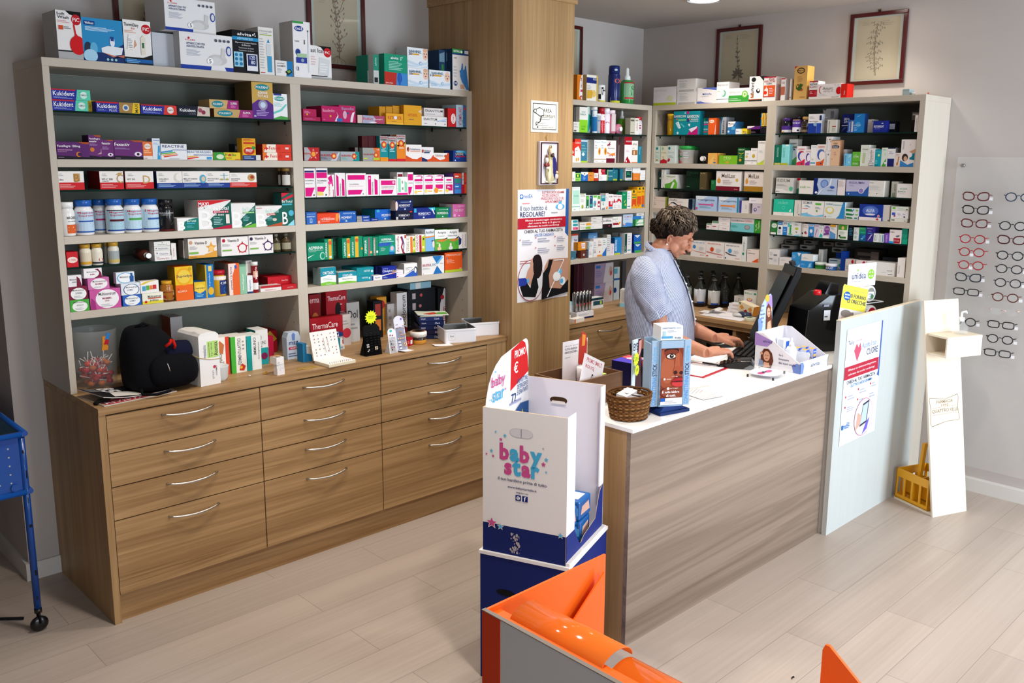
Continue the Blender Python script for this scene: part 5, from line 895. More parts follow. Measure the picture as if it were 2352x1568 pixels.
stock('''
@ E top 11
232 278 208 d10 sd4ccc8;e6dedc;r 0 95 100 100 b82030|r 0 24 100 62 b06048|t 0 84 74 84 a88 SOBE;^dull red ~ edge
285 292 208 d5 sccc4c0;d8d0cc;;thin grey ~ edge
335 350 215 d7 sccc4c0;d8d0cc;r 0 10 100 14 a22;narrow grey ~ end
385 540 60 d8 sc89a50;d8a860;p b82820 0 92 0 100 24 100|e 50 86 30 9 2a2a20|e 50 86 24 6 d8a860|t 24 76 83.5 88.5 3a2a1a AMARO|l 26 74 52 70 4 b88a48|p 3a5a24 16 46 30 34 50 48 74 44 60 36 74 28 40 26 20 32|c 62 28 3 c04020|c 34 44 2.5 5a3a10|t 52 90 5 9 864 100ml;tall tan herbal ~ with green sprig
566 680 240 d8 sd8d0cc;e9e3e0;r 0 94 100 100 b82030|r 0 12 92 50 b0202c|t 6 90 76 86 444 REPAIR|t 6 90 62 70 a33 RAPID|c 74 32 10 c83848|l 10 50 26 44 2 eaa|c 50 90 3 b22;white ~ with red lower half
665 950 272 d8;eee6e2;e 14 60 9 26 c82838|e 17 60 8 24 eee6e2|t 20 66 58 80 887f7a Anurc|t 26 68 42 54 b8a8a8 REFLUX|l 6 46 16 30 2 ccc|t 60 92 4 10 555 OMEOPIACENZA|e 92 50 12 26 d01818|c 74 88 4 daa|c 88 88 4 daa;wide white ~ with red heart
945 1022 272 d8;dc2418;r 0 0 0 0 fff|T 44 70 20 50 f8c8c0 Anurc;bright red ~ end
1688 1770 335 d6;a8b8b8;r 0 70 100 76 7a9090;small clear plastic box;plastic_box;plastic box
1785 1835 378 kn ce8e8e8;c8c8c4;;tiny white lid on the board;jar_lid;lid
1985 2003 380 ku cc83030;d04030;;tiny red pin standing at the right corner;push_pin;pin
@ E 1 11
215 335 685 kk c4a2a7a;14101c;r 4 8 96 24 d8d4d8|r 4 24 96 50 4a2a80|c 40 12 5 d8a830|l 20 80 30 42 2 bac;dark jar with purple cap and label
345 458 660 kk c1c1420;18121c;r 4 8 96 36 e8e4ec|r 4 36 96 78 5a3a9a|t 14 80 54 66 e8e4f0 ZzzQuil|c 70 18 5 223|r 20 74 80 80 a86;dark jar with large violet label
455 555 668 kk cc49a5a;2c1a14;e 50 54 40 14 d8d0c8|r 10 8 90 22 7a6a5a|t 20 80 48 60 554 SALUS;brown jar with tan lid and pale oval
555 715 635 sc8ccd4;efecea;r 0 0 64 52 1f3c98|e 56 46 16 10 8ab4c8|t 10 74 58 64 445 MELATONINA|r 84 66 100 92 1c2450|r 66 0 100 52 2a4ab0|l 10 50 74 88 2 bbb;^blue melatonin ~
655 768 728 i-.2 d4;3a8cd0;e 62 60 34 30 58a4dc|t 8 60 70 80 dff SEDIVITAX|l 10 70 20 40 3 bde;small bright blue ~
728 868 575 i4;8a888a;p 3a3a3e 16 92 28 100 0 100|r 0 0 60 44 a8a4a4|l 6 60 50 70 2 aaa|r 66 60 96 90 5a5a60;tall grey ~ at the back
785 895 705 d10;d8d4c8;T 10 26 6 90 333 Fitonotte|r 52 46 96 52 c03038|l 52 94 10 40 4 9a9;white ~ with red bar
960 1110 638 i1 d9;14226c;t 16 60 68 80 e8ecf4 SEDA|t 16 60 54 66 e8ecf4 2IN1|r 0 38 60 42 e8ecf4|p 4a6ab0 0 6 20 30 50 30 20 20|c 52 8 5 bcd;navy ~ with white lettering
1030 1105 710 d8;3a62a8;T 16 40 10 86 dde8f4 Serenivit|r 60 6 90 90 c8ccd4;small blue and white upright ~
1105 1230 632 d8 s1a3a78;1f7cc4;p e8f0f8 20 84 60 92 70 96 40 86|e 40 42 26 14 4aa0dc|t 0 70 36 42 cfe4f4 MONDORMIL|l 4 40 10 30 3 9cf;azure ~ with white comet
1172 1335 702 ;ece8de;T 8 20 6 80 667 Melatonina|c 40 84 4 222|T 28 34 10 90 bbb|T 44 50 10 90 bbb Lines|c 96 86 4 222|l 26 90 8 74 5 ddd;white ~ with fine vertical print
1335 1490 718 d9;1c2c8c;t 6 84 40 62 e8ecf8 NOVANIGHT|p c8d0e8 60 78 74 84 80 76 70 72|l 14 76 28 34 1 99c;navy ~ with white moon
1492 1608 722 i1;0e0f18;r 4 30 90 76 a8acb4|l 8 84 40 60 2 889;black jar ~ with grey panel
1795 1890 612 i2;5a5450;r 0 0 100 60 1c1a1c|r 10 84 90 92 aaa;dark ~ behind the leaning one
1835 1895 650;ece6e0;T 30 56 14 84 555 Dormiben;white ~ at the far right
@ E 2 11
150 236 1010 ;0f6a54;T 30 60 40 88 8cc8b4 ANAPAN|r 0 0 100 11 a8a830|t 20 80 3 8 fff forte;dark green ~ at far left
234 322 1002;8adada;T 20 46 36 84 48a0a0 ANAURETTE|r 0 0 96 10 b0b030|r 54 92 96 99 e8f4f4;aqua ~ with olive foot
322 425 940 i.4;e8e6e2;e 50 42 40 24 3a5aa8|e 66 38 34 20 e8ecf0|p 58b060 0 0 94 0 94 34 56 22 0 14|t 10 90 80 86 556 AUDISPRAY|r 10 68 90 72 555|c 60 8 4 3a8|c 40 60 6 dde;white ear-spray ~ with green foot
420 528 1022;ece4e4;e 50 50 40 26 3a4aa0|e 66 46 34 22 ecdce4|p d82a50 0 0 94 0 94 34 56 22 0 14|t 10 90 80 88 c44 AUDISPRAY|r 30 68 74 74 d83030|c 60 8 5 446;white ear-spray ~ with red foot
520 582 1060;ece4e8;e 50 50 40 26 3a3a98|e 66 46 34 22 ece4ec|p 8a3aa0 0 0 94 0 94 30 0 14|t 10 90 82 90 a44 AUDI;smaller white ~ with violet foot
585 658 1010;ecebea;t 14 90 88 94 b8c8cc CERULISINA|r 0 9 84 15 2a8ab0|l 20 70 20 40 1 ccc;plain white ~ with teal bar
655 762 1000;ece4de;e 50 52 44 26 3a5ab0|e 64 46 36 22 ece4e0|p e0602c 0 0 80 0 94 34 56 20 0 16|t 14 92 84 92 c44 AUDISPRAY|r 30 72 80 76 8ac|c 56 10 4 446;white ear-spray ~ with orange foot
762 830 1080;ece6e4;T 10 34 6 84 7aa8a0 Euphrasia|c 50 76 4 733;white ~ with vertical print, lower
768 838 908 o d10;ece6e4;T 10 34 6 84 7aa8a0 Euphrasia|c 60 80 4 733|l 70 96 60 90 2 baa;white ~ with vertical print, upper
825 935 948 i-.3 sa87858 d6;e4bc98;p 22305a 8 68 84 68 90 74 84 78 50 80 8 78|t 16 76 70 76 ddd BORSA|e 46 86 26 4 b09070|r 0 96 100 100 b08868|l 34 66 40 56 2 c99|r 14 24 20 27 432;peach ~ with navy banner
935 1018 1060 i.6;e2dfe2;p b8a8c8 20 10 60 10 70 60 24 60|l 20 80 74 90 2 bbb;white ~ with lilac bottle outline
985 1082 1112 d6;7ac8ec;T 4 30 8 86 3a6a98 Cerumina|c 70 30 8 a8e0f0|p a8dcf0 50 60 96 80 96 96 60 90;small sky blue ~
1062 1165 1205 d6;5ab030;t 18 86 28 70 e8f4dc OTOMO;green ~, bottom one
1085 1188 1090 o d6;66b838;t 12 84 38 58 e8f4dc OTOMO|l 30 66 64 72 1 cec;green ~, top one
1175 1295 1008 d8;e4e6da;p c0c8a0 26 14 56 14 62 62 26 62|t 20 86 76 84 777 Otosan|l 26 70 66 70 1 aaa;white ~ with pale olive tube
1275 1360 1048;ece8e4;T 16 50 24 92 444 DoxoVir|r 4 2 84 20 555|r 10 5 78 17 ddd|T 60 76 30 80 b88 gel;white ~ with vertical lettering and barcode
1352 1440 1062;17a0b0;c 60 66 8 a8d868|c 60 66 4 dfe|t 10 90 82 90 7ad0d8 OTOSAN|r 0 0 56 8 0f8898|l 14 50 14 40 3 8dd;turquoise ~ with lime ring
1425 1512 1040;dfe6da;p 4aa83c 10 0 80 0 80 44 50 26|e 60 66 16 8 c8e0c0|c 70 18 6 eee|l 24 80 84 94 2 9b9;white ~ with green pyramid
1505 1605 1040 s7a7a7c;e8e6e4;r 0 0 90 42 1c2468|r 0 94 100 100 1c2040|l 16 84 66 82 2 aab|t 20 80 6 10 aac;^deep navy ~
1592 1662 1102;e8d8cc;p b87028 30 10 60 10 80 70 60 76 50 30 34 30|t 14 76 82 90 a77 forte;small ~ with brown capsule shape
1665 1850 942 d10;ece4de;p 3c84c0 0 0 90 0 90 16 50 8 0 24|e 30 34 20 14 3a2a26|e 34 30 12 9 d8a888|p d09870 60 56 96 66 96 54 56 44|p 1a7a90 60 28 94 24 94 52 70 46|e 64 44 14 9 ece8e6|T 10 20 64 94 777 Otovent|p b83838 56 78 64 84 62 80;large white ~ with boy lying down
@ E 3 12
185 415 105 d10 ;cfccc6;t 4 80 72 92 8a8884 IRIDIUM|p e4e4de 0 0 100 0 100 8 60 16 40 26 0 30|e 90 30 12 14 5ab890|l 6 70 46 58 2 aaa|r 4 8 8 14 222|t 10 24 8 14 333 Fidia;grey eye-care ~ with teal disc
418 512 108 i.6;e0e4e0;r 0 84 100 100 c82030|p 2a9a78 0 0 90 0 90 34 0 24|l 10 80 54 74 3 aaa;white ~ with red top and green foot
495 685 142 d8;ece6de;t 8 46 42 60 5aa830 iridil|l 56 88 44 56 2 7b8;white ~ with lime lettering
690 1005 112 d10;b8c8e4;p 0f2a74 0 0 20 0 22 30 14 60 18 100 0 100|c 46 66 26 5a80c8|c 46 66 20 8aa4d8|e 80 46 10 8 3a5ab0|p e4ecf4 16 0 24 0 40 34 74 60 78 100 72 100 66 60 34 30|p e8ecf4 6 12 12 22 20 12 12 4|l 60 92 24 30 2 446;pale blue and navy ~ with blue dahlia
1000 1130 130;ece2e2;r 0 0 6 100 1a1430|r 92 0 100 100 1a1430|l 14 80 54 92 6 cbb;white ~ with dark violet edges
1115 1425 135 d10;c4c0dc;p 2c5ca8 0 0 100 0 100 66 80 30 0 26|e 68 34 13 18 e8dce8|e 68 34 10 14 8a80c0|t 12 66 76 90 8a84b0 IRIDIUM|t 58 82 76 90 3a3a8a baby|l 14 40 60 70 2 99b|c 14 12 4 eef;lilac and blue ~ with purple disc
1425 1628 145;e8e4dc;t 4 30 82 90 777 Fisiologica|l 4 86 40 70 5 ccc|c 6 22 2 222|c 56 20 3 333;large white ~ with fine print
1725 1815 155 i.6;e4e6da;T 20 60 0 30 4a9a3a IRIDIL|T 40 66 40 80 999 gel;^green ~ half hidden
1800 2005 185 d8;ece8e2;t 20 66 56 70 3a8a6a ACQUA|t 8 58 38 50 3a8a6a BORICA|l 16 72 26 32 1 caa;white square ~ with green lettering
@ E 4 12
155 420 392 d9;2ac0a0;r 0 0 100 20 ece8e2|t 24 72 70 84 8ae8d8 EYE DROPS|c 50 48 11 6ae0cc|c 50 48 8 2ac0a0|r 80 24 84 34 e8f4f0|r 86 24 90 40 e8f4f0|t 46 50 86 92 bff dr|t 44 56 6 10 888 20;mint green eye-drops ~
432 520 405;dcd6ce;T 40 66 16 80 b8b0a8 Artelac|c 76 10 4 222;grey-white ~ end
528 825 415 d10;ece8e4;t 6 48 80 96 556a7a ISOMAR|p 4a90b8 8 66 24 72 40 62 36 60 22 66|r 62 76 88 88 5ab83a|l 4 44 48 56 1 c33|t 20 30 10 26 346 15|p 7ac0e4 0 6 30 2 100 6 100 20 60 8 20 24 0 20|c 70 40 6 5aa03a|l 62 90 50 66 2 999;white ~ with blue wave and lime tab
830 1150 428 d10;e4e8e4;p 2f8ac8 84 0 100 0 100 100 90 100 74 20 60 0|t 8 40 78 92 4a7a9a imidazyl|t 42 86 78 86 5a9ab0 antistaminico|e 28 48 20 22 e0d060|e 28 50 14 16 eceee8|c 8 8 5 a04a60|l 20 50 8 14 1 9cc;^blue ~ with yellow eye
1090 1280 620;e4e8e8;p 1f7a3a 6 20 60 20 50 70 6 80|p 3a8ad0 60 20 96 20 96 80|r 70 30 90 70 4a9a4a;slim green and blue ~, bottom
1095 1295 570 o;e4e8e8;p 1f7a3a 6 20 60 20 50 70 6 80|p 2a6a9a 50 20 70 60 60 80|r 74 30 94 70 8ac06a;slim green and blue ~, middle
1100 1300 510 o;e4e8e8;p 1f7a3a 6 20 60 20 50 70 6 80|p 3a8ad0 50 20 70 60 60 80|r 76 30 94 70 8ac06a;slim green and blue ~, top
1295 1610 460 d10;1e3894;r 0 0 96 20 ece4e4|e 48 60 34 32 4a6ac0|e 48 62 20 20 6a8ad4|t 30 66 52 70 e8ecf8 ALFA|e 48 38 22 5 e8e4ec|c 84 30 8 e8b8b8|c 84 30 4 c33|e 80 10 5 6 c22|r 32 32 64 34 aac;royal blue eye-drops ~ with glow
1615 1700 470 i.6 d12;ddd8d0;c 92 6 4 222;tall white ~ end with black dot
1712 1935 650;e4e2d6;r 6 34 26 74 777|c 88 44 12 222;flat pale ~, bottom of three
1720 1950 545 o;ece8e6;p 3a5ac8 6 40 26 40 26 74 6 74|e 22 30 6 12 a83a6a|l 40 60 40 70 2 aab|e 80 22 6 8 224|l 70 90 44 70 1 aac;white ~ with blue and purple mark
1725 1955 490 o;dfe4d8;r 8 30 24 80 6ac03a|l 40 84 30 70 2 aca|e 92 30 6 10 222;flat pale green ~, top of three
@ E 5 12
115 205 695 ;2c7a3c;e 54 72 40 20 d8e4d4|t 24 80 70 78 7a9a70 ALFA|r 4 0 84 17 ece8e0|l 14 80 24 44 3 4a8a4a;green ~ with round pale badge
208 278 690;e8ecee;r 6 76 94 98 1f7ac0|e 44 52 26 10 222|l 12 74 12 40 3 9aa|t 20 80 80 90 dff VITAMIN;white ~ with black eye drawing
280 345 675 ;e2e4e6;r 0 0 92 60 2a7ac8|t 14 84 76 90 667 RETIN|l 14 80 20 50 2 9ce;^blue narrow ~
342 425 680;dfe8e0;p 4ac0d0 0 60 40 60 30 84 0 90|r 34 16 64 60 2a9a4a|c 54 68 7 2a9a4a|r 20 8 84 14 2a9a4a|l 14 90 86 94 1 8a9;white ~ with green letter i
415 520 702 sb8b4b0;e6e4e0;p 8ac8e0 0 0 90 0 90 14 40 10|e 44 54 24 10 b8c84a|p 777 30 36 56 30 50 22 36 26|l 16 70 76 90 2 999;white ~ with lime badge and aqua foot
525 555 720 i.4;cfc6c2;c 60 26 7 222;white sliver with black dot
552 620 720;e6dcda;c 44 32 10 2a2a30|c 54 28 9 c05060|l 10 84 70 92 2 b8a8a8;white ~ with black and red dots
620 700 720;3c88c8;r 8 80 92 96 d8e0e8|t 14 84 84 94 334 OPTREX|e 50 46 26 14 dfe8f0|s 40 16 8 1a4a98|r 0 0 96 8 1a3a70;bright blue ~ with white top
692 762 728;d8ccd8;p 8a6aa0 30 10 70 60 60 70 24 20|r 10 84 90 96 c8a8c0|l 14 60 4 10 1 222;pale mauve ~
758 820 742;dfe4e4;p 2aa8a8 10 4 90 4 84 28 40 36|p a04a50 50 40 70 60 60 70|l 14 84 74 90 2 aab;white ~ with teal foot
815 908 738;ccc0d0;e 56 66 42 28 8a4a98|t 26 84 66 76 e8dcec ALFA|r 0 0 88 16 ece8e6|p 6a3a8a 10 24 90 30 90 44 10 36;violet and white ~ with round badge
905 1000 730 sc8c4b8;e4e0da;r 0 84 84 100 e0a030|p 5a90c8 0 0 84 0 84 34 0 56|l 10 74 66 78 2 999;^blue ~ with amber top
1015 1140 722;e8e8de;r 4 64 96 100 4a9a2c|e 50 78 14 12 e8c080|l 14 84 34 56 4 aba|r 20 8 90 20 3a7a3a|e 20 24 10 6 222;^green ~ with honey drop
1150 1222 740 i.4;0c1420;l 20 90 30 84 5 2a8aa8;black ~ with turquoise specks
1222 1295 768;dcdfdc;e 40 26 22 12 9ac0b0|l 14 84 46 70 2 9ab|T 20 40 50 90 9aa DROP;pale grey-green ~
1295 1390 765;1a5c88;p 1a8a5a 0 50 96 50 96 100 0 100|t 10 80 84 94 a8e0b0 Systane|p 3a8ad0 40 6 90 30 90 46 40 30|r 20 60 90 66 3ab0a8|l 30 80 12 20 1 dff;green over blue ~
1388 1490 762;34287c;t 10 84 84 94 b8b0e8 Systane|p b8a8d8 26 4 60 24 90 54 60 44 30 14|r 20 54 80 60 4a90d0|l 24 80 66 78 2 7a70b8;indigo ~ with pale swoosh
1488 1560 848;e6e8e6;T 14 44 12 80 555 OPTIVE|T 56 70 20 84 8ab Fusion;small white ~ with vertical print, left
1562 1625 855;e0e6e6;T 14 40 10 84 555 HYLOVIS|r 70 10 90 90 3a8ab0;small white ~ with vertical print, right
1635 1700 845;7a4ab8;T 26 60 10 86 d0b8ec HYABAK;small violet ~
1700 1865 800 ;eadfdc;r 36 2 90 40 a8182c|p 2a98d8 0 0 40 0 40 14 0 16|p 667 50 56 84 64 80 50 60 46|t 6 40 78 88 767 Iridina|t 40 82 16 28 e8b8b8 DUE;white ~ with crimson square
1868 1940 920;1aa884;;mint block ~, lower
1868 1940 855 o;1f9a80;;mint block ~, middle
1868 1945 782 o;1c8a74;;mint block ~, upper
@ E 6 12
62 222 1162;dedad8;r 8 66 40 82 888|l 54 84 40 80 3 bbb;white ~ with barcode, lower left
225 395 1172;e4dedc;r 50 14 84 30 888|l 14 54 60 80 2 bbb;white ~ with barcode, lower right
80 240 1062 b80,1155 d14 sb8b4b2;e2dedc;r 46 14 78 40 888|l 10 44 20 70 3 bbb;white ~ with barcode, upper
300 440 940 i16 b300,985 d6;78716a;e 46 60 34 24 1a1816;grey brush pack hanging at back, first;hanging_pack;hanging pack
560 695 942 i16 b560,992 d6;78716a;e 46 60 34 24 1a1816;grey brush pack hanging at back, second;hanging_pack;hanging pack
815 955 965 i16 b815,1015 d6;6a5c54;e 46 60 34 24 1a1816;grey brush pack hanging at back, third;hanging_pack;hanging pack
975 1125 970 i16 b975,1020 d6;78716a;e 46 60 34 24 1a1816;grey brush pack hanging at back, fourth;hanging_pack;hanging pack
258 430 1000 i10 b258,1048 d6;8a8680;e 40 50 30 26 1a1816;grey brush pack nearer the front, left;hanging_pack;hanging pack
510 650 1005 i10 b510,1055 d6;8a8680;e 40 50 30 26 1a1816;grey brush pack nearer the front, middle;hanging_pack;hanging pack
935 1088 1038 i10 b935,1095 d6;6a6a66;e 46 50 34 26 1a1816;grey brush pack nearer the front, right;hanging_pack;hanging pack
398 515 1205 ;3a98d8;p e8f4fc 60 0 100 0 100 100 90 40|l 8 50 20 70 4 9cf;blue wipes ~, lower left
398 520 1105 o d12;3a98d8;p e8f4fc 60 0 100 100 60 100 80 50|l 8 50 20 70 4 9cf;blue wipes ~, upper left
505 660 1215 i-.8 d6;2f8cd4;p 9ad0f0 70 0 96 20 96 80 80 60|l 10 50 40 60 2 9cf;blue rounded ~ in front
525 685 1130 o d6 i-.8;e4e6e4;l 10 60 30 60 2 bbb;white ~ on the blue one
752 815 1060 i3;c8c8c6;T 30 60 10 80 888 Tubetto;slim white upright ~
680 820 1235 kn cdfe8dc i-.4;3f9a3c;r 10 20 80 50 2a7a2a;green and white round plaster tin
822 962 1255 kn cf0f0f4 i-1;2a70c0;t 12 76 18 50 eef LEUKOPLAST;blue and white round plaster tin
890 1085 1190 d6;c8dce8;p 5a9ac8 10 16 70 10 60 40 20 56|e 80 40 12 20 3aa8a8|r 4 80 60 90 4a5a7a|p e8f0f4 50 30 80 60 70 70;pale blue blister pack with dispenser;plaster_dispenser;dispenser
985 1045 1080 i4;1a5ad0;;deep blue ~ behind the dispenser, left
1050 1115 1085 i4;1640a0;;deep blue ~ behind the dispenser, right
1110 1235 1192 i1;ddd4d0;e 76 82 14 16 b82030|l 8 60 20 50 2 aaa;white ~ with red disc, left
1250 1390 1212 i.4;ecdcda;e 76 80 15 18 b82030|p c8888c 0 10 50 10 50 50 0 56|l 8 60 60 74 1 aaa;white ~ with red disc, right
1135 1200 1290 i-1 kn cdfe8dc;d86030;r 10 20 80 50 b84010;orange and green round tin
1235 1560 1055 i8;1a1614;r 10 70 90 84 4a4440|p 3a3430 10 20 90 20 80 60 20 60|r 66 10 98 90 5a4c48;black and brown pack at back
1395 1770 1230 i.3 d12;eae6e2;r 78 10 94 14 222|t 74 92 36 46 777 tnelecxE|l 54 80 20 30 1 ccc;long white ~ with reversed print
1600 1820 1165 i8;14141a;t 30 86 46 66 778 Norsan|r 30 0 96 16 9a1c20;black ~ with red stripe at back
1805 1905 1175 i-.3 d8 ;ece4de;T 14 34 20 60 999 Fitostim;white upright ~ at right end
''')
# ================================================================ on the left worktop (z=.9)
WT=.9003
def obj(name,mb,loc=(0,0,0),rz=0,label=None,cat=None,group=None,parent=None,**k):
 o=mb.build(name,parent,loc=loc,rz=rz,**k); return tag(o,label,cat,group)
def pbox(px0,px1,pyt,yv,dep,z0,col,prims,label,name='medicine_box',cat='medicine box',side=None,rz=0,group=None,top=None):
 """carton standing at depth yv; px0/px1 taken at mid height"""
 g=on((px0+px1)/2,pyt,'y',yv); h=g.z-z0; g.z=z0+h/2; ym=proj(g)[1]; a=on(px0,ym,'y',yv).x; b=on(px1,ym,'y',yv).x
 mb=MB().box(0,0,0,b-a,dep,h,col,'card',sides=side,top=top); deco(mb,prims,b-a,h)
 return obj(name,mb,(a,yv,z0),rz,label,cat,group)
G='cartons lying on the left worktop'
# sweets jar (clear tub with lollipops)
e=empty('lollipop_jar',(.128,.375,WT),label='big clear plastic jar of lollipops behind the black backpack',cat='jar')
q=MB(); q.lathe([(.074,.001),(.078,.003),(.088,.235),(.090,.245),(.086,.245),(.084,.235),(.074,.008),(.001,.006)],28,m='thinclear',cap=False); q.build('tub',e)
q=MB(); q.prism([(-.018,0),(.012,.0),(.016,.02),(0,.04),(.012,.06),(.004,.075),(-.01,.072),(-.012,.03)],-.0905,-.0885,c='e8942c')
q.prism([(-.006,.03),(.016,.03),(.022,.05),(.006,.06)],-.0915,-.0905,c='c82838'); q.prism([(.0,.055),(.02,.055),(.03,.085),(.012,.09)],-.0912,-.09,c='3a8ad8')
o=q.build('sticker',e); o.location=(.012,0,.165); o.scale=(.8,1,.8)
random.seed(3)
for i in range(64):
 a=random.uniform(0,2*PI); r=random.uniform(.01,.058); z=.016+random.uniform(0,.09)
 d=Vector((random.uniform(-1,1),random.uniform(-1,1),random.uniform(.0,1.0))).normalized()
 p=Vector((r*math.cos(a),r*math.sin(a),z)); t=p+d*.055
 if t.xy.length>.074: d.x=-d.x; d.y=-d.y; t=p+d*.055
 c=['c01828','b01020','d83a20','c81c30','d06a28'][i%5]
 l=MB(); l.sphere(0,0,0,.014,.014,.011,c,'gloss'); l.tube([(0,0,0),tuple(d*.055)],.0018,6,'f0ece8','matte')
 lab='red lollipop inside the clear jar'
 obj('lollipop',l,(e.location.x+p.x,e.location.y+p.y,WT+p.z),0,'red or orange lollipop heaped in the clear jar','lollipop','lollipops in the clear jar')
# magazines
q=MB(); 
def sheet(mb,x0,y0,w,d,z,th,col,top,n=8,lift=.02):
 for i in range(n):
  a0,a1=i/n,(i+1)/n; f=lambda t: z+lift*(1-t)**3*.9
  mb.poly([(x0+w*a0,y0,f(a0)+th),(x0+w*a1,y0,f(a1)+th),(x0+w*a1,y0+d,f(a1)+th),(x0+w*a0,y0+d,f(a0)+th)],top)
  mb.poly([(x0+w*a0,y0,f(a0)),(x0+w*a1,y0,f(a1)),(x0+w*a1,y0,f(a1)+th),(x0+w*a0,y0,f(a0)+th)],col)
  mb.poly([(x0+w*a0,y0,f(a0)),(x0+w*a0,y0+d,f(a0)),(x0+w*a1,y0+d,f(a1)),(x0+w*a1,y0,f(a1))],col)
 mb.poly([(x0,y0,z+lift*.9),(x0,y0+d,z+lift*.9),(x0,y0+d,z+lift*.9+th),(x0,y0,z+lift*.9+th)],col)
m1=MB(); sheet(m1,0,0,.30,.21,0,.004,'c8c0b8','b8a890',lift=0); deco(m1,['r 4 2 96 30 b02838','t 6 60 6 20 eee RIVISTA'],.30,.21,P=lambda x,z,k:(x,z,.0042+k*.0003))
obj('magazine',m1,(.03,.015,WT),.12,'magazine with red cover strip, under the black one','magazine','magazines under the backpack')
m2=MB(); sheet(m2,0,0,.28,.20,0,.003,'d8d4d0','16161a',lift=.03); deco(m2,['p e8e4dc 20 10 60 0 60 40 30 60','l 4 30 60 96 6 999'],.28,.2,P=lambda x,z,k:(x,z,.0034+.027*(1-x/.28)**3+k*.0003))
v,f,a=glyphs('85',.03); m2.mesh([(.06+y*.07,.19-x*.09,.006+.027*(1-(.06+y*.07)/.28)**3) for x,y in v],f,'f0f0f0')
obj('magazine',m2,(.035,.03,WT+.0055),.16,'black magazine with white figures, right under the backpack','magazine','magazines under the backpack')
m3=MB(); m3.tube([(0,0,.004),(.02,.012,.012),(.045,.008,.01),(.06,.03,.012)],.009,8,'15120f','matte'); obj('wrapper',m3,(.012,.06,WT),0,'crumpled black wrapper beside the magazines','wrapper')
# backpack: soft slumped black bag
bp=empty('backpack',(.292,.165,WT+.0095),label='black backpack slumped on magazines at the worktop left end',cat='backpack')
def blob(rings,n=24,c='0c0c10',m='cloth',noise=.004,seed=1):
 """rings: (z,cx,cy,rx,ry,power)"""
 rnd=random.Random(seed); mb=MB(); ph=[rnd.uniform(0,6.28) for _ in range(6)]
 for z,cx,cy,rx,ry,pw in rings:
  for i in range(n):
   a=2*PI*i/n; ca,sa=math.cos(a),math.sin(a)
   k=1+noise*15*(math.sin(3*a+ph[0]+z*30)*.3+math.sin(5*a+ph[1]-z*45)*.25+math.sin(7*a+ph[2]+z*80)*.15)
   mb.v.append((cx+rx*k*math.copysign(abs(ca)**pw,ca),cy+ry*k*math.copysign(abs(sa)**pw,sa),z))
 for j in range(len(rings)-1):
  for i in range(n): i2=(i+1)%n; mb.face((j*n+i,j*n+i2,(j+1)*n+i2,(j+1)*n+i),c,m,True)
 mb.face(tuple(range(n))[::-1],c,m,True); k=(len(rings)-1)*n; mb.face(tuple(k+i for i in range(n)),c,m,True); return mb
blob([(0,.01,0,.12,.10,.8),(.01,.01,0,.138,.115,.75),(.06,.01,0,.142,.118,.75),(.12,.005,0,.135,.11,.75),(.165,-.012,.01,.118,.095,.8),(.207,-.03,.015,.092,.075,.8),(.242,-.04,.02,.074,.06,.85),(.264,-.045,.025,.045,.035,.9)],seed=4).build('body',bp,subd=1)
blob([(0,0,0,.07,.02,.7),(.02,0,0,.1,.045,.7),(.09,0,0,.105,.05,.7),(.125,0,.01,.085,.04,.7),(.14,0,.02,.05,.02,.8)],c='0a0a0f',seed=8).build('front_pocket',bp,loc=(.035,-.095,.012),subd=1)
fl=blob([(0,0,0,.05,.012,.8),(.01,0,0,.06,.02,.8),(.05,0,0,.058,.022,.8),(.075,.005,.006,.045,.014,.8)],c='12142a',seed=9); fl.build('side_flap',bp,loc=(.07,-.085,.125),rot=(R(-14),0,R(4)),subd=1)
q=MB()
for s in (-1,1):
 for i in range(10): 
  a=PI*i/9
 q.tube([(s*.011+.006*math.cos(PI*t/8)*s,-.012*math.sin(PI*t/8),.03*t/8) for t in range(9)],.006,8,'b81c14','cloth')
q.build('red_loop',bp,loc=(.025,-.1,.178),rot=(0,R(18),0)); 
q=MB(); q.tube([(0,0,0),(.004,-.006,-.018),(.008,-.004,-.034)],.0022,6,'d8d8dc','metal'); q.build('zip_pull',bp,loc=(-.012,-.155,.125))
q=MB(); q.tube([(-.10,-.10,.02),(-.11,-.135,.008),(-.06,-.155,.004),(0,-.14,.006)],.006,8,'0c0c10','cloth'); q.build('strap',bp); q=MB(); q.tube([(-.02,.0,.262),(-.045,-.02,.275),(-.07,.0,.258)],.006,8,'0c0c10','cloth'); q.build('top_loop',bp)
# big white carton with green label, elastic band round it
e=empty('medicine_carton',(.432,.055,WT),0,label='large white carton with lime label and rubber band, beside the backpack',cat='carton')
q=MB().box(0,0,0,.092,.17,.215,'eceae8',sides='e8e6e2'); q.prism([(0,.215),(.092,.215),(.080,.226),(.040,.231),(.010,.226)],0,.17,c='e9e7e3')
deco(q,['r 40 55 96 88 b4d878','T 72 92 58 86 333 Asamax','T 58 66 58 84 564 4 g / 100 ml','T 46 53 57 86 564 sospensione rettale','T 18 34 56 82 889 mesalazina','c 72 36 3 c03050','T 78 84 18 38 445 COSMO','l 60 70 12 30 5 aaa'],.092,.215)
deco(q,['r 26 40 90 100 b4d878','t 30 84 82 94 786 4 g / 100 ml','l 8 60 20 40 3 aaa'],.092,.17,P=lambda x,z,k:(x,z,.2290+k*.0004-abs(x-.045)*.1))
q.build('box',e,rz=.10)
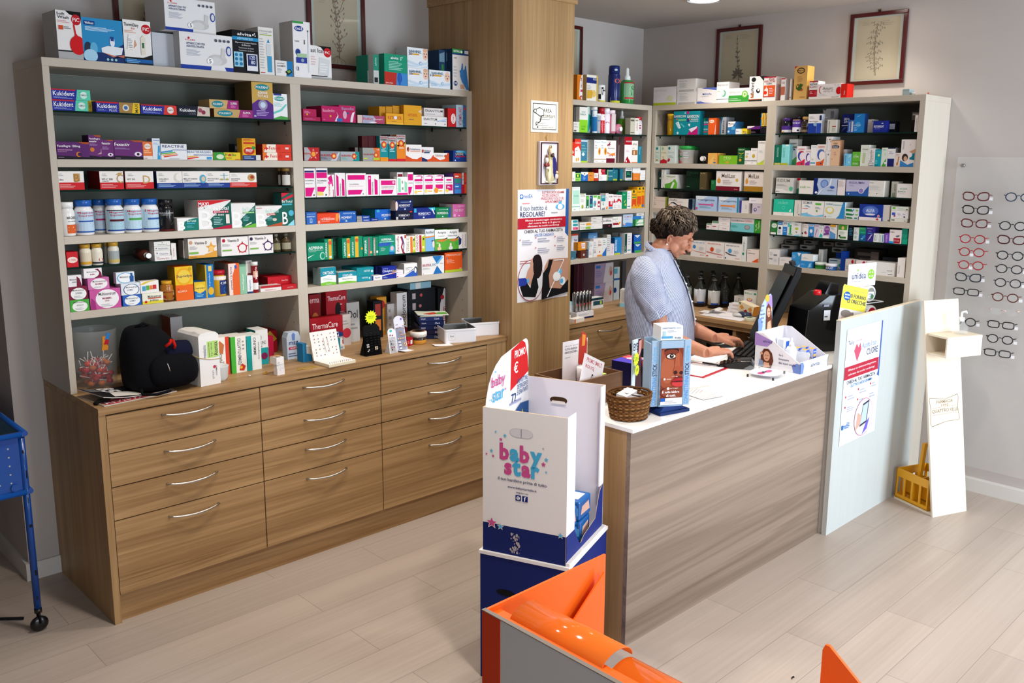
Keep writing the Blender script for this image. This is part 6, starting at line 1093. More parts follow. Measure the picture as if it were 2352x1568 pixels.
q=MB(); q.tube([(-.001,-.0015,.125),(.046,-.0018,.112),(.093,-.001,.108),(.0935,.085,.112),(.093,.1705,.118),(.046,.1715,.12),(-.0015,.17,.125),(-.0018,.08,.13),(-.001,-.0015,.125)],.0012,5,'c8a850','matte'); q.build('rubber_band',e,rz=.10)
q=MB(); q.lathe([(.026,0),(.035,.012),(.039,.062),(.040,.064),(.037,.064),(.034,.012),(.001,.008)],24,'dfe3e3','gloss',cap=False); obj('plastic_cup',q,(.545,.12,WT),0,'small white plastic cup right of the lime-label carton','cup')
# flat objects on the worktop
q=MB(); 
for k in range(3): q.tube([(.012*math.cos(t/10*2*PI+k),.009*math.sin(t/10*2*PI+k*2),.0022+k*.002+.002*math.sin(t+k)) for t in range(11)],.0012,5,'c8922c','matte')
obj('rubber_band_bundle',q,(.742,.085,WT),0,'little coil of amber rubber bands on the worktop','rubber bands')
q=MB(); q.tube([(.035*math.cos(t/20*2*PI)*(1+.3*math.sin(2*t/20*2*PI+1)),.02*math.sin(t/20*2*PI)*(1+.2*math.sin(3*t/20*2*PI)),.0016) for t in range(21)],.0011,5,'c8a840','matte'); q.tube([(-.03,.0,.003),(-.052,-.012,.002),(.045,-.02,.002),(.052,-.024,.002),(.03,-.004,.003)],.0011,5,'c8a840','matte')
obj('rubber_band',q,(.93,.06,WT),0,'thin yellow rubber band lying open before the jewellery tray','rubber band')
q=MB().lathe([(.006,0),(.007,.002),(.004,.004)],10,'d8c8c0','gloss'); obj('earring_back',q,(.672,.10,WT),0,'tiny metal earring back on the worktop','earring back')  # an earring back lying loose
# paper carton towers
def upright_cartons():
 pbox(484,527,775,.185,.07,WT,'efe8e0',['r 0 0 22 100 a81820','r 80 0 100 100 d0402c','T 44 60 10 60 555 TIMO PERCH','p c07040 40 60 66 56 74 80 50 92 36 76','l 62 74 8 40 3 aaa'],'dark red and white upright carton, left of the green pair',name='supplement_box',cat='supplement box',side='a81820',group='supplement boxes on the left worktop')
 pbox(531,566,772,.185,.09,WT,'ece8e0',['r 0 0 30 100 4ab03a','T 44 66 22 94 555 FERMENTI LATTICI','p c83a2c 50 6 80 4 92 16 70 24 54 18','c 62 14 4 e8b030','l 74 90 60 90 3 999'],'bright green and white upright carton with fruits',name='supplement_box',cat='supplement box',side='5ab048',group='supplement boxes on the left worktop')
 pbox(567,600,770,.186,.09,WT,'e6e8e4',['r 0 0 34 100 1a9a98','T 46 66 44 94 555 IMMUNO','T 76 90 30 80 777 Complesso'],'teal and white upright carton behind the stacked small boxes',name='supplement_box',cat='supplement box',side='1a8a88',group='supplement boxes on the left worktop')
 pbox(588,616,757,.262,.09,WT,'e8e6e2',['r 0 0 100 48 1f9a9c','t 10 84 58 68 555 IMMUNO','t 10 50 50 56 555 fluid','c 66 24 10 7a2050','c 24 78 10 bbb'],'teal and white carton with crest, before the magnesium pouch',name='supplement_box',cat='supplement box',side='16807e',group='supplement boxes on the left worktop')
upright_cartons()
q=MB(); q.prism([(0,0),(.068,0),(.07,.105),(.060,.13),(.008,.13),(-.002,.105)],0,.045,c='c8d4e4'); deco(q,['p 6a8ad0 40 70 60 70 64 92 50 100 36 92','t 14 86 48 66 16307a mag','r 12 36 86 46 c02050','t 24 76 38 44 fff RICARICA','l 8 90 8 26 2 679'],.068,.13)
obj('supplement_pouch',q,(.985-.03,.27,WT),0,'silvery magnesium pouch with blue lettering, left of the pearl tray','pouch')
def low(x,y,w,d,h,c,lab,prims=(),rz=0,z=WT,side=None,name='medicine_box'):
 q=MB().box(0,0,0,w,d,h,c,sides=side); deco(q,list(prims),w,h); return obj(name,q,(x,y,z),rz,lab,'medicine box',G)
low(.66,.44,.10,.12,.075,'4aa83a','green carton lying at the back of the left worktop',['T 60 80 20 80 dec A'])
low(.79,.46,.12,.13,.10,'e8d8cc','cream and crimson carton at the back, left',['c 20 50 20 c83048','c 60 60 10 e09040'],side='c03a4a')
low(.92,.47,.09,.13,.11,'b82030','crimson and yellow carton at the back left worktop',['p e8c040 0 60 60 100 100 60 40 30'])
low(.875,.385,.07,.06,.10,'c82048','rounded crimson pouch box behind the magnesium pouch',['l 20 70 30 70 3 e89'])
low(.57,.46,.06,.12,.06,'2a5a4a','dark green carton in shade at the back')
q=MB().box(0,0,0,.055,.10,.23,'b8b4b4',sides='8a4a3a'); deco(q,['T 50 80 4 44 b83a2a Nevis-k'],.055,.23); obj('medicine_box',q,(.50,.50,WT),0,'tall grey carton with red vertical lettering against the back','medicine box',G)
# stacked small boxes in front
q=MB().box(0,0,0,.037,.03,.030,'e8e4e2'); deco(q,['l 30 60 70 90 1 bbb'],.037,.03); obj('small_box',q,(.765,.02,WT),.06,'lowest plain white little box of the stack of three','box','stack of three little white boxes')
q=MB().box(0,0,0,.036,.03,.018,'e4e2e0'); obj('small_box',q,(.764,.022,WT+.0305),-.05,'middle plain white little box of the stack of three','box','stack of three little white boxes')
q=MB().box(0,0,0,.038,.05,.032,'ece8e6',top='e8e0d4'); deco(q,['l 10 50 10 40 3 aaa'],.038,.032); deco(q,['r 0 60 100 100 d8963c','r 0 72 60 82 6a8ac0','l 10 80 10 50 3 444'],.038,.05,P=lambda x,z,k:(x,z,.0321+k*.0003)); obj('small_box',q,(.762,.018,WT+.0492),.08,'topmost little white box with orange and blue lid print','box','stack of three little white boxes')
# earring trays and stands
def studs(mb,pts,cols,r=.0028,P=None):
 for i,(x,y) in enumerate(pts):
  c=cols[i%len(cols)]; p=P(x,y); mb.sphere(*p,r,r,r,c,'gloss',8,5)
e=empty('earring_tray',(1.005,.09,WT),.05,label='cream hinged earring tray standing open on the left worktop',cat='earring display')
q=MB().box(0,-.10,0,.15,.02,.016,'e8dcc0',top='f0ecea'); q.build('base',e,bevel=.002)
q=MB().box(0,0,0,.15,.010,.135,'eee8e4',sides='e6d8b8')
q.tube([(.068,-.004,.1),(.072,-.004,.03)],.0007,4,'444','metal'); q.tube([(.088,-.004,.104),(.092,-.004,.03)],.0007,4,'444','metal')
q.build('lid',e,loc=(0,.022,.014),rot=(R(-14),0,0))
L=[(x,z) for z in (.02,.035,.05,.068,.085,.10,.118) for x in (.02,.042,.064,.088,.112,.132) if (x*1000+z*3000)%7>1]
q=MB(); studs(q,L,['b04858','4a8aa8','667','b08858','889','5a5a60'],.0026,P=lambda x,z:(x,-.002,z)); o=q.build('earrings',e,loc=(0,.022,.014),rot=(R(-14),0,0)); o['kind']='stuff'
q=MB(); studs(q,[(.012+.0115*i,-.09) for i in range(12)]+[(.02+.012*i,-.075) for i in range(10)],['888','aaa','665'],.002,P=lambda x,y:(x,y,.017)); o=q.build('base_earrings',e); o['kind']='stuff'
e=empty('earring_stand',(1.268,.075,WT),-.02,label='black velvet earring card holder below the neon star tag',cat='earring display')
q=MB(); q.prism([(0,0),(.094,0),(.094,.135),(.080,.152),(.014,.152),(0,.135)],0,.012,c='0b0b0d',m='matte'); q.prism([(0,0),(.06,0),(.0,.10)],.0,.092,ax='x',c='0b0b0d',m='matte'); q.build('board',e,rot=(R(-9),0,0))
rr=[(x,z) for z in (.022,.034,.05,.062,.075,.087,.10,.112) for x in (.012,.018,.036,.042,.058,.064,.078,.084) ]
q=MB(); studs(q,rr,['222428','2a2c30','333438'],.0019,P=lambda x,z:(x,-.002,z)); studs(q,[(.014,.024),(.021,.03),(.012,.046),(.02,.046),(.012,.056),(.02,.056)],['e8e8ea'],.0035,P=lambda x,z:(x,-.003,z)); studs(q,[(.058,.03),(.067,.03),(.058,.039),(.067,.039)],['e0d4c0'],.004,P=lambda x,z:(x,-.003,z)); o=q.build('earrings',e,rot=(R(-9),0,0)); o['kind']='stuff'
mat('neon',.6,col='e2f01c',emit=.0)
q=MB(); st_=star(0,0,.036,14,.72); q.prism(st_,-.001,0,c='e6f52a',m='card'); deco(q,['t 22 78 52 62 8a9a20 PREZZI','t 26 74 38 47 8a9a20 OUTLET'],.06,.06,P=lambda x,z,k:(x-.03,-.0012-k*.0002,z-.03)); q.tube([(0,.0005,-.03),(0,.004,-.07)],.001,4,'c8c8c0','gloss')
obj('price_tag',q,(1.317,.098,WT+.188),0,'neon yellow star tag above the black earring stand','price tag')
def arch(w,h,n=10): return [(0,0),(w,0)]+[(w/2+w/2*math.cos(PI*i/n),h-w/2*.8+w/2*.8*math.sin(PI*i/n)) for i in range(n+1)]
e=empty('earring_stand',(1.393,.05,WT),.06,label='smaller white arched earring card with heart studs',cat='earring display')
q=MB(); q.prism(arch(.048,.125),0,.004,c='ecebf0'); q.prism([(0,0),(.05,0),(0,.08)],.004,.044,ax='x',c='e4e4e8'); q.poly([(.02+.008*math.cos(i*.5),-.0006,.112+.006*math.sin(i*.5)) for i in range(12)],'38b8b8'); q.build('card',e,rot=(R(-9),0,0))
q=MB(); studs(q,[(.012,.092),(.026,.09),(.014,.03),(.028,.03)],['a02040'],.0034,P=lambda x,z:(x,-.003,z)); studs(q,[(.014,.048),(.028,.048),(.016,.018),(.03,.018)],['16161a','c8c8c8'],.0036,P=lambda x,z:(x,-.003,z)); studs(q,[(.012,.065),(.026,.066)],['c8ccd0'],.004,P=lambda x,z:(x,-.003,z)); o=q.build('earrings',e,rot=(R(-9),0,0))
e=empty('earring_stand',(1.452,.065,WT),.12,label='tall lilac arched earring card set with pearls',cat='earring display')
q=MB(); q.prism(arch(.066,.178),0,.004,c='d8d8f0'); q.prism([(0,0),(.07,0),(0,.12)],.004,.062,ax='x',c='d0d0e4'); q.poly([(.05+.006*math.cos(i*.5),-.0006,.160+.006*math.sin(i*.5)) for i in range(12)],'8a5ab0'); q.build('card',e,rot=(R(-11),0,0))
q=MB(); studs(q,[(.012,.135),(.02,.135),(.012,.118),(.02,.118),(.03,.12),(.038,.12),(.055,.126),(.06,.126),(.055,.112),(.06,.112)],['c8a878','b89878'],.0024,P=lambda x,z:(x,-.002,z)); studs(q,[(.03,.095),(.038,.095),(.032,.08),(.04,.08),(.055,.078),(.062,.078)],['d8a078'],.0034,P=lambda x,z:(x,-.003,z)); studs(q,[(.012+.008*i,.062) for i in range(6)],['e8dcc8','c89878'],.0035,P=lambda x,z:(x,-.003,z)); studs(q,[(.012,.045),(.02,.045),(.014,.03),(.022,.03),(.016,.014),(.024,.014)],['f0f0f4'],.0045,P=lambda x,z:(x,-.003,z)); studs(q,[(.046,.035),(.056,.035),(.05,.024),(.06,.024)],['d8b878'],.0042,P=lambda x,z:(x,-.003,z)); o=q.build('earrings',e,rot=(R(-11),0,0)); o['kind']='stuff'
# cartons and books at the back of the second bay
def bk(px0,px1,pyt,yv,dep,col,pr,lab,z0=WT,side=None,nm='medicine_box',cat='medicine box',g='cartons at the back of the worktop left of the pillar'): return pbox(px0,px1,pyt,yv,dep,z0,col,pr,lab,nm,cat,side,group=g)
FIG='p e8a060 40 6 92 6 96 40 74 46 66 60 60 44 44 36'
bk(713,788,728,.36,.05,'a01420',['t 6 84 66 84 f0d8d8 ThermaCare','l 30 80 54 60 1 c66','p c03030 4 10 30 30 12 4'],'large red heat-wrap carton lying in front',nm='heat_wrap_box',cat='heat wrap box',side='7a0c14')
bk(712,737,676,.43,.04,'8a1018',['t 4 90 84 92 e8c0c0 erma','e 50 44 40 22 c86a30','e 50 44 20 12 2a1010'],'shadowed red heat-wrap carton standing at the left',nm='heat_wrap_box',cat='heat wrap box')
bk(750,798,667,.43,.05,'a81824',['t 6 92 82 91 f0d8d8 ThermaCare','l 50 90 72 76 1 dbb',FIG,'e 56 64 14 14 1a0c0c','r 40 36 62 42 f0e8c0','l 64 92 52 62 3 877'],'red heat-wrap carton with orange neck figure',nm='heat_wrap_box',cat='heat wrap box')
bk(797,826,694,.42,.05,'b8b4b0',['t 10 86 60 80 333 Dol','l 10 90 30 50 2 888'],'grey carton partly behind the neon star')
bk(786,806,722,.37,.04,'c8c0bc',['c 50 40 16 c03040','l 10 80 66 84 2 999'],'pale carton with red sign beside the black stand')
bk(858,879,691,.42,.06,'15131a',['r 20 60 80 92 a83a30','r 20 20 80 50 c8702a'],'black carton with orange panels behind the pearl card')
bk(866,888,682,.48,.06,'d8942a',['e 50 80 34 12 c82020','p e8c070 10 10 80 10 60 60'],'yellow-orange carton with red mark at the back')
bk(890,915,697,.46,.06,'c8c0bc',['T 50 80 10 60 555 Diclo','l 10 40 20 90 3 999'],'low grey-white carton beside the diclofenac one')
bk(912,935,672,.44,.06,'dcd8d8',['T 44 86 20 94 333 Dicloreum','p 6a1c28 0 0 100 0 100 12 50 20 0 14'],'tall white carton with large vertical lettering')
bk(937,1000,662,.46,.14,'14161c',['r 16 76 28 90 b8a8a8','c 48 84 4 c05050','r 16 50 28 66 b8a8a8','c 44 58 4 c07070','T 3 9 10 60 3a4a6a Leptin'],'black carton block carrying two pale squares')
bk(942,990,648,.45,.12,'8ab4c4',['r 26 6 50 94 d8d4d0'],'pale blue carton on top of the black block',z0=on(965,663,'y',.45).z+.001)
bk(1006,1024,661,.46,.12,'1a1a1e',['p f0eef0 10 0 90 0 96 96 80 100 30 60','c 56 76 6 c02838','T 50 90 10 50 b02a30 Voltaren'],'black and white carton with red spiral',side='1c1c20')
# low heap left of the black stand
low(1.12,.30,.17,.12,.024,'e4e0dc','flat white carton, lowest of the heap by the earring tray',['t 60 96 20 80 2a7a9a Fluifortec'])
low(1.125,.31,.16,.11,.020,'e8e4e0','flat white carton second in the heap by the earring tray',['l 30 70 30 60 1 bbb'],z=WT+.0246)
low(1.12,.315,.17,.10,.020,'e8e2dc','flat white carton with red wedge in the heap',['p d8502a 10 0 50 90 70 90 30 0','t 50 84 20 60 c55 Bronexa'],z=WT+.0452)
low(1.13,.31,.16,.11,.018,'203a78','flat navy carton with white lettering topping the heap',['t 20 84 10 90 fff Brexidol'],z=WT+.0658)
q=MB(); q.prism([(-.08+.16*i/10,.05*math.sin(PI*i/10)) for i in range(11)],0,.004,ax='z',c='dcd8e0'); deco(q,['p c04030 20 10 60 10 50 50','l 10 80 60 90 2 99b'],.12,.04,P=lambda x,z,k:(x-.06,z,.0042+k*.0003)); obj('leaflet',q,(1.19,.32,WT+.0846),0,'white oval leaflet on top of the carton heap','leaflet')
q=MB(); q.prism([(0,0),(.055,0),(.055,.03),(.02,.04),(.02,.09),(0,.09)],0,.05,c='2a80b4'); q.box(.008,.006,.012,.05,.044,.07,'e8e4dc'); obj('tissue_dispenser',q,(.968+.012,.17,WT),.05,'blue and cream open dispenser carton beside the earring tray','dispenser')
low(1.17,.235,.055,.03,.075,'1f8aa0','small teal carton half behind the earring tray')
# books, box, cream jar, tins, notes
bz=WT
for i,(c,t_) in enumerate([('1c2448','STAMPA'),('201c3c','Clark'),('16204a','Clark'),('101c48','Clark'),('1c2a5a','Clark')]):
 q=MB(); q.box(0,0,0,.13,.006,.024,c); q.box(0,.002,0,.008,.17,.024,c); q.box(.0,0,0,.13,.17,.0015,c); q.box(0,0,.0225,.13,.17,.024,c if i<4 else 'd8d8c8'); q.box(.004,.006,.0015,.1285,.168,.0225,'e4e0d8','matte')
 deco(q,['t 8 26 30 70 d8d8e0 Enciclopedia','t 62 84 30 70 c8c8e0 Clark'],.13,.024)
 o=obj('book',q,(1.715+.004*(i%2),.235,bz),-.50+.03*(i%3-1),['lowest dark book of the five-high stack','second dark book from below in the stack','middle dark book of the stack','fourth dark book from below in the stack','dark book near the top of the stack'][i]+' by the white tins','book','stack of dark books'); bz+=.0246
q=MB(); sheet(q,0,0,.17,.12,0,.003,'ccc','d8dcc8',lift=.006); deco(q,['p c84028 20 30 60 70 70 30 40 10','p 5aa83a 60 20 98 20 96 60 70 60'],.17,.12,P=lambda x,z,k:(x,z,.0036+.0054*(1-x/.17)**3+k*.0003)); obj('brochure',q,(1.72,.255,bz+.0004),-.5,'green and white brochure topping the dark books','brochure')
low(1.555,.13,.052,.035,.042,'a0141c','small dark red carton beside the cream jar',['r 60 20 90 70 ddd','l 10 50 30 70 3 d88'],rz=.3)
q=MB(); q.lathe([(.038,0,'d8963a'),(.042,.004,'d8963a'),(.042,.022,'d8963a'),(.042,.023,'3a2a1a'),(.042,.038,'3a2a1a'),(.038,.04,'e8e4dc'),(.045,.041,'ece8e2'),(.045,.06,'ece8e2'),(.040,.066,'ece8e2'),(.038,.0665,'b87a30')],28,'d8963a','gloss'); q.lathe([(.0001,.067),(.032,.067)],24,'1c1814','gloss',cap=False); obj('cream_jar',q,(1.655,.165,WT),0,'round cream jar with white lid and amber label','jar')
def tin(x,y,rz,lab,w=.175,d=.16,h=.075,logo=False):
 e=empty('storage_tin',(x,y,WT),rz,label=lab,cat='tin',group='white metal tins on the worktop')
 def rr_(w,d,r,n=4):
  P=[]
  for cx,cy,a0 in ((w-r,r,-90),(w-r,d-r,0),(r,d-r,90),(r,r,180)):
   for i in range(n+1): a=R(a0+90*i/n); P.append((cx+r*math.cos(a),cy+r*math.sin(a)))
  return P
 o=MB(); A=rr_(w,d,.012); n=len(A)
 def ring(s,z,c,m='gloss'): return [(w/2+(px-w/2)*s,d/2+(py-d/2)*s,z) for px,py in A]
 rings=[(.985,0),(1,.004),(1,h-.012),(1.015,h-.011),(1.02,h-.006),(1.015,h),(.985,h),(.98,h-.006),(.975,.004)]
 b=0
 for s_,z in rings: o.v+=ring(s_,z,0)
 for j in range(len(rings)-1):
  cc='e8e6ea' if j<6 else 'a8a8a8'
  for i in range(n): i2=(i+1)%n; o.face((j*n+i,j*n+i2,(j+1)*n+i2,(j+1)*n+i),cc,'gloss' if j<6 else 'metal')
 o.face(tuple(range(n))[::-1],'ddd','gloss'); o.face(tuple((len(rings)-1)*n+i for i in range(n)),'9a9a9a','metal')
 o.build('tin_body',e)
 if logo:
  t=MB(); deco(t,['r 0 0 100 100 bbb','r 3 4 97 96 e8e6ea','t 22 80 44 78 555 Boots','l 24 78 20 28 1 999'],.034,.034,y=-.0006); t.build('label',e,loc=(.022,0,.018))
 return e
t1=tin(1.745,.055,-.40,'near white metal tin with square label, by the pillar',logo=True)
t2=tin(1.962,.112,-.40,'far white metal tin touching the pillar')
q=MB(); sheet(q,0,0,.08,.05,0,.0006,'eee','ece8e8',lift=.008); obj('paper_slip',q,(1.455,-.002+.025,WT),.2,'folded white slip before the pearl earring card','paper')
q=MB(); sheet(q,0,0,.10,.05,0,.0006,'eee','eae6e6',lift=.005); obj('paper_slip',q,(1.66,.03,WT),-.3,'white slip lying before the near tin','paper')
q=MB(); q.prism([(0,0),(.09,.0),(.09,.002),(0,.002)],0,.03,c='e0e0e4'); obj('paper_note',q,(1.80,.10,WT+.0352),-.4,'white note lying inside the near tin','paper')
# ================================================================ pictures
mat('pictureglass',.02,col='f4f4f4',alpha=.10,spec=.8)
def plant(mb,w,h,kind,y):
 c=['5a3a20','6a4a2a','4a3a22','6a5a3a'][kind]
 pts=[(w*(.5+.05*math.sin(t*3+kind)),y,h*(.08+.84*t)) for t in [i/10 for i in range(11)]]
 mb.tube(pts,[.0022*(1.3-.9*i/10) for i in range(11)],5,c,'matte')
 rnd=random.Random(kind+2)
 def leaf(x,z,a,L):
  d=(math.cos(a),math.sin(a)); n=(-d[1],d[0])
  mb.poly([(x,y-.0006,z),(x+d[0]*L*.5+n[0]*L*.2,y-.0008,z+d[1]*L*.5+n[1]*L*.2),(x+d[0]*L,y-.0006,z+d[1]*L),(x+d[0]*L*.5-n[0]*L*.2,y-.0008,z+d[1]*L*.5-n[1]*L*.2)],c,'matte')
 for i in range(1,10):
  x,_,z=pts[i]
  for s in (-1,1):
   if kind==3:
    ex,ez=x+s*rnd.uniform(.02,.05),z+rnd.uniform(.0,.03); mb.tube([(x,y,z),(ex,y,ez)],.0008,4,c,'matte')
    for k in range(5): leaf(x+(ex-x)*k/4,z+(ez-z)*k/4,R(90 if k%2 else 250)+s*.5,.014)
   elif kind==2:
    leaf(x,z,R(90-s*rnd.uniform(20,60)),rnd.uniform(.018,.03) if i<7 else .012)
   else:
    ex,ez=x+s*rnd.uniform(.015,.045),z+rnd.uniform(.01,.05)
    if i%2: mb.tube([(x,y,z),(ex,y,ez)],.0009,4,c,'matte')
    leaf(x,z,R(90-s*50),.022); leaf((x+ex)/2,(z+ez)/2,R(90+s*30),.018); leaf(ex,ez,R(90-s*20),.018)
 if kind==2:
  for k in range(8): leaf(w*.5,h*.2,R(-30+k*35),.05)
 if kind==1:
  for fx in (.42,.68):
   mb.sphere(w*fx,y-.001,h*.9,.010,.002,.012,'9a6a4a','matte',8,5); mb.tube([(w*.5,y,h*.6),(w*fx,y,h*.88)],.001,4,c,'matte')
  for k in range(5): mb.tube([(w*.5,y,h*.12),(w*(.35+.08*k),y,h*.05),(w*(.3+.1*k),y,h*.01)],.0009,4,c,'matte')
 deco(mb,['l 52 88 84 93 3 9a8a70','l 12 34 86 93 3 9a8a70'] if kind>=2 else ['l 10 30 80 92 4 9a8a70'],w,h,y=y)
def picture(org,rz,w,h,kind,label):
 e=empty('framed_herbarium_print',org,rz,label=label,cat='picture',group='framed dried-plant sheets')
 t=.022
 q=MB(); 
 for a in ((0,0,w,t),(0,h-t,w,h),(0,t,t,h-t),(w-t,t,w,h-t)): q.box(a[0],-.018,a[1],a[2],0,a[3],'4a1414','gloss')
 q.build('frame',e,bevel=.002)
 q=MB().box(t,-.006,t,w-t,-.002,h-t,'a8b0a6','matte'); q.poly([(t+.02,-.0063,t+.006),(w-t-.02,-.0063,t+.006),(w-t-.02,-.0063,h-t-.008),(t+.02,-.0063,h-t-.008)],'a89c80','matte'); q.build('mount',e)
 q=MB(); plant(q,w-2*t-.04,h-2*t,kind,0); o=q.build('dried_plant',e,loc=(t+.02,-.0072,t))
 q=MB().poly([(t,-.012,t),(w-t,-.012,t),(w-t,-.012,h-t),(t,-.012,h-t)],m='pictureglass'); q.build('glass',e)
 q=MB(); q.box(w/2-.007,-.01,h,w/2+.007,-.003,h+.016,'3a1010','gloss'); q.lathe([(.006,0),(.004,.004)],8,'b89a50','metal',w/2,-.008,h+.012); q.build('hanger',e)
picture((.405,YW-.002,2.318),0,.345,.415,0,'framed dried plant behind the aerosol cartons, far left')
picture((1.352,YW-.002,2.318),0,.345,.415,1,'framed dried flower sheet with roots, above the toothbrush carton')
picture((3.073,YW-.002,2.318),0,.345,.415,0,'framed print mostly hidden behind the oak pillar')
picture((XW-.002,.025,2.335),-PI/2,.345,.395,2,'framed dried plant left of the lamp reflection, right wall')
picture((XW-.002,-.922,2.318),-PI/2,.345,.41,3,'framed dried plant nearest the glasses panel')
# ================================================================ on the pillar (front face y=-.04)
q=MB().box(0,-.003,0,.208,-.0002,.165,'ecead8'); deco(q,['r 6 8 94 92 222','r 8 10.5 92 89.5 ece8dc','t 44 76 64 76 222 AREA','t 34 90 47 57 222 VIDEOSORVEGLIATA','l 30 90 40 44 1 666','l 26 70 28 31 1 888','l 14 90 20 24 1 888','t 36 82 14 18 666 CENTRO CALOR','c 24 16 3 333','p 222 12 70 30 80 46 72 46 54 32 50 12 62','p ece8dc 14 69 30 77 44 71 44 56 32 52.5 14 63','c 14 67 7 222','c 14 67 4.5 ece8dc','p 222 34 50 38 50 34 34 22 26 20 28 32 36','c 20 28 5 222','c 20 28 3 ece8dc'],.208,.165,y=-.003)
obj('surveillance_sign',q,(2.268,-.04,2.006),0,'white video surveillance sign on the oak pillar','sign')
# saint relief
e=empty('ceramic_plaque',(2.320,-.04,1.722),0,label='glazed relief plaque of a bearded saint hanging on the pillar',cat='plaque')
q=MB().box(0,-.022,0,.145,-.0003,.235,'d8d4dc','gloss'); q.box(.004,-.0265,.004,.013,-.022,.231,'4a2028','gloss'); q.box(.132,-.0265,.004,.141,-.022,.231,'4a2028','gloss'); q.box(.013,-.0265,.004,.132,-.022,.011,'4a2028','gloss'); q.box(.013,-.0265,.224,.132,-.022,.231,'4a2028','gloss'); q.build('tile',e,bevel=.002)
q=MB(); q.tube([(.066,-.005,.235),(.068,-.008,.255),(.07,-.004,.27),(.062,-.006,.262),(.06,-.005,.25)],.0016,5,'a8843a','matte'); q.build('hanging_cord',e)
q=MB(); q.sphere(.079,-.026,.058+.03,.042,.014,.085,'c8b890','gloss'); q.sphere(.095,-.028,.095,.030,.013,.068,'26246a','gloss'); q.sphere(.062,-.031,.06,.016,.012,.05,'dcd0a8','gloss'); q.sphere(.078,-.034,.178,.017,.014,.022,'dcc8b8','gloss'); q.sphere(.078,-.043,.163,.011,.008,.014,'4a3428','gloss'); q.sphere(.078,-.028,.185,.021,.006,.024,'d8c8a0','gloss')
q.sphere(.042,-.034,.135,.012,.010,.017,'e8d8cc','gloss'); q.sphere(.042,-.034,.155,.009,.008,.010,'6a4a3a','gloss'); q.sphere(.04,-.036,.108,.02,.012,.012,'7a2a30','gloss'); q.sphere(.042,-.04,.092,.012,.01,.009,'e0d0c8','gloss'); q.sphere(.118,-.032,.048,.013,.011,.018,'e4d4cc','gloss'); q.sphere(.118,-.036,.068,.009,.008,.009,'c8a890','gloss')
q.tube([(.052,-.036,.05),(.056,-.04,.20),(.062,-.038,.214),(.072,-.038,.212),(.072,-.038,.20)],.0028,6,'a88a4a','gloss'); q.sphere(.08,-.026,.018,.045,.008,.008,'d8d0b8','gloss'); q.build('figure',e)
deco(MB(),[],1,1)
# cardiac poster
q=MB().box(0,-.0012,0,.400,-.0003,.615,'e9e4e6')
W_,H_=.400,.615
deco(q,['p 2a5aa0 93 60 100 56 100 100 94 100','t 10 28 92.5 96 2a6ab0 medEA','p 2a6ab0 4 92 9.5 92 9.5 96 4 96','r 6 93 7.4 95.4 fff','r 5 93.8 8.8 94.6 fff',
 't 46 90 96 98.4 c04848 ELETTROCARDIOGRAMMI','t 46 80 93.2 95.6 c04848 HOLTER CARDIACO E','t 44 90 90.4 92.8 c04848 PRESSORIO SOLO SU','t 52 86 87.6 90 c04848 APPUNTAMENTO!','l 8 30 87 89 1 d88',
 't 4 56 81.5 86 6a7a8a Il tuo battito è','t 4 52 76 80.5 1c2c5a REGOLARE?','e 82 84 9 2.6 5ab0e0','e 82 86 3 3.4 5ab0e0','e 82 84 5 2.6 f0f0f4','l 64 84 78 80 1 999',
 'r 0 65.5 94 75 b0182c','t 14 86 71.6 73.6 f8e8e8 Effettua il monitoraggio continuativo','t 20 82 69 71 f8e8e8 del cuore fino a 5 giorni','t 18 80 66.4 68.4 f8e8e8 effettuato da medici cardiologi',
 't 12 88 61.6 64.4 333 CHIEDI AL TUO FARMACISTA','t 32 70 58 60.6 3a6ab0 HOLTER CARDIACO','s 4 56 1 c03040','l 8 30 51 56 3 99a','s 34 57 1 c03040','l 38 64 52.6 57 2 99a','s 72 57 1 c03040','l 76 94 52 57 3 99a','s 34 48 1 c03040','l 38 64 42.6 48 3 99a','s 72 48.6 1 c03040','l 76 94 44 49 3 99a',
 'p c09078 48 0 100 4 100 36 60 37 52 30','e 25 19 25 18.8 b01c34','e 25 19 24.3 18.2 dfe0e4','p 141418 10 5 34 3 40 12 34 26 28 24 24 12 12 22 4 14','p c89880 14 20 24 14 30 24 34 30 26 34 18 28','e 30 33 7 6.5 c89880','e 38 31 9 11 1c1214','e 36 37 8 5 1c1214','p 2a3a9a 1 22 14 22 20 18 14 15 2 15','e 19 19 2.4 2 5ab0e0','l 4 26 34 38 2 a66',
 'p 141418 46 0 100 4 100 16 84 8 62 10 58 30 48 24','p 141418 60 36 68 36 60 22 54 22','e 76 20 8 4.4 e8f0f4','e 88 15 6 4 e8f0f4','e 82 24 4.6 3 6ab8e0','e 86 15 3.4 2.4 5ab0e0','r 70 17.5 82 23 f4f4f6','p f0f0f0 56 2 58 2 90 34 88.6 34','e 89 34.6 1.2 .8 fff','l 70 98 34.4 36 1 eee'],W_,H_,y=-.0012,step=.00012)
obj('poster',q,(2.176,-.04,1.083),-.0,'heart monitoring poster with two photographs on the oak pillar','poster')
# ================================================================ on the sales counter (top z=.884)
CT=.8845
